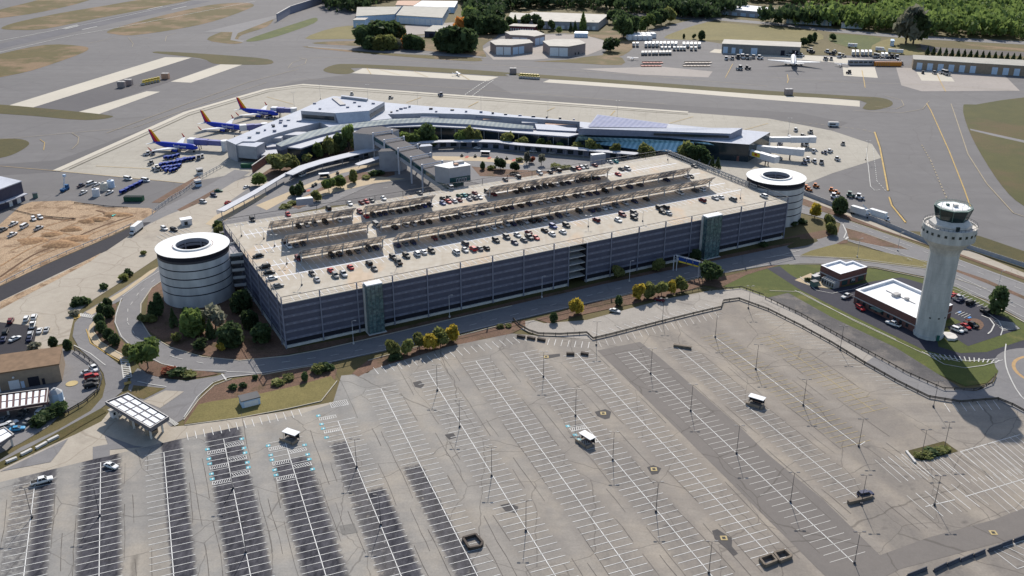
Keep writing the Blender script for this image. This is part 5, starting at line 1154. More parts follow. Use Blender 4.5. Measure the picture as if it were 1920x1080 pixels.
# ---- cars on the garage roof: (column, row, colour, sort)
RC = {
 'along the left edge of the garage roof': [(484, 479, 'black', 'sedan'), (496, 500, 'black', 'suv'), (505, 510, 'black', 'sedan'), (510, 521, 'white', 'sedan'), (521, 535, 'grey', 'sedan')],
 'in the left front row of the garage roof': [(585, 512, 'black', 'sedan'), (594, 523, 'silver', 'sedan'), (620, 506, 'red', 'sedan'), (629, 516, 'grey', 'suv'), (644, 513, 'silver', 'pickup'), (657, 500, 'red', 'sedan'), (692, 493, 'black', 'suv'), (702, 503, 'dark grey', 'sedan'), (737, 482, 'black', 'suv'), (747, 491, 'black', 'pickup'), (762, 479, 'black', 'suv'), (782, 475, 'white', 'suv'), (794, 472, 'white', 'sedan'), (809, 470, 'black', 'suv'), (855, 472, 'white', 'suv'), (872, 456, 'dark grey', 'suv'), (872, 468, 'silver', 'sedan'), (887, 466, 'red', 'suv'), (899, 465, 'grey', 'sedan'), (912, 464, 'black', 'sedan'), (930, 450, 'black', 'suv'), (950, 444, 'dark grey', 'suv')],
 'in the right front row of the garage roof': [(965, 454, 'navy', 'sedan'), (970, 440, 'silver', 'sedan'), (982, 449, 'grey', 'sedan'), (992, 444, 'dark grey', 'pickup'), (991, 435, 'maroon', 'sedan'), (1005, 445, 'red', 'sedan'), (1021, 431, 'black', 'sedan'), (1037, 424, 'blue', 'suv'), (1062, 422, 'black', 'suv'), (1035, 438, 'white', 'sedan'), (1055, 434, 'white', 'sedan'), (1118, 412, 'maroon', 'suv'), (1167, 402, 'maroon', 'suv'), (1159, 412, 'white', 'sedan'), (1189, 399, 'dark grey', 'suv'), (1189, 408, 'black', 'suv'), (1237, 390, 'black', 'suv'), (1248, 388, 'black', 'suv'), (1253, 399, 'silver', 'sedan'), (1242, 397, 'black', 'sedan'), (1317, 375, 'maroon', 'suv'), (1341, 371, 'silver', 'sedan'), (1351, 369, 'white', 'sedan'), (1374, 373, 'grey', 'suv'), (1432, 367, 'white', 'suv')],
 'in the shade of the frontmost canopies': [(655, 473, 'black', 'sedan'), (670, 470, 'grey', 'sedan'), (760, 456, 'grey', 'sedan'), (775, 454, 'navy', 'sedan'), (830, 443, 'dark grey', 'sedan'), (845, 440, 'dark grey', 'sedan'), (880, 434, 'dark grey', 'sedan'), (895, 431, 'dark grey', 'sedan'), (910, 428, 'silver', 'suv'), (962, 419, 'navy', 'sedan'), (985, 415, 'silver', 'sedan'), (1008, 412, 'black', 'suv'), (1048, 404, 'navy', 'suv'), (1062, 401, 'silver', 'sedan'), (1155, 385, 'grey', 'suv'), (1190, 377, 'navy', 'sedan'), (559, 484, 'maroon', 'suv'), (622, 479, 'black', 'suv'), (636, 476, 'black', 'suv'), (692, 466, 'dark grey', 'suv'), (705, 464, 'navy', 'sedan'), (745, 459, 'navy', 'sedan'), (815, 446, 'maroon', 'sedan'), (862, 437, 'black', 'sedan'), (924, 426, 'white', 'sedan'), (937, 423, 'silver', 'sedan'), (950, 420, 'silver', 'suv'), (975, 417, 'dark grey', 'sedan'), (997, 414, 'black', 'suv'), (1020, 410, 'silver', 'sedan'), (1031, 407, 'dark grey', 'sedan'), (1086, 396, 'black', 'suv'), (1109, 394, 'navy', 'sedan'), (1120, 392, 'dark grey', 'sedan'), (1132, 390, 'white', 'sedan'), (1142, 388, 'silver', 'sedan'), (1172, 380, 'silver', 'sedan'), (1212, 373, 'black', 'sedan'), (1274, 361, 'white', 'pickup'), (1304, 357, 'dark grey', 'sedan'), (1316, 355, 'white', 'suv')],
 'in the shade of the middle canopies': [(760, 421, 'silver', 'sedan'), (775, 419, 'silver', 'sedan'), (790, 417, 'dark grey', 'sedan'), (805, 415, 'black', 'sedan'), (855, 406, 'dark grey', 'sedan'), (866, 404, 'silver', 'suv'), (945, 391, 'black', 'suv'), (958, 388, 'navy', 'sedan'), (1060, 371, 'grey', 'sedan'), (1105, 363, 'navy', 'sedan'), (1118, 361, 'navy', 'sedan'), (1135, 358, 'black', 'suv'), (1180, 350, 'navy', 'suv'), (1200, 346, 'dark grey', 'sedan'), (534, 452, 'black', 'suv'), (542, 461, 'white', 'sedan'), (555, 459, 'grey', 'sedan'), (568, 456, 'dark grey', 'sedan'), (706, 422, 'grey', 'van'), (740, 426, 'black', 'suv'), (830, 411, 'navy', 'sedan'), (841, 408, 'dark grey', 'sedan'), (877, 402, 'silver', 'sedan'), (890, 400, 'white', 'sedan'), (902, 399, 'navy', 'sedan'), (915, 397, 'silver', 'sedan'), (932, 393, 'dark grey', 'sedan'), (976, 385, 'black', 'sedan'), (992, 382, 'navy', 'sedan'), (1012, 379, 'silver', 'sedan'), (1025, 377, 'silver', 'sedan'), (1036, 375, 'silver', 'suv'), (1047, 373, 'dark grey', 'sedan'), (1080, 367, 'dark grey', 'sedan'), (1091, 366, 'silver', 'sedan'), (1161, 353, 'dark grey', 'sedan'), (1250, 337, 'navy', 'sedan'), (1287, 331, 'white', 'sedan'), (1295, 330, 'black', 'sedan'), (1302, 311, 'dark grey', 'sedan')],
 'in the shade of the far canopies': [(560, 424, 'black', 'sedan'), (575, 421, 'silver', 'sedan'), (590, 419, 'grey', 'suv'), (610, 416, 'black', 'suv'), (700, 403, 'dark grey', 'suv'), (712, 401, 'navy', 'sedan'), (735, 397, 'grey', 'sedan'), (773, 390, 'dark grey', 'sedan'), (1092, 337, 'dark grey', 'suv'), (1111, 334, 'black', 'suv'), (636, 412, 'white', 'sedan'), (722, 399, 'navy', 'sedan'), (749, 396, 'black', 'sedan'), (761, 393, 'black', 'sedan'), (784, 387, 'dark grey', 'sedan'), (795, 385, 'blue', 'sedan'), (806, 383, 'navy', 'sedan'), (967, 359, 'black', 'sedan'), (978, 357, 'black', 'suv'), (990, 355, 'dark grey', 'sedan'), (1000, 353, 'navy', 'sedan'), (1011, 351, 'dark grey', 'sedan'), (1022, 349, 'dark grey', 'suv'), (1034, 347, 'black', 'sedan'), (1043, 346, 'white', 'sedan'), (1055, 344, 'dark grey', 'sedan'), (1065, 342, 'navy', 'sedan'), (1082, 339, 'dark grey', 'sedan'), (1102, 336, 'dark grey', 'sedan'), (1120, 333, 'navy', 'sedan')],
 'at the far roof edge left of the lobby': [(540, 401, 'red', 'sedan'), (473, 411, 'black', 'suv'), (616, 390, 'black', 'suv'), (656, 381, 'white', 'sedan'), (677, 379, 'maroon', 'sedan'), (687, 377, 'red', 'sedan'), (697, 375, 'dark grey', 'sedan'), (719, 371, 'white', 'sedan'), (787, 361, 'grey', 'sedan'), (675, 397, 'maroon', 'suv'), (687, 405, 'red', 'sedan')],
 'in the cluster before the rooftop lobby': [(830, 371, 'black', 'sedan'), (830, 380, 'blue', 'sedan'), (841, 377, 'red', 'sedan'), (842, 370, 'dark grey', 'sedan'), (852, 376, 'white', 'sedan'), (861, 374, 'maroon', 'sedan'), (861, 366, 'green', 'sedan'), (870, 365, 'teal', 'sedan'), (880, 372, 'silver', 'sedan'), (879, 365, 'dark grey', 'sedan'), (890, 370, 'grey', 'sedan'), (890, 361, 'maroon', 'sedan'), (899, 369, 'white', 'sedan'), (844, 351, 'silver', 'van')],
 'at the far roof edge right of the lobby': [(914, 359, 'black', 'suv'), (926, 364, 'maroon', 'sedan'), (947, 336, 'dark grey', 'sedan'), (971, 331, 'dark grey', 'suv'), (1012, 324, 'silver', 'suv'), (1031, 322, 'black', 'sedan'), (1047, 319, 'black', 'suv'), (1074, 316, 'dark grey', 'suv'), (1084, 315, 'red', 'sedan'), (1091, 313, 'white', 'sedan'), (1099, 312, 'grey', 'sedan'), (1115, 309, 'maroon', 'sedan'), (1144, 303, 'silver', 'sedan'), (1154, 302, 'teal', 'sedan'), (1165, 316, 'dark grey', 'sedan'), (1177, 316, 'silver', 'suv'), (1159, 326, 'red', 'sedan')],
}
CW = {'sedan': 'saloon car', 'suv': 'tall car', 'pickup': 'pickup', 'van': 'van'}
rr = random.Random(21)
def fleet(place, items, group, place_fn):
    cnt = {}
    for i in items: cnt.setdefault((i[2], i[3]), []).append(i)
    for (col, kind), sel in cnt.items():
        sel.sort(key=lambda i: i[0])
        for n, i in enumerate(sel):
            w = col + ' ' + CW[kind]; lab = (w + ' ' + place) if len(sel) == 1 else (nth(n, len(sel)) + ' ' + w + ' ' + place)
            place_fn(i, kind, col, lab, group)
for place, items in RC.items():
    def put(i, kind, col, lab, group):
        p = G(i[0], i[1], DZ + .7); p.z = DZ + .03
        yaw = GROT + (0 if 'left edge' in place else math.pi / 2) + (math.pi if rr.random() < .5 else 0) + R(rr.uniform(-3, 3))
        car(kind, col, p, yaw, lab, group)
    fleet(place, items, 'cars parked on the garage roof', put)
def lotcars(place, group, items, yaw, z=0.03):
    def put(i, kind, col, lab, g):
        p = G(i[0], i[1], .7 + z); p.z = z; y = i[4] if len(i) > 4 else yaw
        car(kind, col, p, y + R(rr.uniform(-4, 4)), lab, g, i[1] > 500)
    fleet(place, items, group, put)
GZ = .24
y1 = yaw_px((50, 610), (58, 588))
lotcars('in the paved bay left of the ring road', 'cars in the bay left of the ring road', [(20, 601, 'maroon', 'suv'), (50, 597, 'white', 'suv'), (64, 594, 'white', 'suv'), (61, 609, 'white', 'pickup'), (57, 626, 'silver', 'suv'), (55, 634, 'navy', 'sedan'), (74, 619, 'white', 'sedan'), (87, 617, 'silver', 'sedan'), (28, 634, 'white', 'sedan', yaw_px((20, 638), (36, 630))), (10, 622, 'black', 'suv'), (6, 635, 'navy', 'sedan')], y1, GZ)
y2 = yaw_px((160, 714), (182, 708))
lotcars('beside the curved warehouse kerb', 'cars beside the warehouse kerb', [(164, 697, 'silver', 'sedan'), (171, 705, 'red', 'suv'), (171, 713, 'black', 'sedan'), (171, 722, 'black', 'suv'), (176, 690, 'white', 'pickup', yaw_px((170, 684), (182, 696)))], y2, GZ)
y3 = yaw_px((66, 780), (84, 762))
lotcars('in the lower left yard', 'cars in the lower left yard', [(76, 771, 'white', 'suv'), (42, 776, 'dark grey', 'pickup'), (55, 788, 'grey', 'sedan', yaw_px((45, 794), (66, 782))), (8, 784, 'grey', 'sedan'), (20, 793, 'white', 'sedan', yaw_px((8, 797), (28, 789))), (12, 799, 'silver', 'suv', yaw_px((2, 803), (24, 796))), (32, 803, 'light blue', 'sedan', yaw_px((20, 804), (44, 800)))], y3, GZ)
y4 = yaw_px((15, 446), (34, 436))
lotcars('on the bare dirt site', 'vehicles on the dirt site', [(63, 410, 'white', 'suv', yaw_px((58, 405), (70, 416))), (75, 407, 'white', 'suv', yaw_px((70, 402), (82, 412))), (25, 420, 'white', 'pickup'), (46, 424, 'white', 'van'), (23, 440, 'white', 'pickup'), (72, 428, 'silver', 'pickup'), (5, 431, 'grey', 'pickup')], y4, .14)
y5 = yaw_px((145, 366), (168, 355))
lotcars('in the equipment yard beside the apron', 'vehicles in the equipment yard', [(156, 361, 'white', 'pickup'), (205, 361, 'white', 'pickup'), (170, 344, 'white', 'van'), (152, 348, 'navy', 'pickup'), (180, 346, 'white', 'pickup'), (240, 335, 'white', 'van', yaw_px((228, 334), (252, 338))), (273, 338, 'white', 'van', yaw_px((262, 336), (286, 341)))], y5, .12)
lotcars('behind the left ramp tower', 'cars on the concrete lot', [(308, 428, 'white', 'suv', yaw_px((300, 424), (316, 432))), (326, 430, 'black', 'suv', yaw_px((317, 427), (336, 433))), (401, 366, 'navy', 'suv', yaw_px((392, 362), (410, 369))), (381, 378, 'silver', 'suv', yaw_px((374, 376), (390, 381))), (410, 357, 'green', 'sedan', yaw_px((404, 357), (417, 357))), (462, 350, 'white', 'sedan', yaw_px((456, 353), (468, 348))), (427, 379, 'red', 'sedan', yaw_px((420, 382), (432, 376)))], 0, .16)
y6 = yaw_px((1670, 601), (1684, 613))
lotcars('beside the large brick building', 'cars beside the large brick building', [(1613, 577, 'red', 'suv', yaw_px((1604, 571), (1624, 584))), (1675, 607, 'white', 'pickup', yaw_px((1688, 612), (1660, 602))), (1588, 555, 'silver', 'pickup', yaw_px((1598, 551), (1580, 557))), (1795, 618, 'white', 'suv', yaw_px((1785, 614), (1805, 622))), (1803, 616, 'grey', 'sedan', yaw_px((1793, 612), (1813, 620))), (1811, 611, 'red', 'sedan', yaw_px((1803, 606), (1821, 616))), (1821, 608, 'black', 'pickup', yaw_px((1810, 603), (1832, 613)))], 0, .2)
lotcars('in the bays behind the control tower', 'cars in the bays behind the control tower', [(1782, 549, 'orange', 'sedan'), (1788, 553, 'red', 'sedan'), (1797, 558, 'silver', 'pickup'), (1801, 562, 'navy', 'sedan'), (1820, 567, 'black', 'suv'), (1846, 579, 'black', 'sedan'), (1852, 584, 'black', 'suv')], yaw_px((1790, 565), (1812, 556)), .2)
car('pickup', 'white', G(79, 905, .2), yaw_px((55, 912), (103, 899)), 'white pickup truck with dark bed at the upper left end of the car park', None, True)
car('suv', 'navy', G(1622, 930, .2), yaw_px((1607, 932), (1638, 926)), 'dark blue car beside the brown kerb island in the car park', None, True)
car('sedan', 'silver', G(1153, 585, .2), yaw_px((1140, 582), (1166, 588)), 'silver saloon car parked alone by the planted strip above the barrier', None, True)
car('sedan', 'white', G(209, 876, .2), yaw_px((200, 872), (220, 878)), 'small white car in the second dark row of the car park', None, True)
car('sedan', 'maroon', G(1236, 564, .2), yaw_px((1228, 563), (1246, 567)), 'dark red car half hidden under the golden trees by the exit lane', None, True)
car('van', 'white', G(568, 330, .3), yaw_px((556, 335), (578, 324)), 'white van on the curbside road under the curved canopy', None, True)
for x, y, c in ((895, 279, 'white'), (1000, 285, 'white'), (1035, 288, 'silver'), (958, 280, 'silver')):
    car('sedan', c, G(x, y, .3), yaw_px((x - 10, y), (x + 10, y + 1)), {895: 'white car at the shaded kerb nearest the footbridge', 958: 'silver car at the shaded kerb, next right of the white one', 1000: 'white car at the shaded kerb farther right', 1035: 'silver car at the right end of the shaded kerb'}[x], 'cars at the shaded kerb')
# ---- trucks
def truck(p, yaw, L_, H_, label, group=None, box='white', cabcol='white', text=None, cab=True, name='box_truck', cat='truck', W_=2.5):
    o = thing(name, label, cat, p, yaw, group); m = paint('paint_' + box.replace(' ', '_'), PC[box]); mc = paint('paint_' + cabcol, PC[cabcol])
    def add(nm, b, par=o): q = bpy.data.objects.new(nm, b.mesh(nm)); COL.objects.link(q); q.parent = par; return q
    b = MB(); b.box((-.6, 0, .95), (L_, W_, H_), m); bx_ = add('cargo_box', b)
    b = MB()
    for s in (-1, 1): b.tube((-.6 - L_ / 2, s * W_ / 2, .95 + H_), (-.6 + L_ / 2, s * W_ / 2, .95 + H_), .06, m_paler, 4)
    b.box((-.6 - L_ / 2, 0, 1.1), (.08, W_ - .3, H_ - .3), m_sill); add('box_trim', b, bx_)
    b = MB(); b.box((-.4, 0, .55), (L_ + .4, .9, .38), m_tyre); add('chassis', b)
    if cab:
        xc = L_ / 2 - .6 + .15; b = MB(); hull(b, [(xc, 1.05, .5, 1.5, 1.6), (xc + 1.1, 1.05, .5, 1.4, 1.5), (xc + 1.9, .95, .55, 1.1, 1.2)], mc); b.box((xc + .45, 0, 1.55), (.9, 1.8, .75), mc); add('cab', b)
        b = MB(); b.prism([(xc + .86, -.85), (xc + 1.35, -.85), (xc + 1.35, .85), (xc + .86, .85)], 1.5, [2.25, 1.55, 1.55, 2.25], m_auto); add('windscreen', b)
    for x in (-L_ / 2 + .4, -L_ / 2 + 1.5, (L_ / 2 + .6) if cab else L_ / 2 - 1.8):
        for s in (-1, 1): b = MB(); b.tube((x, s * .85, .5), (x, s * 1.2, .5), .5, m_tyre, 10); add('wheel', b)
    return o, bx_
t_, _b = truck(G(257, 434, .2), yaw_px((268, 424), (247, 440)), 8.5, 2.9, 'white box truck parked at the end of the new black road')
YT = yaw_px((1212, 92), (1216, 78))
for n, (x, y) in enumerate([(1211 + i * 7, 88 - (i % 2) * .3) for i in range(9)] + [(1282 + i * 7.2, 89) for i in range(5)]):
    truck(G(x, y - 1, .15), YT + R(rr.uniform(-3, 3)), 14, 3.2, nth(n, 14) + ' white trailer in the long row left of the freight building', 'white trailers in the long row', cab=False, name='trailer', cat='trailer')
for n, (x, y) in enumerate([(1188, 87), (1195, 87)]): truck(G(x, y, .15), YT, 7, 3, ('left' if n == 0 else 'right') + ' one of the two white trailers in front of the stacked white containers', 'two white trailers before the containers', cab=False, name='trailer', cat='trailer')
for n, x in enumerate((1241, 1248, 1255, 1264, 1271, 1277, 1283, 1296, 1304)): truck(G(x, 94, .15), YT, 6.5, 2.4, nth(n, 9) + ' small pale truck in the row in front of the white trailers', 'small trucks in front of the trailers', box='silver', name='small_truck')
for n, x in enumerate((1205, 1211, 1218, 1225, 1231, 1238, 1244, 1250, 1256)): truck(G(x, 102 - n * .1, .15), YT, 11, 1.9, nth(n, 9) + ' grey equipment trailer in the nearest row on the freight apron', 'grey equipment trailers', box='grey', cab=False, name='equipment_trailer', cat='trailer')
YF = yaw_px((1602, 106), (1600, 92))
for n, x in enumerate((1599, 1607, 1616, 1623, 1631)): truck(G(x, 103, .15), YF, 13, 3.2, nth(n, 5) + ' white trailer in the row of five right of the parked freighter', 'row of five white trailers', cab=False, name='trailer', cat='trailer')
for n, x in enumerate((1654, 1661)): truck(G(x, 107, .15), YF, 10, 3, ('left' if n == 0 else 'right') + ' one of two white trailers beside the ground equipment', 'two trailers by the equipment', cab=False, name='trailer', cat='trailer')
m_fp = M('purple_lettering', (.06, .02, .2), .6, var=0); m_fo = M('red_orange_lettering', (.6, .05, .02), .6, var=0)
for (x, y), L_, lab in (((1599, 89), 9, 'white lettered delivery trailer at the grass edge, leftmost of the three'), ((1650, 96), 8, 'white lettered delivery truck between two lettered trailers'), ((1680, 100), 14, 'long white lettered delivery trailer at the right of the freight yard')):
    yw = yaw_px((x - 10, y), (x + 10, y + 1.2)); o, bx_ = truck(G(x, y, .15), yw, L_, 3, lab, cab=L_ == 8, name='delivery_truck', cat='truck')
    for s, m, dx in (('Fed', m_fp, -L_ * .2), ('Ex', m_fo, -L_ * .2 + 3.1)):
        q = lettering(s, 1.9, m, None, (dx - .6, -1.27, 2.5), (1, 0, 0), (0, 0, 1)); q.parent = bx_
for x, y, lab in ((1190, 74, 'front block of white containers at the left of the freight apron'), (1198, 70, 'rear block of white containers at the left of the freight apron')):
    q = G(x + 8, y, 0); b = MB()
    for i in range(5): b.box((q.x + (i - 2) * 5.2, q.y, .2), (4.6, 12, 4.2), m_jbw, .1)
    for i in range(5): b.box((q.x + (i - 2) * 5.2, q.y, 4.4), (4.3, 11.4, .3), m_roofw, .1)
    tag(b.build('container_block', None, (q.x, q.y, .1)), lab, 'containers')
q = G(1635, 122); b = MB(); b.box((q.x, q.y, .3), (44, 3, 4.2), m_mwall, -.03)
for i in range(10): b.box((q.x - 20 + i * 4.4, q.y - 1.6, 2.2), (3.2, .2, 1.4), m_tglass, -.03)
b.box((q.x, q.y, 4.5), (42, 2.6, .3), m_sill, -.03); tag(b.build('office_trailer', None, (q.x, q.y, .1)), 'long grey office trailer left of the orange container', 'trailer')
q = G(1664, 124); b = MB(); b.box((q.x, q.y, .3), (24, 3, 3.6), paint('paint_orange', PC['orange']), -.05); b.box((q.x, q.y, 3.9), (23.6, 2.7, .12), m_rust, -.05)
for i in range(12): b.box((q.x - 11 + i * 2, q.y - 1.55, .5), (.3, .1, 3.2), m_rust, -.05)
tag(b.build('shipping_container', None, (q.x, q.y, .1)), 'long orange container on the freight apron', 'container')
# ================================================================ aircraft
def airliner(p, yaw, L_, R_, span, cols, label, group=None, text=None, finh=7.2, belly=None, name='airliner'):
    """fuselage along local x, nose at +x; cols: body, belly, wing, fin stripes, engine"""
    o = thing(name, label, 'airplane', p, yaw, group)
    def add(nm, b, par=o): q = bpy.data.objects.new(nm, b.mesh(nm)); COL.objects.link(q); q.parent = par; return q
    zc = R_ + 1.5; n = 16
    prof = [(-.5, .10, .55), (-.44, .35, .42), (-.34, .72, .22), (-.24, .97, .04), (-.15, 1, 0), (.33, 1, 0), (.40, .93, -.04), (.45, .74, -.12), (.485, .42, -.2), (.5, .08, -.26)]
    b = MB(); rings = [[(x * L_, R_ * r * math.cos(2 * math.pi * i / n), zc + R_ * (dz + r * math.sin(2 * math.pi * i / n))) for i in range(n)] for x, r, dz in prof]
    for A_, B_ in zip(rings, rings[1:]):
        for i in range(n):
            j = (i + 1) % n; low = (A_[i][2] + A_[j][2]) / 2 < zc - R_ * .55; b.face([A_[i], B_[i], B_[j], A_[j]][::-1], cols['belly'] if low else cols['body'], True)
    b.face(rings[-1][::-1], cols['body']); b.face(rings[0], cols['body']); fu = add('fuselage', b)
    b = MB()
    for s in (-1, 1):
        for i in range(int(L_ * .62)): x = -.26 * L_ + i; a = .35; b.face([(x, s * R_ * 1.005 * math.cos(a), zc + R_ * math.sin(a) * 1.0), (x + .45, s * R_ * 1.005 * math.cos(a), zc + R_ * math.sin(a)), (x + .45, s * R_ * 1.005 * math.cos(a + .22), zc + R_ * math.sin(a + .22)), (x, s * R_ * 1.005 * math.cos(a + .22), zc + R_ * math.sin(a + .22))][::-s], m_auto)
    b.box((.455 * L_, 0, zc + R_ * .28), (1.2, R_ * 1.1, .5), m_auto); add('windows', b, fu)
    def slab(pts, t, m, b=None):
        """thin tapering surface: pts = root front, root back, tip back, tip front"""
        b = b or MB(); up = Vector((0, 0, t)); v = [Vector(q) for q in pts]; k = [1, 1, .35, .35]
        T = [q + up * w for q, w in zip(v, k)]; D = [q - up * w for q, w in zip(v, k)]
        nrm = (T[1] - T[0]).cross(T[3] - T[0]).z
        b.face(T if nrm > 0 else T[::-1], m); b.face(D[::-1] if nrm > 0 else D, m)
        for i in range(4): j = (i + 1) % 4; q = [T[i], T[j], D[j], D[i]]; b.face(q if nrm < 0 else q[::-1], m)
        return b
    hs = span / 2
    for s in (-1, 1):
        w = slab([(.12 * L_, s * R_ * .8, zc - R_ * .55), (-.08 * L_, s * R_ * .8, zc - R_ * .55), (-.17 * L_, s * hs, zc + .7), (-.125 * L_, s * hs, zc + .7)], .35, cols['wing']); wo = add('wing', w)
        wl = MB(); a = Vector((-.125 * L_, s * hs, zc + .7)); c = Vector((-.17 * L_, s * hs, zc + .7)); u = Vector((-1.4, s * .5, 2.3))
        th = Vector((0, .08 * s, 0)); wl.face([a - th, c - th, c + u - th, a + u - Vector((.9, 0, 0)) - th], cols['tip']); wl.face([a + th, a + u - Vector((.9, 0, 0)) + th, c + u + th, c + th], cols['tip']); wl.face([c - th, c + th, c + u + th, c + u - th], cols['tip']); wl.face([a - th, a + u - Vector((.9, 0, 0)) - th, a + u - Vector((.9, 0, 0)) + th, a + th], cols['tip']); add('winglet', wl, wo)
        e = MB(); ex, ey, ez, er = .10 * L_, s * span * .15, zc - R_ * .95, R_ * .52
        e.tube((ex - 2.2, ey, ez), (ex + .8, ey, ez), er * .62, cols['engine'], 12, er * .95); e.tube((ex + .8, ey, ez), (ex + 1.9, ey, ez), er * .95, cols['engine'], 12, er * .9); e.tube((ex + 1.9, ey, ez), (ex + 1.95, ey, ez), er * .8, m_dark, 12); e.box((ex - .3, ey, ez + er * .6), (3.2, .3, R_ * .4), cols['wing']); add('engine', e)
        st = slab([(-.395 * L_, s * R_ * .35, zc + R_ * .45), (-.475 * L_, s * R_ * .25, zc + R_ * .45), (-.52 * L_, s * span * .19, zc + R_ * .65), (-.485 * L_, s * span * .19, zc + R_ * .65)], .18, cols['wing']); add('stabilizer', st)
    # fin in swept stripes, leading edge first
    f0, f1, zr, zt = -.30 * L_, -.475 * L_, zc + R_ * .7, zc + R_ + finh; t0, t1 = -.485 * L_, -.555 * L_
    fin = None; ns = len(cols['fin'])
    for i, m in enumerate(cols['fin']):
        a, c = i / ns, (i + 1) / ns; b = MB(); q = [(f0 + (f1 - f0) * a, zr), (f0 + (f1 - f0) * c, zr), (t0 + (t1 - t0) * c, zt), (t0 + (t1 - t0) * a, zt)]
        P1 = [Vector((x, .16, z)) for x, z in q]; P2 = [Vector((x, -.16, z)) for x, z in q]
        b.face(P1[::-1], m); b.face(P2, m)
        for k in range(4): j = (k + 1) % 4; b.face([P2[k], P1[k], P1[j], P2[j]], m)
        h = add('tail_fin' if fin is None else 'fin_stripe', b, o if fin is None else fin); fin = fin or h
    for x, y in ((.4 * L_, 0), (-.03 * L_, 2.8), (-.03 * L_, -2.8)):
        b = MB(); b.tube((x, y, .5), (x, y, zc - R_ * .5), .16, m_paler, 6); b.tube((x, y - .45, .5), (x, y + .45, .5), .5, m_tyre, 10); add('landing_gear', b)
    if text:
        for s in (-1, 1):
            q = lettering(text, R_ * 1.15, m_lampw, None, (.14 * L_, s * R_ * 1.03, zc + R_ * .12), (-s, 0, 0), (0, 0, 1)); q.parent = fu
    return o
def solid(name, col, rough=.5): return paint(name, col, rough)
swc = dict(body=solid('fuselage_blue', (.018, .045, .40)), belly=solid('belly_red_blue', (.03, .05, .34)), wing=solid('wing_white', (.62, .63, .64)), tip=solid('winglet_red', (.5, .06, .05)), engine=solid('engine_blue', (.02, .04, .28)),
           fin=[solid('fin_yellow', (.72, .42, .02)), solid('fin_orange', (.68, .27, .02)), solid('fin_red', (.52, .02, .03)), solid('fin_red', (.52, .02, .03)), solid('fin_deep_blue', (.03, .02, .22))])
for (a, c), lab in ((((288, 269), (369, 276)), 'blue airliner with red and yellow tail, nearest of three at the left gates'), (((379, 231), (460, 240)), 'blue airliner with red and yellow tail, middle of three at the left gates'), (((449, 206), (522, 213)), 'blue airliner with red and yellow tail, farthest of three at the left gates')):
    A_, C_ = G(*a, 3.6), G(*c, 3.6); m = (A_ + C_) / 2; m.z = .14
    airliner(m, math.atan2((C_ - A_).y, (C_ - A_).x), 33.0, 1.9, 34.5, swc, lab, 'blue airliners at the gates', 'Southwest')
whc = dict(body=solid('fuselage_white', (.72, .72, .72)), belly=solid('fuselage_white', (.72, .72, .72)), wing=solid('wing_grey', (.5, .51, .52)), tip=solid('wing_grey', (.5, .51, .52)), engine=solid('engine_white', (.6, .6, .61)),
           fin=[solid('fin_white', (.72, .72, .73)), solid('fin_white', (.72, .72, .73)), solid('fin_purple', (.10, .04, .28))])
q = G(1487, 122); airliner((q.x, q.y, .2), R(75), 50, 2.6, 46, whc, 'white freighter with purple tail parked with its tail to the car park', None, None, 9.5, name='freighter')
def small_plane(px, py, yaw, label, sc=1.0):
    p = G(px, py, .2); o = thing('light_aircraft', label, 'small airplane', p, yaw, 'small aircraft around the airfield'); o.scale = (sc, sc, sc)
    def add(nm, b): q = bpy.data.objects.new(nm, b.mesh(nm)); COL.objects.link(q); q.parent = o
    b = MB(); b.tube((-4.5, 0, 1.6), (-.5, 0, 1.5), .25, m_jbw, 8, .7); b.tube((-.5, 0, 1.5), (2.4, 0, 1.4), .7, m_jbw, 8, .5); b.tube((2.4, 0, 1.4), (3.4, 0, 1.35), .5, m_jbw, 8, .15); b.box((.6, 0, 1.9), (1.6, .9, .4), m_auto); add('fuselage', b)
    b = MB(); b.box((.5, 0, 2.0), (1.5, 11, .16), m_jbw); add('wing', b)
    b = MB(); b.box((-4.2, 0, 1.7), (.8, 3.6, .1), m_jbw); b.prism([(-4.6, -.05), (-3.6, -.05), (-3.6, .05), (-4.6, .05)], 1.6, [3.2, 1.9, 1.9, 3.2], m_jbw); add('tail', b)
    b = MB()
    for x, y in ((1.8, 0), (.2, 1), (.2, -1)): b.tube((x, y - .12, .3), (x, y + .12, .3), .3, m_tyre, 8); b.tube((x, y, .3), (x, y * .5, 1.2), .06, m_paler, 4)
    add('landing_gear', b)
for px, py, yw, lab, sc in ((858, 141, .3, 'small white aircraft on the pale pad beside the taxiway', 1.0), (1186, 112, 1.2, 'small white aircraft at the left edge of the freight apron', 1.0), (1576, 124, 1.0, 'small white aircraft right of the parked freighter', 1.1), (990, 92, -.5, 'small white aircraft beside the eight sided hangar', .8)):
    small_plane(px, py, yw, lab, sc)
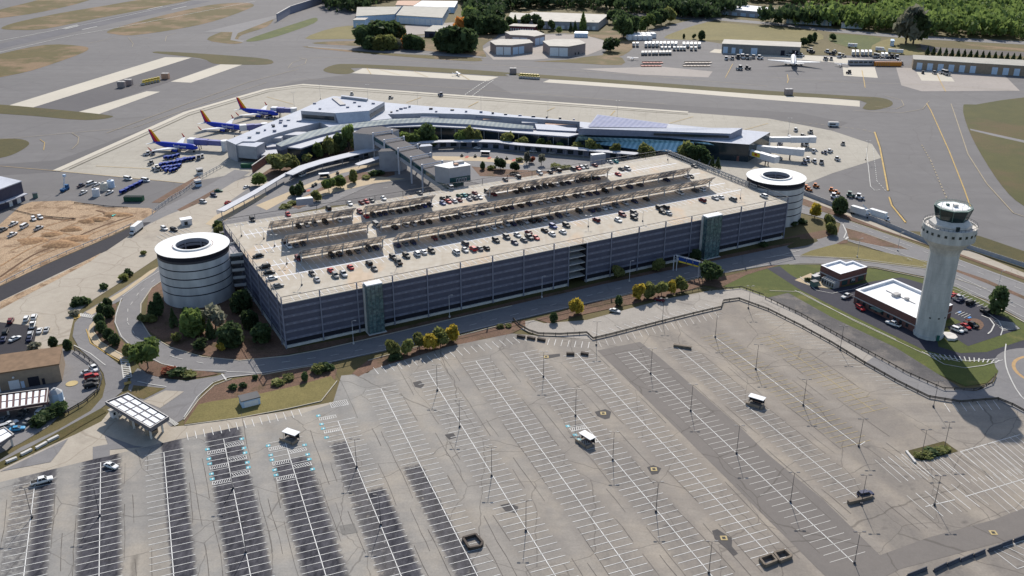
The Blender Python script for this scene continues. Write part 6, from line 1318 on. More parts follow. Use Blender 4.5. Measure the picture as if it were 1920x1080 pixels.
# ================================================================ far buildings, sheds and the warehouses at the left
m_bluew = M('pale_blue_cladding', (.40, .52, .66), .6, var=.1); m_greyroof = M('grey_sheet_roof', A(176, 172, 162), .8, var=.12, vs=.1); m_darkroof = M('dark_sheet_roof', A(104, 104, 106), .8, var=.15, vs=.1)
m_tanwall = M('tan_brick_wall', (.27, .21, .155), .85, var=.12); m_greywall = M('grey_block_wall', (.20, .19, .185), .85, var=.12); m_brownroof = M('brown_gravel_roof', A(142, 116, 92), .9, var=.2, vs=.4)
m_door = M('pale_blue_door', (.46, .56, .68), .5, var=.05); m_doorw = M('white_door', (.62, .64, .66), .5, var=.05); m_hroof = M('hangar_roof', A(192, 186, 176), .8, var=.1, vs=.1); m_hwall = M('mauve_block_wall', (.27, .225, .215), .85, var=.1); m_dkwall = M('dark_blue_wall', (.06, .06, .09), .7)
def shed(label, roof, z, mw, mr, doors=(), name='warehouse', cat='building', base=0.0, eave=.35, group=None):
    """flat roofed shed; roof outline in photo pixels at height z; doors: (edge, t0, t1, height, material)"""
    p = [v for v in GP(roof, z)]
    if area2(p) < 0: p.reverse(); flip = True
    else: flip = False
    n = len(p); o = sum(p, Vector()) / n; o.z = base; t = thing(name, label, cat, o, group=group)
    b = MB(); b.prism([v.xy for v in p], base, z - .02, mw, m_dark); w = b.build('wall', t)
    b = MB(); q = insetpoly(p, -eave); b.prism(q, z, z + .5, mr, mr, True); r = b.build('roof', t)
    for e, t0, t1, h, m in doors:
        i = (n - 2 - e) % n if flip else e; a, c = p[i], p[(i + 1) % n]
        if flip: t0, t1 = 1 - t1, 1 - t0
        b = MB(); wallbox(b, a, c, t0, t1, base + .1, base + h, m); b.build('door', t)
    return t
def ndoors(e, n, t0, t1, h, m, fill=.6): s = (t1 - t0) / n; return [(e, t0 + i * s + s * (1 - fill) / 2, t0 + i * s + s * (1 + fill) / 2, h, m) for i in range(n)]
shed('long pale blue hangar with a row of doors, its right half behind the big trees', [(743, 29), (829, 34), (841, 14), (757, 12)], 9, m_bluew, m_greyroof, ndoors(0, 8, .05, .98, 7, m_doorw, .92), 'hangar', 'hangar')
shed('pale blue hangar half hidden at the left of the dark trees', [(668, 31), (740, 27), (752, 13), (670, 14)], 9, m_bluew, m_greyroof, ndoors(0, 5, .05, .95, 7, m_door, .9), 'hangar', 'hangar')
shed('small pale blue shed at the left end of the dark trees', [(662, 38), (684, 38), (690, 34), (668, 34)], 8, m_bluew, m_hroof, ndoors(0, 2, .1, .9, 5, m_doorw), 'shed', 'shed')
shed('dark shed with grey roof between the two dark tree clumps', [(796, 59), (824, 60), (838, 49), (812, 48)], 6, m_dkwall, m_greyroof, ndoors(0, 1, .2, .7, 4, m_dark), 'shed', 'shed')
shed('wide warehouse with orange brown roof at the top edge', [(742, 10), (776, 11), (790, 2), (746, 2)], 7, m_jbw, m_rust, ndoors(0, 3, .1, .9, 4, m_door))
shed('blue and white warehouse at the top edge beside the orange roof', [(775, 12), (852, 14), (858, 3), (790, 2)], 7, m_bluew, m_roofw, ndoors(0, 5, .05, .95, 4, m_doorw))
shed('long white warehouse before the dark pine wood', [(1010, 40), (1122, 43), (1141, 28), (1000, 23), (992, 26)], 8, m_mwall, m_hroof, ndoors(0, 9, .05, .98, 4, m_doorw, .5))
shed('left wing of the long white warehouse', [(952, 36), (1010, 39), (992, 26), (958, 24)], 7, m_mwall, m_hroof, ndoors(0, 3, .1, .9, 4, m_door, .5))
shed('low dark red shed with pale roof above the small hangars', [(954, 49), (1003, 51), (1009, 47), (963, 45)], 5, M('dark_red_wall', (.16, .05, .06), .8), m_hroof, ndoors(0, 10, .04, .96, 3, m_doorw, .5), 'shed', 'shed')
for lab, roof, ds in (('small eight sided hangar nearest the taxiway on the left', [(919, 78), (929, 85), (959, 85.5), (999, 80.5), (992, 75), (938, 74)], ndoors(1, 2, .02, .98, 7.5, m_doorw, .9) + ndoors(2, 2, .05, .6, 7, m_door, .9)),
                     ('small eight sided hangar behind the other two', [(947, 60.5), (957, 66), (991, 67.5), (1002, 69), (1022, 65), (1006, 58), (978, 57)], ndoors(1, 2, .1, .95, 7, m_doorw, .9) + ndoors(3, 2, .05, .95, 7, m_door, .9)),
                     ('small eight sided hangar on the right with mauve end wall', [(1018, 78), (1030, 87), (1066, 88), (1098, 82), (1085, 74.5), (1040, 74)], ndoors(1, 2, .02, .98, 8, m_doorw, .94) + ndoors(2, 2, .3, .7, 2.4, m_dark, .3))):
    shed(lab, roof, 9, m_hwall, m_hroof, ds, 'hangar', 'hangar', group='small eight sided hangars')
shed('long grey freight building with pale roof left of the freighter', [(1354, 82.5), (1501, 89), (1502, 80), (1358, 74.5)], 8.5, m_greywall, m_hroof, [(0, .02, .08, 6, m_door), (0, .13, .18, 5.5, m_door), (0, .23, .27, 4.5, m_door), (0, .38, .46, 6, m_door), (0, .76, .81, 5, m_dark), (0, .9, .98, 5.5, m_dark)], 'freight_building')
shed('long tan freight building with row of pale blue doors at the right edge', [(1713, 112), (1980, 128), (2100, 135), (2090, 122), (1930, 114), (1712, 104)], 8.5, m_tanwall, m_greyroof, [(0, .03 + i * .077, .07 + i * .077, 6.2, m_door) for i in range(11) if i != 6], 'freight_building')
shed('dark blue depot with pale roof above the grass', [(1475, 32), (1560, 37), (1561, 30), (1482, 25)], 7, m_bluew, m_greyroof, ndoors(0, 8, .04, .96, 5, m_doorw, .6), 'depot', 'building')
shed('white depot behind the trees above the freight yard', [(1350, 16), (1440, 24), (1452, 16), (1362, 6)], 7, m_mwall, m_roofw, ndoors(0, 5, .04, .96, 4, m_door, .6), 'depot', 'building')
shed('white shed right of the dark blue depot', [(1578, 44), (1618, 46), (1622, 40), (1584, 38)], 5, m_jbw, m_hroof, ndoors(0, 3, .1, .9, 3.4, m_door, .5), 'shed', 'shed')
shed('low pale blue shed on the lawn before the white warehouse', [(1077, 63), (1102, 63.5), (1102, 60), (1079, 59.5)], 4, m_bluew, m_door, ndoors(0, 4, .1, .9, 2.4, m_doorw, .5), 'shed', 'shed')
shed('tiny pale blue shed at the edge of the freight yard', [(1670, 77), (1677, 77.5), (1676, 74), (1671, 74)], 5, m_bluew, m_bluew, ndoors(0, 1, .2, .8, 3, m_doorw), 'shed', 'shed')
# retaining wall near the top
w = GP([(520, 41), (545, 26), (600, 8), (640, -6)]); b = MB()
for p, q in zip(w, w[1:]): b.wall(p, q, 1.0, 0, 9, m_bwall); b.wall(p + Vector((0, .2, 0)), q + Vector((0, .2, 0)), 1.6, 9, 9.4, m_sill)
tag(b.build('retaining_wall', None, w[0]), 'long blue grey retaining wall below the runway end at the top', 'wall')
# ---- left
zl_ = ZOF(43, 388, 352)
lb = shed('blue grey building with pale flat roof cut by the left frame edge', [(-70, 372), (0, 356), (40, 341), (0, 332), (-70, 345)], zl_, m_dkwall, m_mroof, [(0, .2, .3, 3.2, m_doorw), (1, .25, .4, 3.2, m_doorw), (1, .62, .8, 3.2, m_doorw)], 'office_building', 'building', eave=.2)
b = MB(); p = GP([(-70, 372), (0, 356), (40, 341)], zl_)
for a, c_ in zip(p, p[1:]): wallbox(b, a, c_, 0, 1, 3.9, 4.4, m_mroof, 2.6)
b.build('canopy_ledge', lb)
wh = shed('brown roofed warehouse with roller doors at the left edge', [(-60, 720), (0, 701), (110, 684), (116, 652), (5, 667), (-60, 680)], 6.6, m_tanwall, m_brownroof, [(1, .1, .28, 3.4, m_doorw), (1, .3, .36, 2.6, m_door), (1, .43, .62, 3.6, m_dark), (1, .66, .71, 2.4, m_dark), (0, .6, .9, 3.4, m_doorw)], eave=.25)
b = MB()
for x, y in ((16, 703), (60, 697), (26, 708)): q = G(x, y, 4.5); b.box((q.x, q.y - .4, 4.5), (.5, .5, .5), m_lampw)
b.build('wall_lamp', wh)
# ---- canopies with white panels
def panel_canopy(name, label, corners, z, nx, ny, mframe, mpanel, legs, cat, thick=1.0, gap=.35):
    """slab roof with recessed white panels; corners in order near-left, far-left, far-right, near-right"""
    P = GP(corners, z); o = sum(P, Vector()) / 4; o.z = 0; t = thing(name, label, cat, o); b = MB(); b.prism([v.xy for v in P], z - thick, z - .12, mframe, mframe, True); r = b.build('roof', t)
    b = MB(); q = insetpoly(P, .35); pp = [v.xy for v in P]
    if area2(pp) < 0: pp.reverse()
    for i in range(4):
        j = (i + 1) % 4; b.face([(*pp[i], z + .25), (*pp[j], z + .25), (*q[j], z + .25), (*q[i], z + .25)], m_sill); b.face([(*pp[i], z - .12), (*pp[j], z - .12), (*pp[j], z + .25), (*pp[i], z + .25)], mframe); b.face([(*q[j], z - .12), (*q[i], z - .12), (*q[i], z + .25), (*q[j], z + .25)], mframe)
    b.build('fascia', r)
    f = lambda u, v: P[0].lerp(P[3], u).lerp(P[1].lerp(P[2], u), v)
    Lx, Ly = (P[3] - P[0]).length, (P[1] - P[0]).length
    for i in range(nx):
        for j in range(ny):
            g, h = gap / Lx, gap / Ly; u0, u1, v0, v1 = .03 + .94 * i / nx + g, .03 + .94 * (i + 1) / nx - g, .05 + .9 * j / ny + h, .05 + .9 * (j + 1) / ny - h
            b = MB(); b.flat([f(u, v) + Vector((0, 0, .02)) for u, v in ((u0, v0), (u1, v0), (u1, v1), (u0, v1))], mpanel); b.build('roof_panel', r)
    for u in legs:
        for v in (.2, .8): b = MB(); q = f(u, v); b.box((q.x, q.y, .05), (.6, .6, z - thick - .05), m_ledge, .6); b.build('column', t)
    return t, f
m_panel = M('white_roof_panel', (.74, .76, .78), .7, var=.06); m_rfr = M('dark_red_frame', (.10, .05, .05), .7, var=.1); m_gfr = M('grey_frame', (.14, .13, .14), .7, var=.1)
tc_, tf = panel_canopy('toll_canopy', 'toll plaza canopy with a grid of white roof panels at the lower left', [(197, 754), (240, 737), (317, 782), (282, 804)][0:1] + [(240, 737), (317, 782), (282, 804)], 5.8, 5, 3, m_gfr, m_panel, (.12, .5, .88), 'canopy', 1.1)
for n, (u, v) in enumerate(((.04, .3), (.42, .45), (.78, .45))):
    q = tf(u, v); t = thing('toll_booth', ['white toll booth under the left end of the toll canopy', 'toll booth under the middle of the toll canopy', 'toll booth under the right end of the toll canopy'][n], 'toll booth', (q.x, q.y, .05), group='toll booths')
    a = math.atan2((tf(1, .5) - tf(0, .5)).y, (tf(1, .5) - tf(0, .5)).x); b = MB(); b.box((q.x, q.y, .05), (2.0, 3.4, 2.6), m_jbw if n == 0 else m_tanwall, a); b.build('booth', t)
    b = MB(); b.box((q.x, q.y, 1.2), (2.1, 2.8, 1.0), m_auto, a); b.build('booth_window', t); b = MB(); b.box((q.x, q.y, 2.65), (2.6, 4, .2), m_sill, a); b.build('booth_roof', t)
panel_canopy('carport', 'low carport with rows of white and red roof panels at the left edge', [(-40, 775), (-40, 745), (91, 728), (88, 755)], 4.2, 10, 2, m_rfr, m_panel, (.15, .4, .65, .95), 'carport', .7)
panel_canopy('carport', 'white panelled carport in the lower left corner', [(-30, 850), (-20, 812), (9, 801), (27, 815)], 4, 2, 2, m_gfr, m_panel, (.3, .9), 'carport', .7)
# tank beside the carport
q = G(107, 752); t = thing('storage_tank', 'silver grey faceted tank beside the panelled carport', 'tank', q)
b = MB(); b.cyl(q, 2.3, .1, 3.4, m_bluew, 8, smooth=False); b.cyl(q, 2.3, 3.4, 4.6, m_paler, 8, 1.0, smooth=False); b.build('tank', t)
b = MB(); b.cyl(q, 2.6, 0, .3, m_ledge, 8); b.build('base', t)
b = MB(); b.cyl(q, .5, 4.6, 5.0, m_paler, 8); b.build('hatch', t)
# white tanks and plant in the equipment yard
for x, y, c_, lab in ((181, 368, m_jbw, 'white upright tank nearest the front of the equipment yard'), (196, 357, M('cream_tank', (.50, .48, .42), .6), 'cream upright tank in the middle of the equipment yard'), (209, 352, m_door, 'pale blue upright tank at the back of the equipment yard')):
    q = G(x, y); t = thing('upright_tank', lab, 'tank', q, group='upright tanks in the equipment yard'); b = MB(); b.cyl(q, 2.0, 0.1, 4.2, c_, 16, 1.9); b.cyl(q, 1.9, 4.2, 4.7, c_, 16, .7); b.build('tank', t)
    b = MB(); b.cyl(q, .7, 4.7, 5.0, m_sill, 10); b.build('lid', t); b = MB(); b.cyl(q, 2.15, .02, .4, m_ledge, 16); b.build('base', t)
q = G(122, 358); an = yaw_px((112, 364), (132, 352)); t = thing('boom_lift', 'blue boom lift with raised white arm in the equipment yard', 'boom lift', q)
d = Vector((math.cos(an), math.sin(an), 0)); b = MB(); b.box((q.x, q.y, .6), (6, 2.4, 1.2), paint('lift_blue', (.02, .10, .24)), an); b.box((q.x + d.x * 2, q.y + d.y * 2, 1.8), (2, 2.2, 1.3), paint('lift_blue', (.02, .10, .24)), an); b.build('chassis', t)
b = MB(); b.tube(q - d * .5 + Vector((0, 0, 2)), q + d * 2.2 + Vector((0, 0, 8)), .45, m_jbw, 6, .3); b.box(q + d * 2.2 + Vector((0, 0, 7.6)), (1.4, 1.4, 1.2), m_door, an); b.build('boom', t)
for s in (-2, 2):
    for w_ in (-1.1, 1.1): b = MB(); c_ = q + d * s + Vector((-d.y, d.x, 0)) * w_; n_ = Vector((-d.y, d.x, 0)) * .2; b.tube(c_ - n_ + Vector((0, 0, .6)), c_ + n_ + Vector((0, 0, .6)), .6, m_tyre, 10); b.build('wheel', t)
q = G(252, 377); b = MB(); gm_ = paint('skip_green', (.015, .10, .05)); b.prism([(q.x - 5, q.y - 1.6), (q.x + 5, q.y - 1.6), (q.x + 5, q.y + 1.6), (q.x - 5, q.y + 1.6)], .3, 2.8, gm_, m_dark)
for i in range(9): b.box((q.x - 4.6 + i * 1.15, q.y - 1.66, .4), (.18, .12, 2.3), m_rail)
b.box((q.x, q.y, 2.8), (10.2, .3, .15), gm_); tag(b.build('skip', None, (q.x, q.y, .1)), 'long green waste skip at the end of the equipment yard', 'skip')
q = G(466, 314); b = MB(); b.prism([(q.x - 4, q.y - 1.5), (q.x + 4, q.y - 1.5), (q.x + 4, q.y + 1.5), (q.x - 4, q.y + 1.5)], .2, 2.6, gm_, gm_)
for i in range(5): b.box((q.x - 3.2 + i * 1.6, q.y - 1.56, .3), (.2, .12, 2.2), m_rail)
b.tube((q.x - 4.4, q.y, 1.4), (q.x - 4, q.y, 1.4), .9, gm_, 10); tag(b.build('compactor', None, (q.x, q.y, .1)), 'green waste compactor under the west end of the terminal', 'waste compactor')
q = G(67, 371); b = MB(); b.box((q.x, q.y, .1), (2.4, 2.2, 2.6), m_green, .4); b.box((q.x, q.y, 2.7), (2.6, 2.4, .2), m_rail, .4); tag(b.build('utility_box', None, (q.x, q.y, .1)), 'dark green cabinet beside the blue grey building', 'cabinet')
q = G(350, 421); b = MB(); b.box((q.x, q.y, .1), (5, 3.6, 3), m_jbw, .5); b.box((q.x, q.y, 3.1), (5.6, 4.2, .25), m_roofw, .5); b.box((q.x + .4, q.y - 1.7, .4), (1.6, .5, 1.8), m_auto, .5); tag(b.build('guard_hut', None, (q.x, q.y, .1)), 'small white hut on the concrete lot behind the left ramp tower', 'hut')
q = G(372, 349); b = MB(); b.box((q.x, q.y, .1), (3, 3, 3.4), m_door, .6); b.box((q.x, q.y, 3.5), (3.6, 3.6, .25), m_sill, .6); b.box((q.x, q.y, 1.6), (3.1, 3.1, 1), m_auto, .6); tag(b.build('guard_hut', None, (q.x, q.y, .1)), 'pale blue guard hut at the apron gate', 'hut')
q = G(375, 326); b = MB(); b.box((q.x, q.y, .1), (3, 3, 3), m_jbw, .6); b.box((q.x, q.y, 3.1), (3.6, 3.6, .25), m_sill, .6); b.box((q.x, q.y, 1.5), (3.1, 3.1, 1), m_auto, .6); tag(b.build('guard_hut', None, (q.x, q.y, .1)), 'white guard hut on the apron side of the gate', 'hut')
q = G(469, 757); an = yaw_px((455, 760), (483, 753)); t = thing('shed', 'small blue and white shed with dark roof on the grass above the car park', 'shed', q)
b = MB(); b.box(q, (6, 4, 2.6), m_bluew, an); b.build('wall', t); b = MB(); b.box((q.x, q.y, 2.6), (6.4, 4.4, .3), m_darkroof, an); b.build('roof', t); b = MB(); b.box((q.x + math.sin(an) * 2.03, q.y - math.cos(an) * 2.03, .1), (4.6, .1, 2.0), m_doorw, an); b.build('door', t)
q = G(206, 160); 
for x, y, lab, mm in ((229, 164, 'dark equipment box on the airfield, left of the yellow units', m_hwall), (242, 160, 'dark equipment box on the airfield, next to the yellow units', m_hwall), (311, 148, 'orange brown box at the right end of the yellow units', m_rust), (1478, 178, 'dark brown twin cabinet standing on the grass strip', m_hwall), (962, 138, 'dark brown cabinet on the grass strip near the crossing', m_hwall)):
    q = G(x, y); b = MB(); b.box((q.x, q.y, .2), (6, 4, 4.4), mm); b.box((q.x - 1.5, q.y, 4.6), (2.6, 3.6, .4), m_sill); b.box((q.x + 1.5, q.y, 4.6), (2.6, 3.6, .4), m_sill); tag(b.build('equipment_box', None, (q.x, q.y, .1)), lab, 'equipment box')
ym = paint('snow_plough_yellow', (.50, .38, .07))
for gi, (x0, y0, x1, y1, n, lab) in enumerate(((270, 159, 297, 153, 6, 'yellow machine in the left airfield row'), (977, 146, 1008, 148, 7, 'yellow machine in the row beside the pale pad'))):
    for i in range(n):
        q = G(x0 + (x1 - x0) * i / (n - 1), y0 + (y1 - y0) * i / (n - 1)); b = MB(); b.box((q.x, q.y, .3), (2.6, 5, 2.2), ym, .3); b.box((q.x, q.y + 1, 2.5), (2.2, 2, 1.3), ym, .3); b.box((q.x, q.y - 2.8, .3), (3.4, .6, 1.6), m_sill, .3); tag(b.build('airfield_machine', None, (q.x, q.y, .1)), nth(i, n) + ' ' + lab, 'airfield machine', ['yellow machines in the left airfield row', 'yellow machines beside the pale pad'][gi])
# ================================================================ street furniture and small things
LEAF_DK = M('planter_leaves', (.03, .05, .02), .9)
def lamp(px, py, h, label, group, z=.2, arm=2, m=None):
    p = G(px, py, z); t = thing('lamp_post', label, 'lamp post', p, group=group); m = m or m_rail
    b = MB(); b.tube(p, p + Vector((0, 0, h)), .10, m, 5, .06); b.build('pole', t)
    b = MB(); b.cyl(p, .35, z, z + .6, m_rail if arm == 2 else m_ledge, 8); b.build('base', t)
    for s in ((-1, 1) if arm == 2 else (1,)):
        b = MB(); a = p + Vector((0, 0, h)); e = a + Vector((s * 1.1, .2, .15)); b.tube(a, e, .05, m, 4); b.box((e.x, e.y, e.z - .1), (.9, .4, .16), m if arm == 2 else m_sill); b.build('lamp_head', t)
LP = [(1149, 862), (669, 876), (1610, 837), (1230, 959), (986, 995), (820, 732), (862, 800), (1019, 706), (1079, 779), (1118, 647), (1220, 700), (1295, 770), (1341, 632), (1417, 692), (1242, 602), (1403, 578), (1506, 760), (1575, 656), (1750, 763), (60, 971), (187, 968), (437, 916), (461, 1036), (714, 984), (922, 892), (1381, 850), (1329, 1074), (1482, 941), (1602, 1056), (1615, 946), (1752, 947), (1727, 858), (1770, 843)]
LP.sort(key=lambda q: (int(q[1] / 90), q[0])); rows_ = {}
for q in LP: rows_.setdefault(int(q[1] / 90), []).append(q)
for ri, k_ in enumerate(sorted(rows_)):
    for n, q in enumerate(rows_[k_]): lamp(*q, 9.6, nth(n, len(rows_[k_])) + ' twin lamp post in the ' + ORD[ri] + ' line of car park lamps', 'lamp posts in the car park')
for n, (x, y) in enumerate(((663, 645), (843, 595), (1016, 558), (1180, 528))): lamp(x, y, 9.5, nth(n, 4) + ' pale lamp post in front of the screened garage wall', 'lamp posts in front of the garage', .15, 1, m_frame)
for n, (x, y) in enumerate(((1607, 482), (1683, 470), (1870, 545))): lamp(x, y, 9, nth(n, 3) + ' lamp post beside the highway at the right', 'lamp posts by the highway', .2, 1, m_paler)
for n, (x, y) in enumerate(sorted(((601, 186), (552, 203), (690, 188), (783, 201), (902, 211), (1027, 219), (1157, 220), (1478, 252), (440, 256), (1623, 300)))): lamp(x, y, 11 + (n % 2), nth(n, 10) + ' apron light mast along the terminal', 'apron light masts', .1, 2, m_paler)
for n, (x, y) in enumerate(sorted(((453, 443), (495, 448), (515, 462), (538, 495), (566, 535), (745, 500), (1103, 425), (1205, 415), (1388, 372), (1252, 300)))): lamp(x, y, 5, nth(n, 10) + ' slim lamp post on the garage roof deck', 'lamp posts on the garage roof', DZ, 2, m_paler)
# shelters
for (x, y), yaw, lab in (((547, 823), -.5, 'white roofed shuttle shelter at the left among the blue marked bays'), ((1101, 829), -.9, 'white roofed shuttle shelter in the middle of the car park'), ((1418, 757), -.6, 'white roofed shuttle shelter at the right of the car park')):
    p = G(x, y, .2); t = thing('bus_shelter', lab, 'shelter', p, group='shuttle shelters'); c, s = math.cos(yaw), math.sin(yaw); W_ = lambda a, d, h: Vector((p.x + a * c - d * s, p.y + a * s + d * c, .2 + h))
    b = MB(); b.box(W_(0, 0, 2.5), (5.2, 2.6, .16), m_roofw, yaw); b.build('roof', t); b = MB(); b.box(W_(0, 1.0, .3), (4.6, .06, 2.0), m_auto, yaw); b.box(W_(-2.3, .3, .3), (.06, 1.4, 2.0), m_auto, yaw); b.build('glass', t)
    for a in (-2.3, 2.3):
        for d in (-1, 1): b = MB(); b.tube(W_(a, d, 0), W_(a, d, 2.5), .06, m_rail, 5); b.build('post', t)
    b = MB(); b.box(W_(0, .6, .4), (3.6, .4, .08), m_rust, yaw); b.box(W_(0, .6, 0), (3, .1, .4), m_rail, yaw); b.build('bench', t)
    b = MB(); b.box(W_(-.4, -2.4, 0), (4.6, .3, .9), m_tanwall, yaw); b.box(W_(2.6, -1.6, 0), (.3, 2.4, .9), m_tanwall, yaw); tag(b.build('low_wall', None, W_(0, -2.4, 0)), 'low tan wall in front of the ' + lab.replace('white roofed ', ''), 'low wall')
# kerb rings and islands
m_kd = M('dark_timber_kerb', (.07, .055, .045), .85, var=.25); m_kb = M('brown_block_kerb', (.16, .13, .10), .85, var=.25)
def kerb(label, pts, h, m, w=.55, closed=True, z=.2, cat='kerb', name='kerb_island'):
    p = GP(pts, z); b = MB(); n = len(p)
    for i in range(n if closed else n - 1): b.wall(p[i], p[(i + 1) % n], w, z, z + h - .004 * (i % 2), m)
    return tag(b.build(name, None, p[0]), label, cat)
kerb('dark timber kerb ring beside the hatched bay in the foreground', [(868, 1012), (892, 1005), (905, 1020), (902, 1027), (880, 1031)], .9, m_kd)
kerb('brown block kerb square at the left of the double foreground island', [(1424, 1051), (1446, 1043), (1456, 1055), (1434, 1064)], 1.0, m_kb)
kerb('brown block kerb square at the right of the double foreground island', [(1451, 1041), (1471, 1035), (1484, 1047), (1462, 1056)], 1.0, m_kb)
kerb('long brown kerb block in front of the dark blue car', [(1590, 945), (1612, 940), (1634, 933)], 1.0, m_kb, 1.0, False); kerb('short brown kerb block behind the long one by the dark blue car', [(1612, 937), (1632, 929)], 1.0, m_kb, .8, False)
for n, (a, c_) in enumerate((((970, 631), (984, 634)), ((989, 634), (1003, 637)), ((1008, 637), (1022, 640)), ((1062, 665), (1077, 665)), ((1089, 664), (1103, 666)))): kerb(nth(n, 5) + ' dark kerb block at the top of the car park rows', [a, c_], .9, m_kd, 1.1, False, name='kerb_block')['group'] = 'dark kerb blocks'
kerb('long brown kerb block at the head of a row near the barrier', [(1263, 649), (1296, 654)], .9, m_kb, 1.1, False, name='kerb_block')
for n, (a, c_) in enumerate((((12, 868), (32, 860)), ((40, 854), (60, 844)), ((68, 842), (88, 831)), ((90, 829), (110, 819)))): kerb(nth(n, 4) + ' grey concrete block on the grass beside the toll plaza', [a, c_], .7, m_ledge, .9, False, name='concrete_block', cat='concrete block')['group'] = 'concrete blocks on the verge'
sheet('overgrown_island', [(1698, 846), (1770, 827), (1797, 846), (1728, 864)], m_grass_dk, 11)
kerb('stone kerb of the overgrown island in the car park', [(1699, 847), (1716, 868)], .5, m_ledge, .7, False)
# jersey barriers at the lower right
m_bar = M('dark_barrier', (.06, .065, .085), .7, var=.2)
for n, (a, c_) in enumerate((((1701, 1082), (1737, 1068)), ((1751, 1072), (1774, 1060)), ((1776, 1061), (1799, 1051)), ((1801, 1053), (1824, 1043)), ((1826, 1044), (1846, 1035)), ((1853, 1034), (1878, 1025)), ((1878, 1024), (1897, 1017)), ((1901, 1016), (1924, 1007)), ((1926, 1005), (1950, 995)))):
    p, q = GP([a, c_], .2); b = MB(); d = (q - p).normalized(); nn = Vector((-d.y, d.x, 0)); prof = [(-.4, 0), (.4, 0), (.34, .25), (.12, .5), (.1, 1.05), (-.1, 1.05), (-.12, .5), (-.34, .25)]
    A_ = [p + nn * x + Vector((0, 0, z)) for x, z in prof]; B_ = [q + nn * x + Vector((0, 0, z)) for x, z in prof]
    for i in range(8): j = (i + 1) % 8; b.face([A_[i], A_[j], B_[j], B_[i]][::-1], m_bar)
    b.face(A_, m_bar); b.face(B_[::-1], m_bar); tag(b.build('barrier_block', None, p), nth(n, 9) + ' dark barrier block in the row at the lower right corner', 'barrier', 'barrier blocks at the lower right')
# guard rails and fences
def railing(label, pts, h, mp, mr, step, name='guard_rail_fence', cat='fence', z=.15, nr=2, mesh=None):
    p = GP(pts, z); o = p[0]; t = thing(name, label, cat, o); b = MB()
    for a, c_ in zip(p, p[1:]):
        for k_ in range(nr): hh = h * (1 - k_ * .4); b.wall(a, c_, .14, z + hh - .32, z + hh, mr)
    b.build('rail', t); b = MB(); b.box((0, 0, z), (.22, .22, h + .1), mp); pm_ = b.mesh('post'); od = 0.0
    for a, c_ in zip(p, p[1:]):
        L_ = (c_ - a).length
        while od < L_: q = a.lerp(c_, od / L_); g_ = bpy.data.objects.new('post', pm_); COL.objects.link(g_); g_.parent = t; g_.location = (q.x - o.x, q.y - o.y, -o.z); od += step
        od -= L_
    if mesh:
        b = MB()
        for a, c_ in zip(p, p[1:]): b.wall(a, c_, .04, z, z + h - .35, mesh)
        b.build('mesh_panel', t)
    return t
m_wood = M('dark_timber_rail', (.075, .065, .055), .85, var=.3)
railing('dark timber guard rail between the exit lane and the car park', [(962, 600), (975, 612), (992, 622), (1010, 628), (1050, 629), (1085, 627), (1100, 626), (1112, 637), (1150, 628), (1240, 605), (1300, 590), (1352, 578), (1356, 566), (1385, 562), (1440, 582), (1500, 612), (1560, 645), (1620, 682), (1680, 716), (1740, 746), (1800, 756), (1870, 750), (1900, 762), (1960, 795)], 1.1, m_wood, m_wood, 4.6)
railing('dark timber guard rail between the exit lane and the patched strip', [(1435, 560), (1500, 590), (1600, 646), (1700, 701), (1768, 731), (1830, 732), (1860, 720), (1866, 705)], 1.0, m_wood, m_wood, 3.2, nr=1)
railing('low dark rail at the top edge of the exit lane', [(1250, 556), (1318, 542), (1330, 546), (1390, 540), (1432, 555)], .9, m_wood, m_wood, 3.2, nr=1)
m_chain = M('chain_link', (.20, .20, .20), .6, var=.1)
railing('grey perimeter fence between the taxiway and the highway', [(1500, 362), (1560, 386), (1640, 415), (1700, 440), (1742, 458), (1812, 466), (1930, 505), (1990, 530)], 2.2, m_paler, m_paler, 5, mesh=m_bluew and M('fence_fabric', (.30, .33, .38), .7))
railing('chain link fence along the access road to the apron gate', [(286, 402), (320, 376), (345, 362), (378, 335), (430, 306)], 2.2, m_paler, m_paler, 4)
railing('dark fence around the curved warehouse yard', [(140, 658), (160, 672), (184, 690), (192, 712), (186, 735), (160, 757), (124, 778)], 1.6, m_rail, m_rail, 4)
railing('dark silt fence along the back of the bare dirt site', [(140, 381), (170, 384), (205, 388), (240, 390)], .6, m_dark, m_dark, 6, nr=1, z=.12)
railing('dark silt fence across the middle of the bare dirt site', [(20, 393), (60, 403), (100, 408), (142, 411)], .5, m_dark, m_dark, 6, nr=1, z=.12)
railing('pale fence beside the new black road', [(-20, 545), (60, 503), (140, 468), (200, 444), (248, 422)], 1.1, m_ledge, m_ledge, 5, nr=1)
b = MB(); p = GP([(474, 325), (507, 301)])
b.wall(p[0], p[1], .5, 0, 4.6, m_brick); b.wall(p[0], p[1], .7, 4.6, 4.9, m_sill); tag(b.build('brick_wall', None, p[0]), 'dark red brick screen wall beside the terminal west end', 'wall')
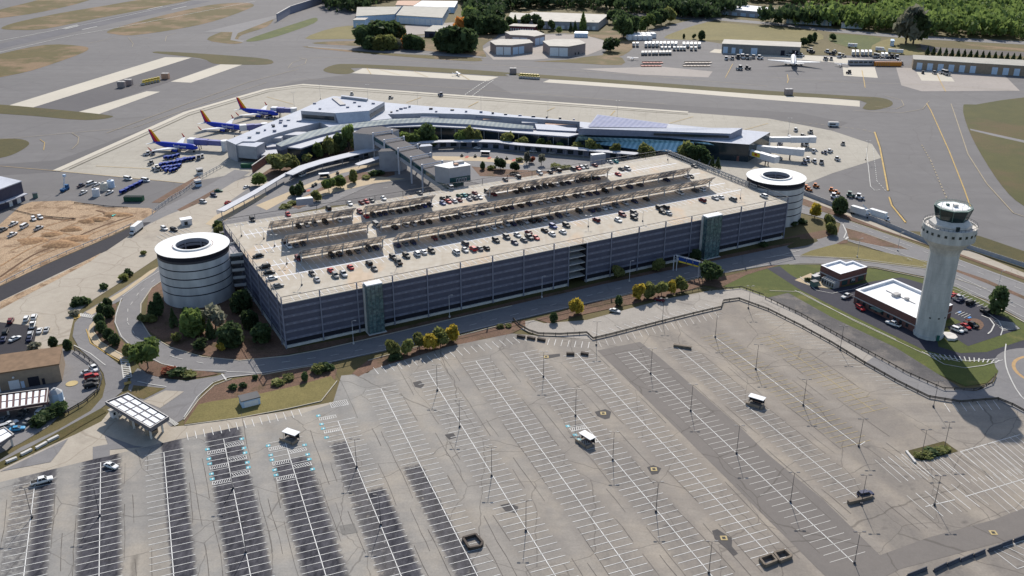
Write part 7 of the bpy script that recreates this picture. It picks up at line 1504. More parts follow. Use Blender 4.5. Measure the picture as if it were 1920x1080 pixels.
# overhead sign
pa, pb_ = G(1265, 508), G(1312, 521); t = thing('sign_gantry', 'overhead road sign gantry with blue and yellow panels in front of the garage', 'sign gantry', pa); hg = 7.5
for q in (pa, pb_):
    b = MB()
    for s in (-.7, .7): b.tube(q + Vector((s, 0, 0)), q + Vector((s, 0, hg)), .2, m_frame, 6)
    b.build('post', t)
b = MB()
for dz in (0, 1.3):
    for dy in (-.5, .5): b.tube(pa + Vector((0, dy, hg - dz)), pb_ + Vector((0, dy, hg - dz)), .12, m_frame, 5)
for i in range(12):
    a, c_ = pa.lerp(pb_, i / 12), pa.lerp(pb_, (i + 1) / 12); b.tube(a + Vector((0, -.5, hg)), c_ + Vector((0, -.5, hg - 1.3)), .07, m_frame, 4)
b.build('truss', t)
for i, (u0, u1) in enumerate(((.12, .4), (.43, .66), (.69, .9))):
    b = MB(); a, c_ = pa.lerp(pb_, u0) + Vector((0, -.8, 0)), pa.lerp(pb_, u1) + Vector((0, -.8, 0)); b.wall(a, c_, .15, hg - 2.6, hg - .2, paint('sign_blue', (.02, .06, .25))); sp_ = b.build('sign_panel', t)
    b = MB(); b.wall(a + Vector((0, -.12, 0)), c_ + Vector((0, -.12, 0)), .06, hg - 2.5, hg - 1.8, m_sign_y); b.build('yellow_strip', sp_)
# blue baggage carts
def cart(p, yaw, label, group, m=None):
    m = m or paint('cart_blue', (.02, .05, .28)); key = ('cart', m.name)
    if key not in CARM:
        b = MB(); b.box((0, 0, .5), (3.2, 1.7, .2), m_rail); b.box((0, 0, 2.0), (3.3, 1.8, .16), m); b.box((-1.6, 0, .7), (.1, 1.6, 1.3), m); b.box((1.6, 0, .7), (.1, 1.6, 1.3), m); b.box((0, .8, .7), (3.1, .08, 1.3), m)
        for x in (-1.1, 1.1):
            for s in (-1, 1): b.tube((x, s * .7, .28), (x, s * .85, .28), .28, m_tyre, 8)
        b.tube((1.7, 0, .5), (2.6, 0, .4), .06, m_rail, 4); CARM[key] = b.mesh('baggage_cart')
    o = bpy.data.objects.new('baggage_cart', CARM[key]); COL.objects.link(o); o.location = p; o.rotation_euler = (0, 0, yaw); return tag(o, label, 'baggage cart', group)
yb_ = yaw_px((230, 365), (262, 347)); CL = []
for i in range(5): CL.append((230 + i * 8.5, 363 - i * 4.3, 'in the equipment yard line', yb_))
for pl_, x0, y0, n_, dx_, dy_ in (('in the back row of the apron cluster', 334, 304, 6, 5.4, -.7), ('in the second row of the apron cluster', 302, 312, 7, 6.6, -1.1), ('in the third row of the apron cluster', 308, 318, 5, 7.4, -.9), ('in the front row of the apron cluster', 314, 323, 3, 7.6, -.6), ('in the loose group behind the cluster', 312, 299, 4, 7, -1.2)):
    for i in range(n_): CL.append((x0 + i * dx_ + rr.uniform(-1, 1), y0 + i * dy_ + rr.uniform(-.8, .8), pl_, 1.25))
cc = {}
for c_ in CL: cc.setdefault(c_[2], []).append(c_)
for pl_, sel in cc.items():
    for n, (x, y, _, yw) in enumerate(sel): cart(G(x, y, .12), yw + R(rr.uniform(-20, 20)), nth(n, len(sel)) + ' blue baggage cart ' + pl_, 'blue baggage carts')
mo = paint('equipment_orange', (.55, .16, .03))
def rig(px, py, yaw, m, label, group, s=1.0):
    """small tractor or lift: chassis, cab, mast, wheels"""
    p = G(px, py, .12); b = MB(); c, d = math.cos(yaw), math.sin(yaw); T_ = lambda x, y, z: (p.x + s * (x * c - y * d), p.y + s * (x * d + y * c), .12 + s * z)
    b.box(T_(0, 0, .4), (3.6 * s, 1.7 * s, .8 * s), m, yaw); b.box(T_(-.6, 0, 1.2), (1.4 * s, 1.5 * s, 1.1 * s), m_auto, yaw); b.box(T_(-.6, 0, 2.3), (1.6 * s, 1.7 * s, .12 * s), m, yaw); b.box(T_(1.3, 0, 1.2), (.9 * s, 1.3 * s, .3 * s), m_rail, yaw)
    for x in (-1.1, 1.1):
        for e in (-1, 1): b.tube(T_(x, e * .7, .4), T_(x, e * .95, .4), .42 * s, m_tyre, 8)
    tag(b.build('service_tractor', None, p), label, 'service vehicle', group)
for n, (x, y) in enumerate(((1513, 354), (1517, 358), (1530, 351), (1560, 359), (1569, 364))): rig(x, y, -.5, mo, nth(n, 5) + ' orange machine in the works area beside the right ramp tower', 'orange machines by the right ramp tower', .95)
for n, (x, y) in enumerate(((1565, 372), (1595, 369), (1612, 373))): rig(x, y, -.5, [m_jbw, m_green, m_jbw][n], nth(n, 3) + ' pale or green service vehicle near the orange machines', 'service vehicles near the orange machines', 1.25)
sv = [(1437, 268), (1462, 272), (1480, 262), (1505, 258), (1519, 250), (1523, 262), (1510, 274), (1525, 286), (1545, 288), (1556, 286), (1526, 305), (1540, 307), (1512, 302), (1570, 301), (1508, 308), (1492, 246), (1461, 300), (1580, 272)]
for n, (x, y) in enumerate(sorted(sv)): rig(x, y, rr.uniform(0, 6), [m_jbw, m_sill, m_bwall, m_jbw][n % 4], nth(n, len(sv)) + ' small service vehicle at the right end of the terminal', 'service vehicles at the right apron', rr.uniform(.9, 1.3))
sv2 = [(276, 291), (287, 290), (292, 318), (283, 309), (296, 321), (373, 299), (380, 296), (440, 245), (505, 222), (660, 178), (733, 185), (826, 180)]
for n, (x, y) in enumerate(sorted(sv2)): rig(x, y, rr.uniform(0, 6), [m_jbw, m_sill, m_bwall][n % 3], nth(n, len(sv2)) + ' small service vehicle left of the terminal', 'service vehicles at the left apron', rr.uniform(.9, 1.3))
sv3 = [(1480, 105), (1487, 106), (1495, 106), (1504, 106), (1518, 97), (1522, 100), (1550, 99), (1560, 103), (1565, 99), (1573, 108), (1582, 107), (1548, 113), (1558, 113), (1640, 108), (1647, 107), (1655, 112), (1670, 110), (1680, 110), (1684, 116), (1690, 121), (1362, 112), (1372, 112), (1383, 110), (1392, 110), (1402, 111), (1412, 110), (1425, 111), (1386, 131), (1402, 130), (1730, 138), (1752, 139), (1766, 138), (1775, 141), (1591, 138)]
for n, (x, y) in enumerate(sorted(sv3)): rig(x, y, rr.uniform(0, 6), [m_jbw, m_sill, m_rail, m_paler][n % 4], nth(n, len(sv3)) + ' ground support vehicle on the freight apron', 'ground support vehicles on the freight apron', rr.uniform(1.1, 1.9))
for gx, gy, nx, ny, m, pl_ in ((1205, 124, 6, 2, M('red_dolly', (.30, .09, .07), .7), 'red'), (1284, 124, 8, 2, M('pale_dolly', (.36, .30, .25), .7), 'pale')):
    n = 0
    for j in range(ny):
        for i in range(nx):
            p = G(gx + i * 6.2 + j * 3, gy - j * 6, .12); b = MB(); b.box((p.x, p.y, .5), (3.4, 6, .25), m, .1); b.box((p.x, p.y + 2.6, .75), (3.2, .3, .6), m_rail, .1)
            for s in (-1, 1): b.tube((p.x + s * 1.2, p.y - 2, .35), (p.x + s * 1.5, p.y - 2, .35), .3, m_tyre, 8); b.tube((p.x + s * 1.2, p.y + 2, .35), (p.x + s * 1.5, p.y + 2, .35), .3, m_tyre, 8)
            tag(b.build('cargo_dolly', None, p), nth(i, nx) + ' ' + pl_ + ' cargo dolly in the ' + ('front' if j == 0 else 'back') + ' row on the freight apron', 'cargo dolly', pl_ + ' cargo dollies on the freight apron'); n += 1
# mobile lounges beside the highway
for n, (x, y, lab) in enumerate(((1612, 404, 'white boarding vehicle, left of two beside the highway'), (1647, 410, 'white boarding vehicle, right of two beside the highway'))):
    truck(G(x, y, .2), yaw_px((x - 10, y - 3), (x + 10, y + 3)), 9, 3.2, lab, 'white boarding vehicles', name='boarding_vehicle', cat='service vehicle')
p = G(1634, 408, .2); b = MB(); b.tube(p + Vector((1, 0, 1)), p + Vector((-4.5, 3, 6)), .5, m_jbw, 6, .35); b.box((p.x + 1, p.y, .2), (2.4, 2.2, 1.4), m_paler, .2); tag(b.build('boarding_stair', None, p), 'white raised stair arm between the two boarding vehicles', 'boarding stair')
q = G(1562, 237); b = MB(); b.box((q.x, q.y, .5), (7, 3, 2.6), m_jbw, -.1); b.box((q.x - 1, q.y - 1.55, 1.5), (4, .1, .9), m_auto, -.1); b.box((q.x, q.y, 3.1), (6.6, 2.8, .15), m_sill, -.1)
for s in (-2.2, 2.2): b.tube((q.x + s, q.y - 1.5, .5), (q.x + s, q.y - 1.2, .5), .5, m_tyre, 8)
tag(b.build('bus', None, (q.x, q.y, .1)), 'white apron bus on the taxiway behind the right end of the terminal', 'bus')
# heaps on the dirt site
k = NT('turned_earth'); m_earth = k.done(k.mix(k.ramp(k.noise(.8, 5), .35, .65), A(190, 152, 112), A(138, 106, 78)), .95)
for n, (x, y, r_, h) in enumerate(((60, 452, 5, 1.0), (95, 440, 4, 1.2), (112, 458, 6, 1.5), (135, 430, 4, 1.3), (145, 447, 5, 1.0), (165, 415, 3.5, 1.2), (185, 412, 4, 1.3), (210, 402, 4, 1.2), (230, 403, 3.5, 1.0))):
    b = MB(); o = G(x, y, .1); N = 14; rg = random.Random(n); prof = [(1, 0), (.75, .4), (.42, .8), (.12, 1)]; rings = []
    for q_, hz in prof: rings.append([(o.x + r_ * q_ * (1 + .25 * math.sin(3 * a + n)) * rg.uniform(.85, 1.1) * math.cos(a) * 1.4, o.y + r_ * q_ * rg.uniform(.85, 1.1) * math.sin(a), .1 + h * hz * rg.uniform(.8, 1)) for a in [2 * math.pi * i / N for i in range(N)]])
    for A_, B_ in zip(rings, rings[1:]):
        for i in range(N): j = (i + 1) % N; b.face([A_[i], A_[j], B_[j], B_[i]], m_earth, True)
    b.face(rings[-1], m_earth, True); tag(b.build('earth_heap', None, o), nth(n, 9) + ' low heap of turned earth on the dirt site', 'earth heap', 'earth heaps on the dirt site')
b = MB(); p = GP([(209, 404), (220, 399), (222, 401), (211, 406)], .3); b.prism([v.xy for v in p], .12, .6, M('turquoise_sheet', (.05, .48, .40), .6), None, True); tag(b.build('tarpaulin', None, p[0]), 'turquoise tarpaulin lying on the dirt site', 'tarpaulin')

tk = MB()
for n, (pts, w_) in enumerate((([(0, 520), (60, 480), (120, 455), (190, 425), (250, 405)], 1.2), ([(0, 526), (64, 486), (124, 460), (194, 430), (254, 408)], .9), ([(20, 470), (70, 450), (140, 420), (190, 402)], 1.0), ([(60, 405), (110, 412), (142, 413)], 1.4), ([(80, 430), (100, 433), (138, 442)], 1.0), ([(40, 455), (80, 428), (140, 410)], .8), ([(180, 395), (200, 400), (206, 408), (200, 414)], 1.4), ([(0, 500), (50, 470), (90, 452)], 1.0), ([(100, 470), (140, 452), (180, 436)], .8))):
    strip(tk, pts, w_, .02 * 9 + n * .001, m_earth if n % 3 else M('dark_earth', A(110, 82, 60), .95), smooth=5)
struct('tyre_tracks', tk)

for n, (x, y) in enumerate(((571, 359), (587, 350), (592, 347), (616, 333), (633, 326), (866, 293), (891, 294), (932, 297), (950, 298))):
    p = G(x, y, .2); b = MB(); b.cyl(p, .9, .2, 1.3, m_rail, 10, 1.1); b.cyl(p, .8, 1.3, 1.7, LEAF_DK, 8, .3); tag(b.build('planter', None, p), nth(n, 9) + ' round dark planter on the pale kerb islands before the terminal', 'planter', 'round planters on the kerb islands')
for x, y in ((875, 295), (917, 297), (963, 301), (578, 358), (605, 345)): sheet('red_paving', [(x - 4, y + 1), (x - 1, y - 3), (x + 5, y - 3), (x + 2, y + 1)], m_red, 13)
for n, (x, y) in enumerate(((608, 333), (910, 291))):
    p = G(x, y, .2); b = MB(); b.box((p.x, p.y, 2.6), (6, 2.6, .25), m_roofw, .3 - n * .4)
    for s_ in (-2.4, 2.4): b.box((p.x + s_, p.y, .2), (.3, .3, 2.4), m_rail)
    b.box((p.x, p.y + .8, .4), (4.6, .1, 1.8), m_auto, .3 - n * .4); tag(b.build('shelter', None, p), ('left' if n == 0 else 'right') + ' one of two small white roofed shelters on the kerb islands before the terminal', 'shelter', 'kerb island shelters')
# ================================================================ painted lines on roads and taxiways
def lines(name, specs):
    mb = MB(); z = .02 * 14
    for n, s in enumerate(specs): strip(mb, s[0], s[1], z + n * .0008, s[2], dash=s[3] if len(s) > 3 else None, smooth=s[4] if len(s) > 4 else 0)
    struct(name, mb)
m_yl = M('taxi_yellow', A(200, 166, 92), .8, var=.2, vs=.2); m_yf = M('faded_taxi_yellow', A(172, 157, 130), .8, var=.15, vs=.2); m_wf = M('faded_white', A(214, 212, 206), .8, var=.12, vs=.2)
lines('taxi_lines', [
 ([(1737, 194), (1745, 207), (1780, 285), (1808, 356), (1820, 390)], 0.63, m_yl), ([(1783, 195), (1790, 215), (1815, 290), (1850, 345), (1900, 400), (1990, 430)], 0.56, m_yf), ([(1640, 248), (1650, 278), (1662, 340), (1665, 358)], 1.05, m_yl), ([(1642, 248), (1652, 278), (1664, 340), (1667, 358)], .5, m_black), ([(1667, 370), (1672, 386), (1698, 418)], 0.91, m_yl), ([(1669, 370), (1674, 385), (1700, 416)], .5, m_black, (1.2, 1.2)),
 ([(1728, 272), (1745, 302), (1765, 350), (1775, 372)], 0.63, m_yf, (3, 3)), ([(1440, 226), (1540, 234), (1620, 244), (1640, 250)], 0.49, m_yf, (2, 2)), ([(1624, 278), (1632, 350), (1640, 358), (1650, 356)], .35, m_wf), ([(1637, 278), (1644, 340), (1662, 360)], .35, m_wf, (2, 2)),
 ([(1440, 145), (1600, 155), (1760, 160), (1920, 172)], 0.35, m_yf), ([(1476, 140), (1478, 150), (1476, 156)], 0.56, m_yl), ([(1616, 132), (1620, 152), (1622, 165)], 0.56, m_yl), ([(1757, 140), (1764, 155), (1773, 172)], 0.56, m_yl), ([(1374, 120), (1366, 135), (1360, 146)], 0.49, m_yl),
 ([(1640, 200), (1680, 205), (1695, 198), (1690, 188), (1660, 180)], 0.42, m_yf), ([(1600, 208), (1690, 212), (1730, 205), (1742, 190)], 0.42, m_yf), ([(200, 250), (350, 195), (470, 153), (560, 130)], 0.56, m_yf), ([(0, 262), (150, 248), (250, 240), (430, 178), (500, 155)], 0.42, m_yf), ([(135, 250), (148, 258), (146, 270), (135, 280)], 0.42, m_yf), ([(75, 262), (84, 268), (82, 282)], 0.42, m_yl),
 ([(165, 82), (200, 74), (240, 66), (280, 72)], 0.49, m_yf), ([(240, 70), (250, 82), (248, 88)], 0.42, m_yf), ([(310, 78), (312, 68), (330, 62)], 0.42, m_yf), ([(540, 128), (548, 118), (570, 110), (610, 108), (760, 114), (960, 124), (1200, 142), (1440, 162)], 0.42, m_yf), ([(560, 108), (575, 112), (572, 120), (545, 128)], 0.42, m_yf), ([(500, 168), (560, 148), (750, 158), (1000, 176), (1250, 196)], 0.35, m_yf),
 ([(688, 128), (696, 140)], 0.49, m_yl), ([(712, 131), (750, 141)], 0.42, m_yl), ([(776, 134), (802, 145)], 0.42, m_yl), ([(862, 139), (880, 150)], 0.49, m_yl), ([(500, 182), (550, 196)], 0.42, m_yl), ([(762, 193), (790, 183)], 0.56, m_yl), ([(878, 201), (897, 191)], 0.56, m_yl), ([(1025, 209), (1040, 202)], 0.56, m_yl), ([(1145, 217), (1153, 208)], 0.56, m_yl), ([(1255, 232), (1300, 219)], 0.42, m_yl), ([(1395, 244), (1440, 232)], 0.42, m_yl), ([(180, 312), (240, 315), (300, 318)], 0.42, m_yl), ([(108, 321), (345, 344)], 0.35, m_yl), ([(0, 312), (105, 321)], 0.35, m_yl),
 ([(872, 178), (898, 160), (918, 148)], .8, m_wf, (3, 2)), ([(886, 180), (908, 163), (926, 150)], .8, m_wf, (3, 2)),
])
lines('runway_lines', [([(-60, 112), (0, 98), (130, 68), (260, 45), (480, 2)], 1.0, m_wf), ([(-60, 92), (0, 77), (180, 42), (350, 5)], 1.0, m_wf), ([(118, 54), (145, 47)], 2.0, m_wf), ([(122, 55), (147, 49)], 2.0, m_wf), ([(154, 56), (182, 50)], 2.0, m_wf), ([(276, 18), (305, 12)], 2.0, m_wf), ([(322, 18), (350, 12)], 2.0, m_wf)])
e = [(320, 497), (278, 521), (240, 549), (222, 576), (215, 600), (226, 630), (252, 655), (302, 681), (360, 693), (425, 698)]
lines('road_lines', [
 ([(425, 698), (490, 700), (620, 679), (760, 649), (980, 597), (1120, 564), (1310, 519), (1440, 497)], .3, m_wf), ([(228, 560), (218, 590), (216, 605), (228, 632), (254, 657), (304, 683), (360, 695), (425, 696)], .3, m_wf), ([(290, 525), (260, 550), (240, 580), (239, 605), (255, 632), (290, 655), (330, 672), (400, 686)], .25, m_wf, (3, 6)),
 ([(480, 687), (620, 668), (760, 640), (960, 592), (1120, 551), (1310, 508), (1440, 484)], .25, m_wf, (3, 6)), ([(230, 556), (262, 532), (300, 508)], .3, m_wf), ([(139, 648), (170, 664), (198, 686)], .35, m_wf), ([(258, 716), (280, 721), (312, 726)], .35, m_wf), ([(416, 702), (424, 713)], .6, m_wf), ([(345, 783), (370, 745), (400, 718), (430, 708), (480, 702)], .3, m_wf),
 ([(226, 670), (232, 712)], .4, m_wf), ([(240, 672), (247, 708)], .4, m_wf), ([(162, 618), (170, 644), (200, 664), (224, 678)], .35, m_yl),
 ([(1580, 421), (1587, 436), (1582, 447)], .5, m_wf), ([(1585, 450), (1590, 445)], .9, m_wf), ([(1440, 484), (1470, 478), (1500, 470)], .3, m_wf), ([(1450, 481), (1500, 480), (1600, 485), (1735, 502)], .25, m_wf), ([(1590, 450), (1650, 463), (1740, 494), (1800, 520), (1990, 612)], .25, m_wf), ([(1600, 456), (1700, 485), (1800, 525), (1990, 620)], .25, m_wf, (3, 6)), ([(1500, 390), (1600, 424), (1700, 460), (1800, 498), (1990, 573)], .25, m_wf, (3, 6)), ([(1500, 384), (1600, 418), (1700, 453), (1800, 489), (1990, 560)], .25, m_wf),
 ([(1790, 532), (1860, 565), (1990, 632)], .25, m_wf), ([(1795, 540), (1870, 578), (1990, 640)], .25, m_wf),
 ([(560, 330), (620, 312), (680, 300), (712, 295)], .3, m_wf), ([(562, 334), (622, 315), (682, 303), (712, 298)], .3, m_wf), ([(770, 303), (880, 306), (980, 313)], .25, m_wf, (3, 5)), ([(590, 385), (660, 362), (740, 350), (830, 345)], .25, m_wf, (3, 6)),
 ([(1490, 545), (1540, 571), (1600, 600), (1680, 638)], .25, m_wf), ([(1500, 520), (1530, 545), (1560, 551), (1600, 543), (1625, 533)], .3, m_wf), ([(1840, 592), (1855, 598), (1864, 610), (1858, 622), (1852, 627)], .5, m_wf), ([(1854, 590), (1872, 602), (1880, 618), (1876, 630)], .35, m_wf),
 ([(1735, 660), (1765, 670), (1815, 678), (1870, 674)], .3, m_wf), ([(1728, 660), (1770, 684), (1810, 691), (1845, 686), (1880, 676)], .3, m_wf), ([(1886, 646), (1884, 670), (1890, 700), (1915, 745), (1960, 780)], .4, m_wf, None, 3),
])
hb = MB(); z = .02 * 15
def bars(p0, p1, q0, q1, n, w, m):
    """cross bars between two edges"""
    a0_, a1_, c0, c1 = (Vector(G(*v).xy) for v in (p0, p1, q0, q1))
    for i in range(n):
        t = (i + .5) / n; a, c = a0_.lerp(a1_, t), c0.lerp(c1, t); d = (c - a).normalized(); nn = Vector((-d.y, d.x)) * w / 2; hb.face([(*(a - nn), z), (*(c - nn), z), (*(c + nn), z), (*(a + nn), z)], m)
bars((225, 674), (233, 713), (241, 675), (248, 709), 11, .7, m_wf); bars((150, 594), (172, 598), (150, 588), (178, 592), 7, .6, m_wf); bars((316, 783), (336, 796), (310, 787), (328, 800), 9, .5, m_wf)
bars((1738, 663), (1878, 677), (1752, 675), (1870, 682), 15, .4, m_wf); bars((1860, 600), (1880, 622), (1900, 606), (1912, 618), 8, .35, m_wf); bars((1788, 588), (1810, 598), (1800, 583), (1822, 592), 4, .25, m_wf)
bars((1786, 552), (1850, 585), (1800, 548), (1862, 580), 9, .25, m_wf); bars((1300, 588), (1330, 546), (1290, 586), (1320, 546), 0, .2, m_wf)
bars((340, 422), (290, 445), (370, 437), (320, 462), 7, .25, m_wf)
struct('hatch_markings', hb)
for q in ([(136, 594), (150, 588), (152, 594), (140, 598)], [(228, 676), (240, 669), (250, 674), (238, 682)], [(232, 717), (246, 714), (246, 719), (233, 722)], [(180, 596), (186, 592), (184, 606), (178, 606)]): sheet('tactile_paving', q, m_yl, 12)
for x, y in ((1131, 776), (1226, 881), (1357, 1010), (1862, 1000), (1024, 670)):
    c = G(x, y); sheet('drain_surround', [(c.x - .9, c.y - .9), (c.x + .9, c.y - .9), (c.x + .9, c.y + .9), (c.x - .9, c.y + .9)], m_wy, 13, px=False); sheet('drain_cover', [(c.x - .45, c.y - .45), (c.x + .45, c.y - .45), (c.x + .45, c.y + .45), (c.x - .45, c.y + .45)], m_black, 15, px=False)
c = G(135, 720); sheet('painted_disc', [(c.x + 2 * math.cos(i * .3927), c.y + 2 * math.sin(i * .3927)) for i in range(16)], m_wy, 12, px=False)
for q in ([(1795, 585), (1800, 583), (1803, 585), (1798, 587)], [(1814, 595), (1819, 593), (1822, 595), (1817, 597)]): sheet('blue_marking', q, M('strong_blue_paint', (.05, .2, .5), .8), 13)
# apron edge line and kerbs
lines('apron_edge', [([(105, 321), (250, 256), (350, 211), (500, 168), (567, 159), (740, 171), (960, 187), (1290, 211)], 5.0, m_white_conc)])
lines('apron_joint', [([(130, 318), (255, 262), (356, 216), (505, 172), (567, 164), (740, 176), (960, 192), (1290, 215)], .7, M('dark_joint', A(120, 112, 96), .9))])
# kerbs along the roads, a real step
kb = MB()
def kerbline(pts, px=True):
    w = GP(pts, .2)
    for a, c_ in zip(w, w[1:]): kb.wall(a, c_, .3, .05, .30, m_curb)
kerbline([(350, 500), (320, 515), (284, 540), (264, 570), (263, 600), (281, 629), (320, 651), (380, 669), (450, 676), (540, 667), (600, 656), (700, 633), (830, 602), (960, 573)])
kerbline([(490, 703), (560, 690), (622, 681)]); kerbline([(690, 676), (760, 656), (960, 604)]); kerbline([(1130, 563), (1310, 521)]); kerbline([(1500, 481), (1560, 483), (1640, 493), (1740, 505), (1850, 542)]); kerbline([(1480, 496), (1560, 495), (1640, 502), (1740, 523), (1850, 565), (1990, 643)])
kerbline([(345, 787), (372, 750), (402, 722), (434, 710)]); kerbline([(196, 592), (178, 603), (174, 620), (188, 641), (214, 657), (246, 674)]); kerbline([(346, 797), (450, 783), (540, 766), (602, 752), (632, 714)])
kerbline([(1443, 545), (1500, 547), (1600, 601), (1730, 662), (1800, 678)]); kerbline([(1588, 428), (1620, 437), (1690, 462), (1703, 468)])
struct('kerbs', kb)
# ================================================================ trees and shrubs
def leaf_mat(name, c1, c2, c3):
    k = NT(name); oi = k.n.new('ShaderNodeObjectInfo')
    f = k.ramp(k.noise(.35, 3), .35, .65); f2 = k.ramp(k.noise(1.7, 2), .35, .65)
    c = k.mix(f, c1, c2); c = k.mix(k.math('MULTIPLY', f2, .5), c, c3)
    vm = k.n.new('ShaderNodeVectorMath'); vm.operation = 'SCALE'; k.L(c, vm.inputs[0]); k.L(k.ramp(oi.outputs['Random'], 0, 1, 1.5, 2.7), vm.inputs[3])
    m = k.done(vm.outputs[0], .8); td = k.n.new('ShaderNodeBsdfTranslucent'); k.L(vm.outputs[0], td.inputs[0]); ms = k.n.new('ShaderNodeMixShader'); ms.inputs[0].default_value = .4
    k.L(k.b.outputs[0], ms.inputs[1]); k.L(td.outputs[0], ms.inputs[2]); k.L(ms.outputs[0], k.n['Material Output'].inputs[0]); return m
LEAF = {
 'green': leaf_mat('foliage_green', (.040, .062, .018), (.065, .092, .026), (.10, .115, .035)),
 'dark': leaf_mat('foliage_dark', (.018, .032, .014), (.034, .052, .020), (.055, .068, .026)),
 'olive': leaf_mat('foliage_olive', (.060, .072, .024), (.095, .105, .034), (.14, .125, .045)),
 'gold': leaf_mat('foliage_gold', (.19, .14, .02), (.30, .215, .03), (.12, .12, .03)),
 'orange': leaf_mat('foliage_orange', (.30, .12, .03), (.38, .18, .05), (.16, .10, .03)),
 'red': leaf_mat('foliage_red', (.24, .05, .04), (.16, .05, .03), (.08, .06, .02)),
 'grey': leaf_mat('foliage_grey', (.10, .10, .075), (.14, .125, .10), (.07, .085, .045)),
}
m_bark = M('bark', (.10, .08, .06), .9)
def crown_arrays(rng, kind, n, hgt, wid):
    """leaf clumps spread through lobes of a crown: vertices (4n,3)"""
    if kind == 'cone':
        t = rng.random(n) ** .8; z = .06 + .94 * t; rad = (1 - t) ** .8 * (.8 + .35 * rng.random(n)) * .5; a = rng.random(n) * 6.283
        rr = rad * np.sqrt(.25 + .75 * rng.random(n)); P = np.stack([rr * np.cos(a) * wid, rr * np.sin(a) * wid, z * hgt], 1); s = .085 * hgt * (1.15 - .6 * t)
    elif kind == 'oval':
        u = rng.normal(size=(n, 3)); u /= np.linalg.norm(u, axis=1)[:, None]; r = (.35 + .65 * rng.random(n) ** .5)[:, None] * .5
        P = u * r * np.array([wid, wid, hgt * .94]); P[:, 2] += hgt * .52; P[:, :2] *= (1.1 - .35 * (P[:, 2:3] / hgt)); s = np.full(n, .085 * hgt)
    else:
        L = 10 if kind == 'full' else 7 if kind == 'round' else 5; C = []; 
        for i in range(L):
            a = i * 6.283 / (L - 1) + rng.random() * .6; q = .26 * (i > 0) * (.7 + .5 * rng.random())
            C.append((q * math.cos(a) * wid, q * math.sin(a) * wid, hgt * (.62 + .16 * rng.normal() if i else .72), (.26 + .09 * rng.random()) * min(wid, hgt)))
        C = np.array(C); C[:, 2] = np.clip(C[:, 2], hgt * .38, hgt * .8)
        if kind == 'full': C[:, 2] = hgt * np.where(np.arange(L) % 2, .3 + .12 * rng.random(L), .6 + .14 * rng.random(L)); C[0, 2] = .74 * hgt; C[:, 3] *= 1.05
        k = rng.integers(0, L, n); u = rng.normal(size=(n, 3)); u /= np.linalg.norm(u, axis=1)[:, None]
        r = (.45 + .55 * rng.random(n) ** .5) * C[k, 3]; P = C[k, :3] + u * r[:, None] * np.array([1, 1, .85]); s = np.full(n, .085 * min(hgt, wid) + .05)
        if kind == 'bush': P[:, 2] = P[:, 2] * .95 - hgt * .18
        P[:, 2] = np.clip(P[:, 2], .06 * hgt if kind in ('bush', 'full') else .25 * hgt, hgt * 1.05)
    nn = rng.normal(size=(n, 3)); nn[:, 2] += .5; nn /= np.linalg.norm(nn, axis=1)[:, None]; x = np.cross(nn, rng.normal(size=(n, 3))); x /= np.linalg.norm(x, axis=1)[:, None]; y = np.cross(nn, x)
    s = (s * (.6 + .8 * rng.random(n)))[:, None]
    return np.stack([P - x * s - y * s * .6, P + x * s - y * s * .8, P + x * s * .7 + y * s, P - x * s * .8 + y * s * .7], 1).reshape(-1, 3)
def quads_mesh(name, V, m, nm=None):
    n = len(V) // 4; me = bpy.data.meshes.new(name); me.vertices.add(len(V)); me.vertices.foreach_set('co', np.ascontiguousarray(V, dtype=np.float32).ravel())
    me.loops.add(4 * n); me.loops.foreach_set('vertex_index', np.arange(4 * n, dtype=np.int32)); me.polygons.add(n); me.polygons.foreach_set('loop_start', np.arange(0, 4 * n, 4, dtype=np.int32))
    me.polygons.foreach_set('loop_total', np.full(n, 4, dtype=np.int32)); me.materials.append(m); me.update(); me.validate(); return me
RNG = np.random.default_rng(11); CROWN = {}; TRUNK = {}
def crown_mesh(shape, leaf, v):
    key = (shape, leaf, v)
    if key not in CROWN:
        n = {'round': 520, 'cone': 360, 'oval': 480, 'full': 760, 'bush': 200, 'open': 150}[shape]
        CROWN[key] = quads_mesh('crown', crown_arrays(RNG, shape, n, 1.0, 1.0), LEAF[leaf])
    return CROWN[key]
def trunk_mesh(v):
    if v not in TRUNK:
        b = MB(); r = random.Random(v); b.tube((0, 0, 0), (0, 0, .45), .03, m_bark, 6, .018)
        for i in range(4):
            a = i * 1.6 + r.random(); b.tube((0, 0, .3 + .04 * i), (.2 * math.cos(a), .2 * math.sin(a), .62), .014, m_bark, 4, .005)
        TRUNK[v] = b.mesh('trunk')
    return TRUNK[v]
TREES = []
KIND = {'round': 'tree', 'full': 'tree', 'cone': 'conifer', 'oval': 'tree', 'bush': 'shrub', 'open': 'tree'}
def tree(px, py, h, w, shape, leaf, label, group=None, z=0.0):
    p = G(px, py, z); v = len(TREES) % 3; k = KIND[shape]
    t = thing(k, label, k, p, random.uniform(0, 6.28), group); t.scale = (1, 1, 1)
    c = bpy.data.objects.new('crown', crown_mesh(shape, leaf, v)); COL.objects.link(c); c.parent = t; c.scale = (w, w, h)
    if shape != 'bush':
        s = bpy.data.objects.new('trunk', trunk_mesh(v)); COL.objects.link(s); s.parent = t; s.scale = (h, h, h)
    TREES.append(t); return t
LW = {'green': 'green', 'dark': 'dark green', 'olive': 'olive green', 'gold': 'golden yellow', 'orange': 'orange', 'red': 'reddish', 'grey': 'sparse grey'}
SW = {'round': 'tree', 'full': 'full tree', 'cone': 'conifer', 'oval': 'oval tree', 'bush': 'shrub', 'open': 'open tree'}
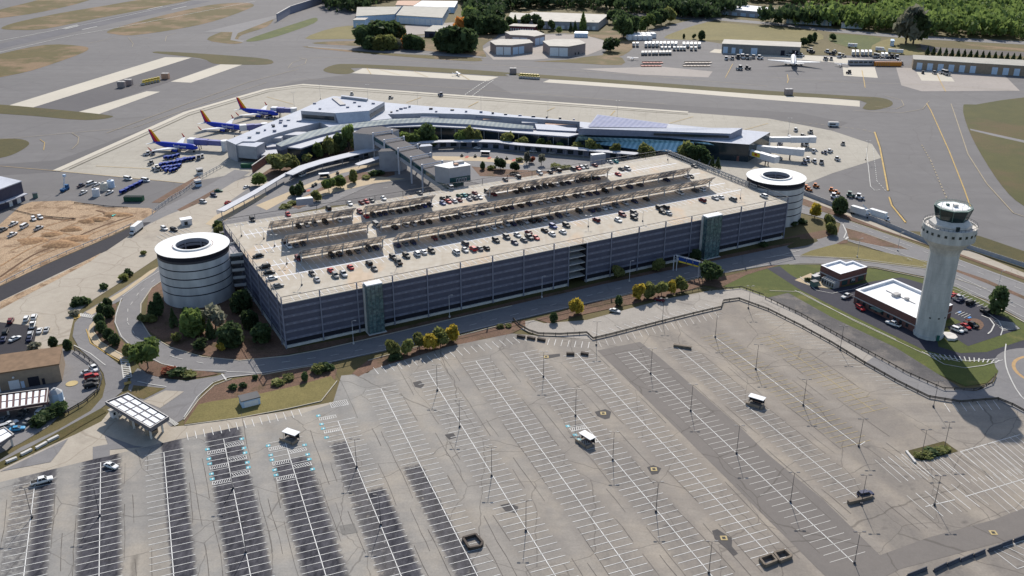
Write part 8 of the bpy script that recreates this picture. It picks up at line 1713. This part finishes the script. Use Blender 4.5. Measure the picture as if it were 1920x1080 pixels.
def grove(place, group, items):
    """trees of one spot; each label counts its own sort from the left"""
    for key in sorted({(i[4], i[5]) for i in items}):
        sel = sorted([i for i in items if (i[4], i[5]) == key], key=lambda i: (i[0], i[1]))
        for n, i in enumerate(sel):
            what = LW[key[1]] + ' ' + SW[key[0]]
            lab = (what + ' ' + place) if len(sel) == 1 else nth(n, len(sel)) + ' ' + what + ' ' + place
            tree(*i, lab, group)
grove('around the left ramp tower', 'trees around the left ramp tower', [(300, 592, 10, 4.2, 'oval', 'dark'), (288, 598, 7.5, 3.6, 'oval', 'dark'), (327, 613, 8, 4, 'cone', 'dark'), (363, 628, 10, 7.5, 'full', 'green'), (405, 618, 10, 8, 'open', 'grey'), (436, 648, 9, 7.5, 'full', 'dark'), (396, 634, 8, 4.5, 'cone', 'dark'), (415, 656, 3.5, 3, 'bush', 'gold'), (333, 641, 4.5, 4, 'bush', 'olive'), (268, 603, 3.2, 4, 'bush', 'olive'), (284, 604, 4, 4.5, 'bush', 'olive'), (452, 585, 9, 7, 'full', 'dark'), (492, 640, 7, 6, 'full', 'dark'), (470, 615, 7, 5.5, 'full', 'dark'), (349, 586, 2.6, 3, 'bush', 'dark'), (375, 655, 5, 5, 'bush', 'dark')])
grove('on the splitter island', 'trees on the splitter island', [(203, 580, 5, 4, 'oval', 'dark'), (192, 590, 5, 4, 'oval', 'dark'), (206, 596, 5.5, 4.5, 'oval', 'dark'), (188, 610, 5, 4.2, 'oval', 'dark'), (192, 624, 5, 4.2, 'oval', 'dark'), (205, 638, 5, 4.5, 'oval', 'dark'), (216, 648, 5, 4.5, 'oval', 'dark'), (278, 691, 9.5, 8.5, 'round', 'green'), (242, 668, 5, 4.5, 'oval', 'olive'), (254, 674, 4, 4, 'oval', 'olive'), (318, 700, 2.8, 5, 'bush', 'red'), (336, 703, 3, 6, 'bush', 'dark'), (352, 705, 2, 5, 'bush', 'olive')])
grove('beside the concrete lot at the left', 'shrubs beside the concrete lot', [(146, 573, 4, 5, 'bush', 'dark'), (158, 570, 4, 5, 'bush', 'dark'), (232, 525, 3.2, 4, 'bush', 'olive'), (241, 517, 3.5, 4, 'bush', 'dark'), (196, 542, 3, 3.5, 'bush', 'dark'), (140, 592, 2.5, 4, 'bush', 'grey'), (101, 652, 4.5, 3.6, 'oval', 'dark'), (128, 657, 4.5, 3.6, 'oval', 'dark'), (65, 655, 3, 5, 'bush', 'grey'), (412, 437, 5, 5, 'bush', 'olive'), (426, 445, 4, 4.5, 'bush', 'dark'), (408, 425, 4, 4, 'bush', 'dark'), (270, 478, 2.5, 3, 'bush', 'olive')])
grove('at the ring road junction', 'shrubs in the bed at the ring road junction', [(612, 694, 3.6, 5, 'bush', 'dark'), (596, 698, 3.6, 5, 'bush', 'olive'), (572, 714, 3.6, 2.5, 'oval', 'dark'), (540, 709, 1.8, 4, 'bush', 'olive'), (522, 721, 2, 4.5, 'bush', 'olive'), (540, 714, 1.5, 3, 'bush', 'olive'), (456, 726, 2.2, 2.6, 'bush', 'dark'), (437, 729, 2.4, 3, 'bush', 'dark'), (478, 711, 2, 2, 'bush', 'dark')])
grove('between road and car park', 'trees between the road and the car park', [(737, 668, 6, 4.5, 'round', 'olive'), (764, 665, 6, 4, 'round', 'olive'), (787, 655, 6, 4, 'round', 'olive'), (806, 655, 6, 5, 'round', 'gold'), (826, 650, 6.5, 5, 'round', 'olive'), (848, 641, 6, 4.5, 'round', 'gold'), (742, 673, 2.5, 5, 'bush', 'dark'), (938, 615, 1.6, 3, 'bush', 'olive'), (953, 613, 1.5, 2.5, 'bush', 'olive'), (1038, 605, 4.5, 3.5, 'oval', 'dark'), (1081, 590, 6.5, 4.8, 'round', 'gold'), (1160, 573, 4.5, 3.5, 'oval', 'dark'), (1195, 562, 6.5, 4.5, 'round', 'gold'), (1216, 559, 6.5, 5, 'round', 'olive'), (1240, 555, 6, 5, 'round', 'olive'), (1258, 551, 5.5, 4, 'round', 'gold'), (1277, 548, 6, 4.5, 'round', 'olive'), (1331, 528, 8.5, 8, 'round', 'dark')])
grove('at the garage front', 'trees at the foot of the garage front', [(1158, 522, 5.5, 4.5, 'round', 'olive'), (1234, 508, 5.5, 5, 'round', 'olive'), (1303, 494, 6, 4.5, 'round', 'dark'), (1432, 462, 3, 4, 'bush', 'dark')])
grove('near the right ramp tower', 'trees near the right ramp tower', [(1527, 408, 7, 5, 'round', 'gold'), (1553, 430, 7, 4.5, 'round', 'olive'), (1558, 441, 6, 5, 'round', 'olive'), (1573, 402, 9.5, 8, 'oval', 'dark'), (1500, 418, 3, 6, 'bush', 'dark'), (1486, 424, 3, 4, 'bush', 'dark')])
grove('by the terminal, left of the footbridge', 'trees in front of the terminal left of the footbridge', [(598, 297, 9.6, 6, 'round', 'green'), (617, 293, 10.8, 6, 'round', 'olive'), (640, 287, 12.0, 7, 'round', 'dark'), (654, 281, 14.4, 6, 'round', 'green'), (630, 290, 7.2, 5, 'round', 'olive'), (668, 283, 8.4, 6, 'round', 'olive'), (525, 322, 10.0, 12, 'round', 'olive'), (547, 318, 9.0, 9, 'round', 'olive'), (486, 348, 7.0, 7, 'round', 'green'), (575, 305, 5.0, 5, 'round', 'olive')])
grove('by the terminal, right of the footbridge', 'trees in front of the terminal right of the footbridge', [(746, 274, 9.0, 6, 'round', 'olive'), (757, 276, 10.1, 7, 'round', 'green'), (775, 278, 9.0, 8, 'round', 'green'), (788, 274, 10.1, 7, 'round', 'green'), (800, 274, 14.6, 9, 'round', 'dark'), (812, 276, 7.8, 6, 'round', 'green'), (864, 274, 9.0, 6, 'round', 'green'), (878, 272, 11.2, 7, 'round', 'olive'), (897, 274, 10.1, 5, 'round', 'olive'), (950, 276, 9.0, 7, 'round', 'olive'), (978, 279, 6.7, 7, 'round', 'olive'), (1012, 280, 6.7, 5, 'round', 'green'), (1030, 281, 5.6, 4.5, 'round', 'olive'), (1050, 283, 5.6, 5, 'round', 'green'), (1083, 287, 6.2, 6, 'round', 'olive'), (1110, 291, 9.0, 7, 'round', 'olive'), (1122, 291, 6.7, 5, 'round', 'olive'), (1153, 295, 8.4, 6, 'round', 'olive'), (1208, 300, 9.0, 7, 'round', 'olive'), (1220, 300, 7.8, 5, 'round', 'olive')])
grove('at the far right garage corner', 'trees at the far right corner of the garage', [(1284, 300, 11, 9, 'round', 'olive'), (1298, 303, 10, 9, 'round', 'dark'), (1314, 305, 10, 8, 'round', 'dark'), (1335, 313, 7, 3.6, 'cone', 'dark'), (1345, 316, 7, 4, 'cone', 'dark'), (1322, 309, 6, 5, 'round', 'dark')])
grove('in the garden left of the lobby', 'trees in the garden left of the lobby', [(550, 366, 5.5, 4, 'oval', 'dark'), (560, 367, 6.5, 5, 'oval', 'dark'), (565, 362, 7, 3.5, 'oval', 'dark'), (617, 361, 7, 6, 'round', 'green'), (638, 352, 7, 6, 'round', 'green'), (663, 343, 8, 5, 'oval', 'olive'), (594, 378, 6, 5, 'round', 'olive'), (700, 330, 4, 6, 'bush', 'dark'), (712, 327, 3, 5, 'bush', 'dark'), (686, 335, 2.5, 5, 'bush', 'olive'), (535, 390, 2, 6, 'bush', 'olive'), (550, 382, 2, 6, 'bush', 'olive')])
grove('in the garden right of the lobby', 'trees in the garden right of the lobby', [(905, 318, 5, 3.2, 'oval', 'dark'), (938, 318, 7, 6, 'round', 'dark'), (965, 322, 5.5, 5, 'round', 'dark'), (920, 318, 3, 5, 'bush', 'olive'), (988, 308, 7, 4, 'open', 'grey'), (1015, 310, 7, 4, 'open', 'grey'), (997, 306, 4, 4, 'open', 'red'), (1045, 316, 3, 8, 'bush', 'olive'), (1060, 316, 2.5, 7, 'bush', 'olive'), (975, 303, 3, 5, 'bush', 'olive')])
grove('in the lower left hedge', 'hedge shrubs at the lower left yard', [(72, 797, 4, 5, 'bush', 'dark'), (82, 791, 4, 5, 'bush', 'dark'), (92, 786, 4, 5, 'bush', 'dark'), (102, 780, 4.5, 5, 'bush', 'dark'), (112, 774, 5, 5, 'bush', 'dark')])
grove('by the control tower', 'trees on the control tower lawn', [(1867, 588, 12, 7.5, 'oval', 'dark'), (1828, 612, 1.6, 3, 'bush', 'olive'), (1816, 605, 1.4, 2.5, 'bush', 'red'), (1524, 528, 2, 3, 'bush', 'dark'), (1514, 527, 2, 3, 'bush', 'dark'), (1536, 519, 2, 5, 'bush', 'dark')])
grove('on the overgrown island', 'plants on the overgrown car park island', [(1737, 857, 1.8, 3.5, 'bush', 'olive'), (1748, 852, 2, 4, 'bush', 'dark'), (1758, 849, 1.8, 4, 'bush', 'olive'), (1770, 845, 1.6, 3, 'bush', 'olive'), (1722, 858, 1.6, 3, 'bush', 'olive')])
grove('left of the small hangars', 'big trees left of the small hangars', [(690, 88, 20, 20, 'full', 'dark'), (708, 86, 24, 24, 'full', 'dark'), (728, 84, 22, 22, 'full', 'dark'), (746, 82, 18, 16, 'full', 'dark'), (694, 93, 13, 12, 'full', 'dark'), (712, 94, 14, 14, 'full', 'olive'), (732, 93, 14, 14, 'full', 'olive'), (742, 92, 10, 10, 'full', 'grey'), (770, 92, 14, 14, 'full', 'dark'), (784, 93, 13, 13, 'full', 'dark'), (760, 88, 12, 8, 'round', 'orange'), (836, 95, 20, 18, 'full', 'dark'), (855, 98, 24, 24, 'full', 'dark'), (873, 97, 22, 20, 'full', 'dark'), (862, 62, 16, 12, 'round', 'orange'), (884, 62, 20, 16, 'full', 'dark'), (905, 64, 18, 15, 'full', 'dark'), (922, 64, 20, 18, 'full', 'dark'), (938, 62, 16, 14, 'full', 'dark'), (882, 48, 20, 16, 'full', 'green'), (900, 44, 20, 16, 'full', 'dark')])
grove('around the white warehouse at the top', 'trees around the white warehouse', [(955, 50, 11, 7, 'round', 'dark'), (966, 49, 13, 7, 'cone', 'green'), (986, 51, 14, 10, 'round', 'dark'), (1006, 50, 13, 10, 'round', 'dark'), (1014, 58, 12, 7, 'round', 'dark'), (1034, 57, 11, 8, 'round', 'dark'), (1048, 64, 8, 7, 'open', 'green'), (1070, 58, 10, 5, 'cone', 'dark'), (1078, 58, 11, 6, 'cone', 'dark'), (1093, 57, 20, 10, 'cone', 'green'), (1110, 54, 8, 6, 'round', 'dark'), (1145, 96, 13, 14, 'round', 'dark'), (1168, 72, 24, 18, 'round', 'dark'), (1180, 68, 22, 18, 'round', 'dark'), (1200, 60, 14, 13, 'round', 'green'), (1214, 58, 16, 13, 'round', 'green'), (1228, 52, 17, 14, 'round', 'dark'), (1240, 48, 18, 14, 'round', 'dark'), (1256, 43, 16, 12, 'round', 'olive'), (1160, 52, 18, 14, 'round', 'dark'), (1150, 44, 16, 13, 'round', 'dark')])
grove('around the freight buildings', 'trees around the freight buildings', [(1282, 72, 5, 3, 'oval', 'dark'), (1301, 73, 5, 4, 'round', 'dark'), (1315, 75, 10, 8, 'oval', 'dark'), (1507, 87, 8, 7, 'round', 'dark'), (1517, 83, 10, 7, 'oval', 'dark'), (1526, 79, 10, 6, 'oval', 'dark'), (1561, 76, 7, 6, 'round', 'dark'), (1698, 82, 34, 26, 'round', 'grey'), (1712, 82, 32, 24, 'round', 'dark')] + [(1738 + i * 11.5, 103 + i * .9, 8, 5, 'cone', 'dark') for i in range(17)])
# ---- woods that read as one mass
def wood(name, regions, spacing, leaf, hts, seed, n=46):
    rng = np.random.default_rng(seed); parts = []
    protos = [crown_arrays(rng, 'round', n, 1.0, 1.0) for _ in range(6)] + [crown_arrays(rng, 'cone', n, 1.0, 1.0) for _ in range(2)]
    for reg in regions:
        w = [v.xy for v in GP(reg)]; x0, x1 = min(v.x for v in w), max(v.x for v in w); y0, y1 = min(v.y for v in w), max(v.y for v in w)
        y = y0
        while y < y1:
            x = x0
            while x < x1:
                qx, qy = x + rng.uniform(-.45, .45) * spacing, y + rng.uniform(-.45, .45) * spacing; ins = False
                for i in range(len(w)):
                    p, q = w[i], w[i - 1]
                    if (p.y > qy) != (q.y > qy) and qx < (q.x - p.x) * (qy - p.y) / (q.y - p.y) + p.x: ins = not ins
                if ins:
                    h = rng.uniform(*hts); k = rng.integers(0, 8); wd = h * rng.uniform(.6, .85) if k < 6 else h * .45; a = rng.uniform(0, 6.28); c, s = math.cos(a), math.sin(a)
                    P = protos[k] * np.array([wd, wd, h]); parts.append(np.stack([P[:, 0] * c - P[:, 1] * s + qx, P[:, 0] * s + P[:, 1] * c + qy, P[:, 2]], 1))
                x += spacing
            y += spacing
    me = quads_mesh(name, np.concatenate(parts), LEAF[leaf]); o = bpy.data.objects.new(name, me); COL.objects.link(o); o['kind'] = 'stuff'
    for i, w_ in enumerate(parts): pass
    return o
LEAF['wood'] = leaf_mat('foliage_wood', (.036, .058, .018), (.075, .105, .028), (.115, .135, .04))
LEAF['pine'] = leaf_mat('foliage_pine', (.016, .030, .014), (.030, .048, .020), (.05, .066, .026))
wood('woods', [[(1480, 48), (1560, 52), (1700, 64), (1930, 76), (2120, 84), (2120, -30), (1330, -30), (1330, -4), (1420, 4), (1500, 8), (1650, 12), (1640, 36), (1530, 34)]], 9.5, 'wood', (13, 22), 3, 54)
wood('pine_woods', [[(945, 20), (1040, 16), (1140, 22), (1180, 40), (1150, 28), (1330, 37), (1345, 36), (1400, 22), (1360, 4), (1230, 6), (1200, 16), (1140, 12), (1130, -30), (860, -30), (860, 8)], [(1240, 34), (1345, 38), (1356, 30), (1350, -10), (1235, -10)], [(620, 22), (690, 26), (700, 8), (760, -4), (860, -6), (930, 30), (950, 26), (950, -34), (600, -34), (610, 6)], [(870, 56), (945, 52), (940, 26), (880, 20)], [(1420, 48), (1560, 52), (1600, 46), (1560, 38), (1440, 38)]], 10.5, 'pine', (14, 23), 4, 46)
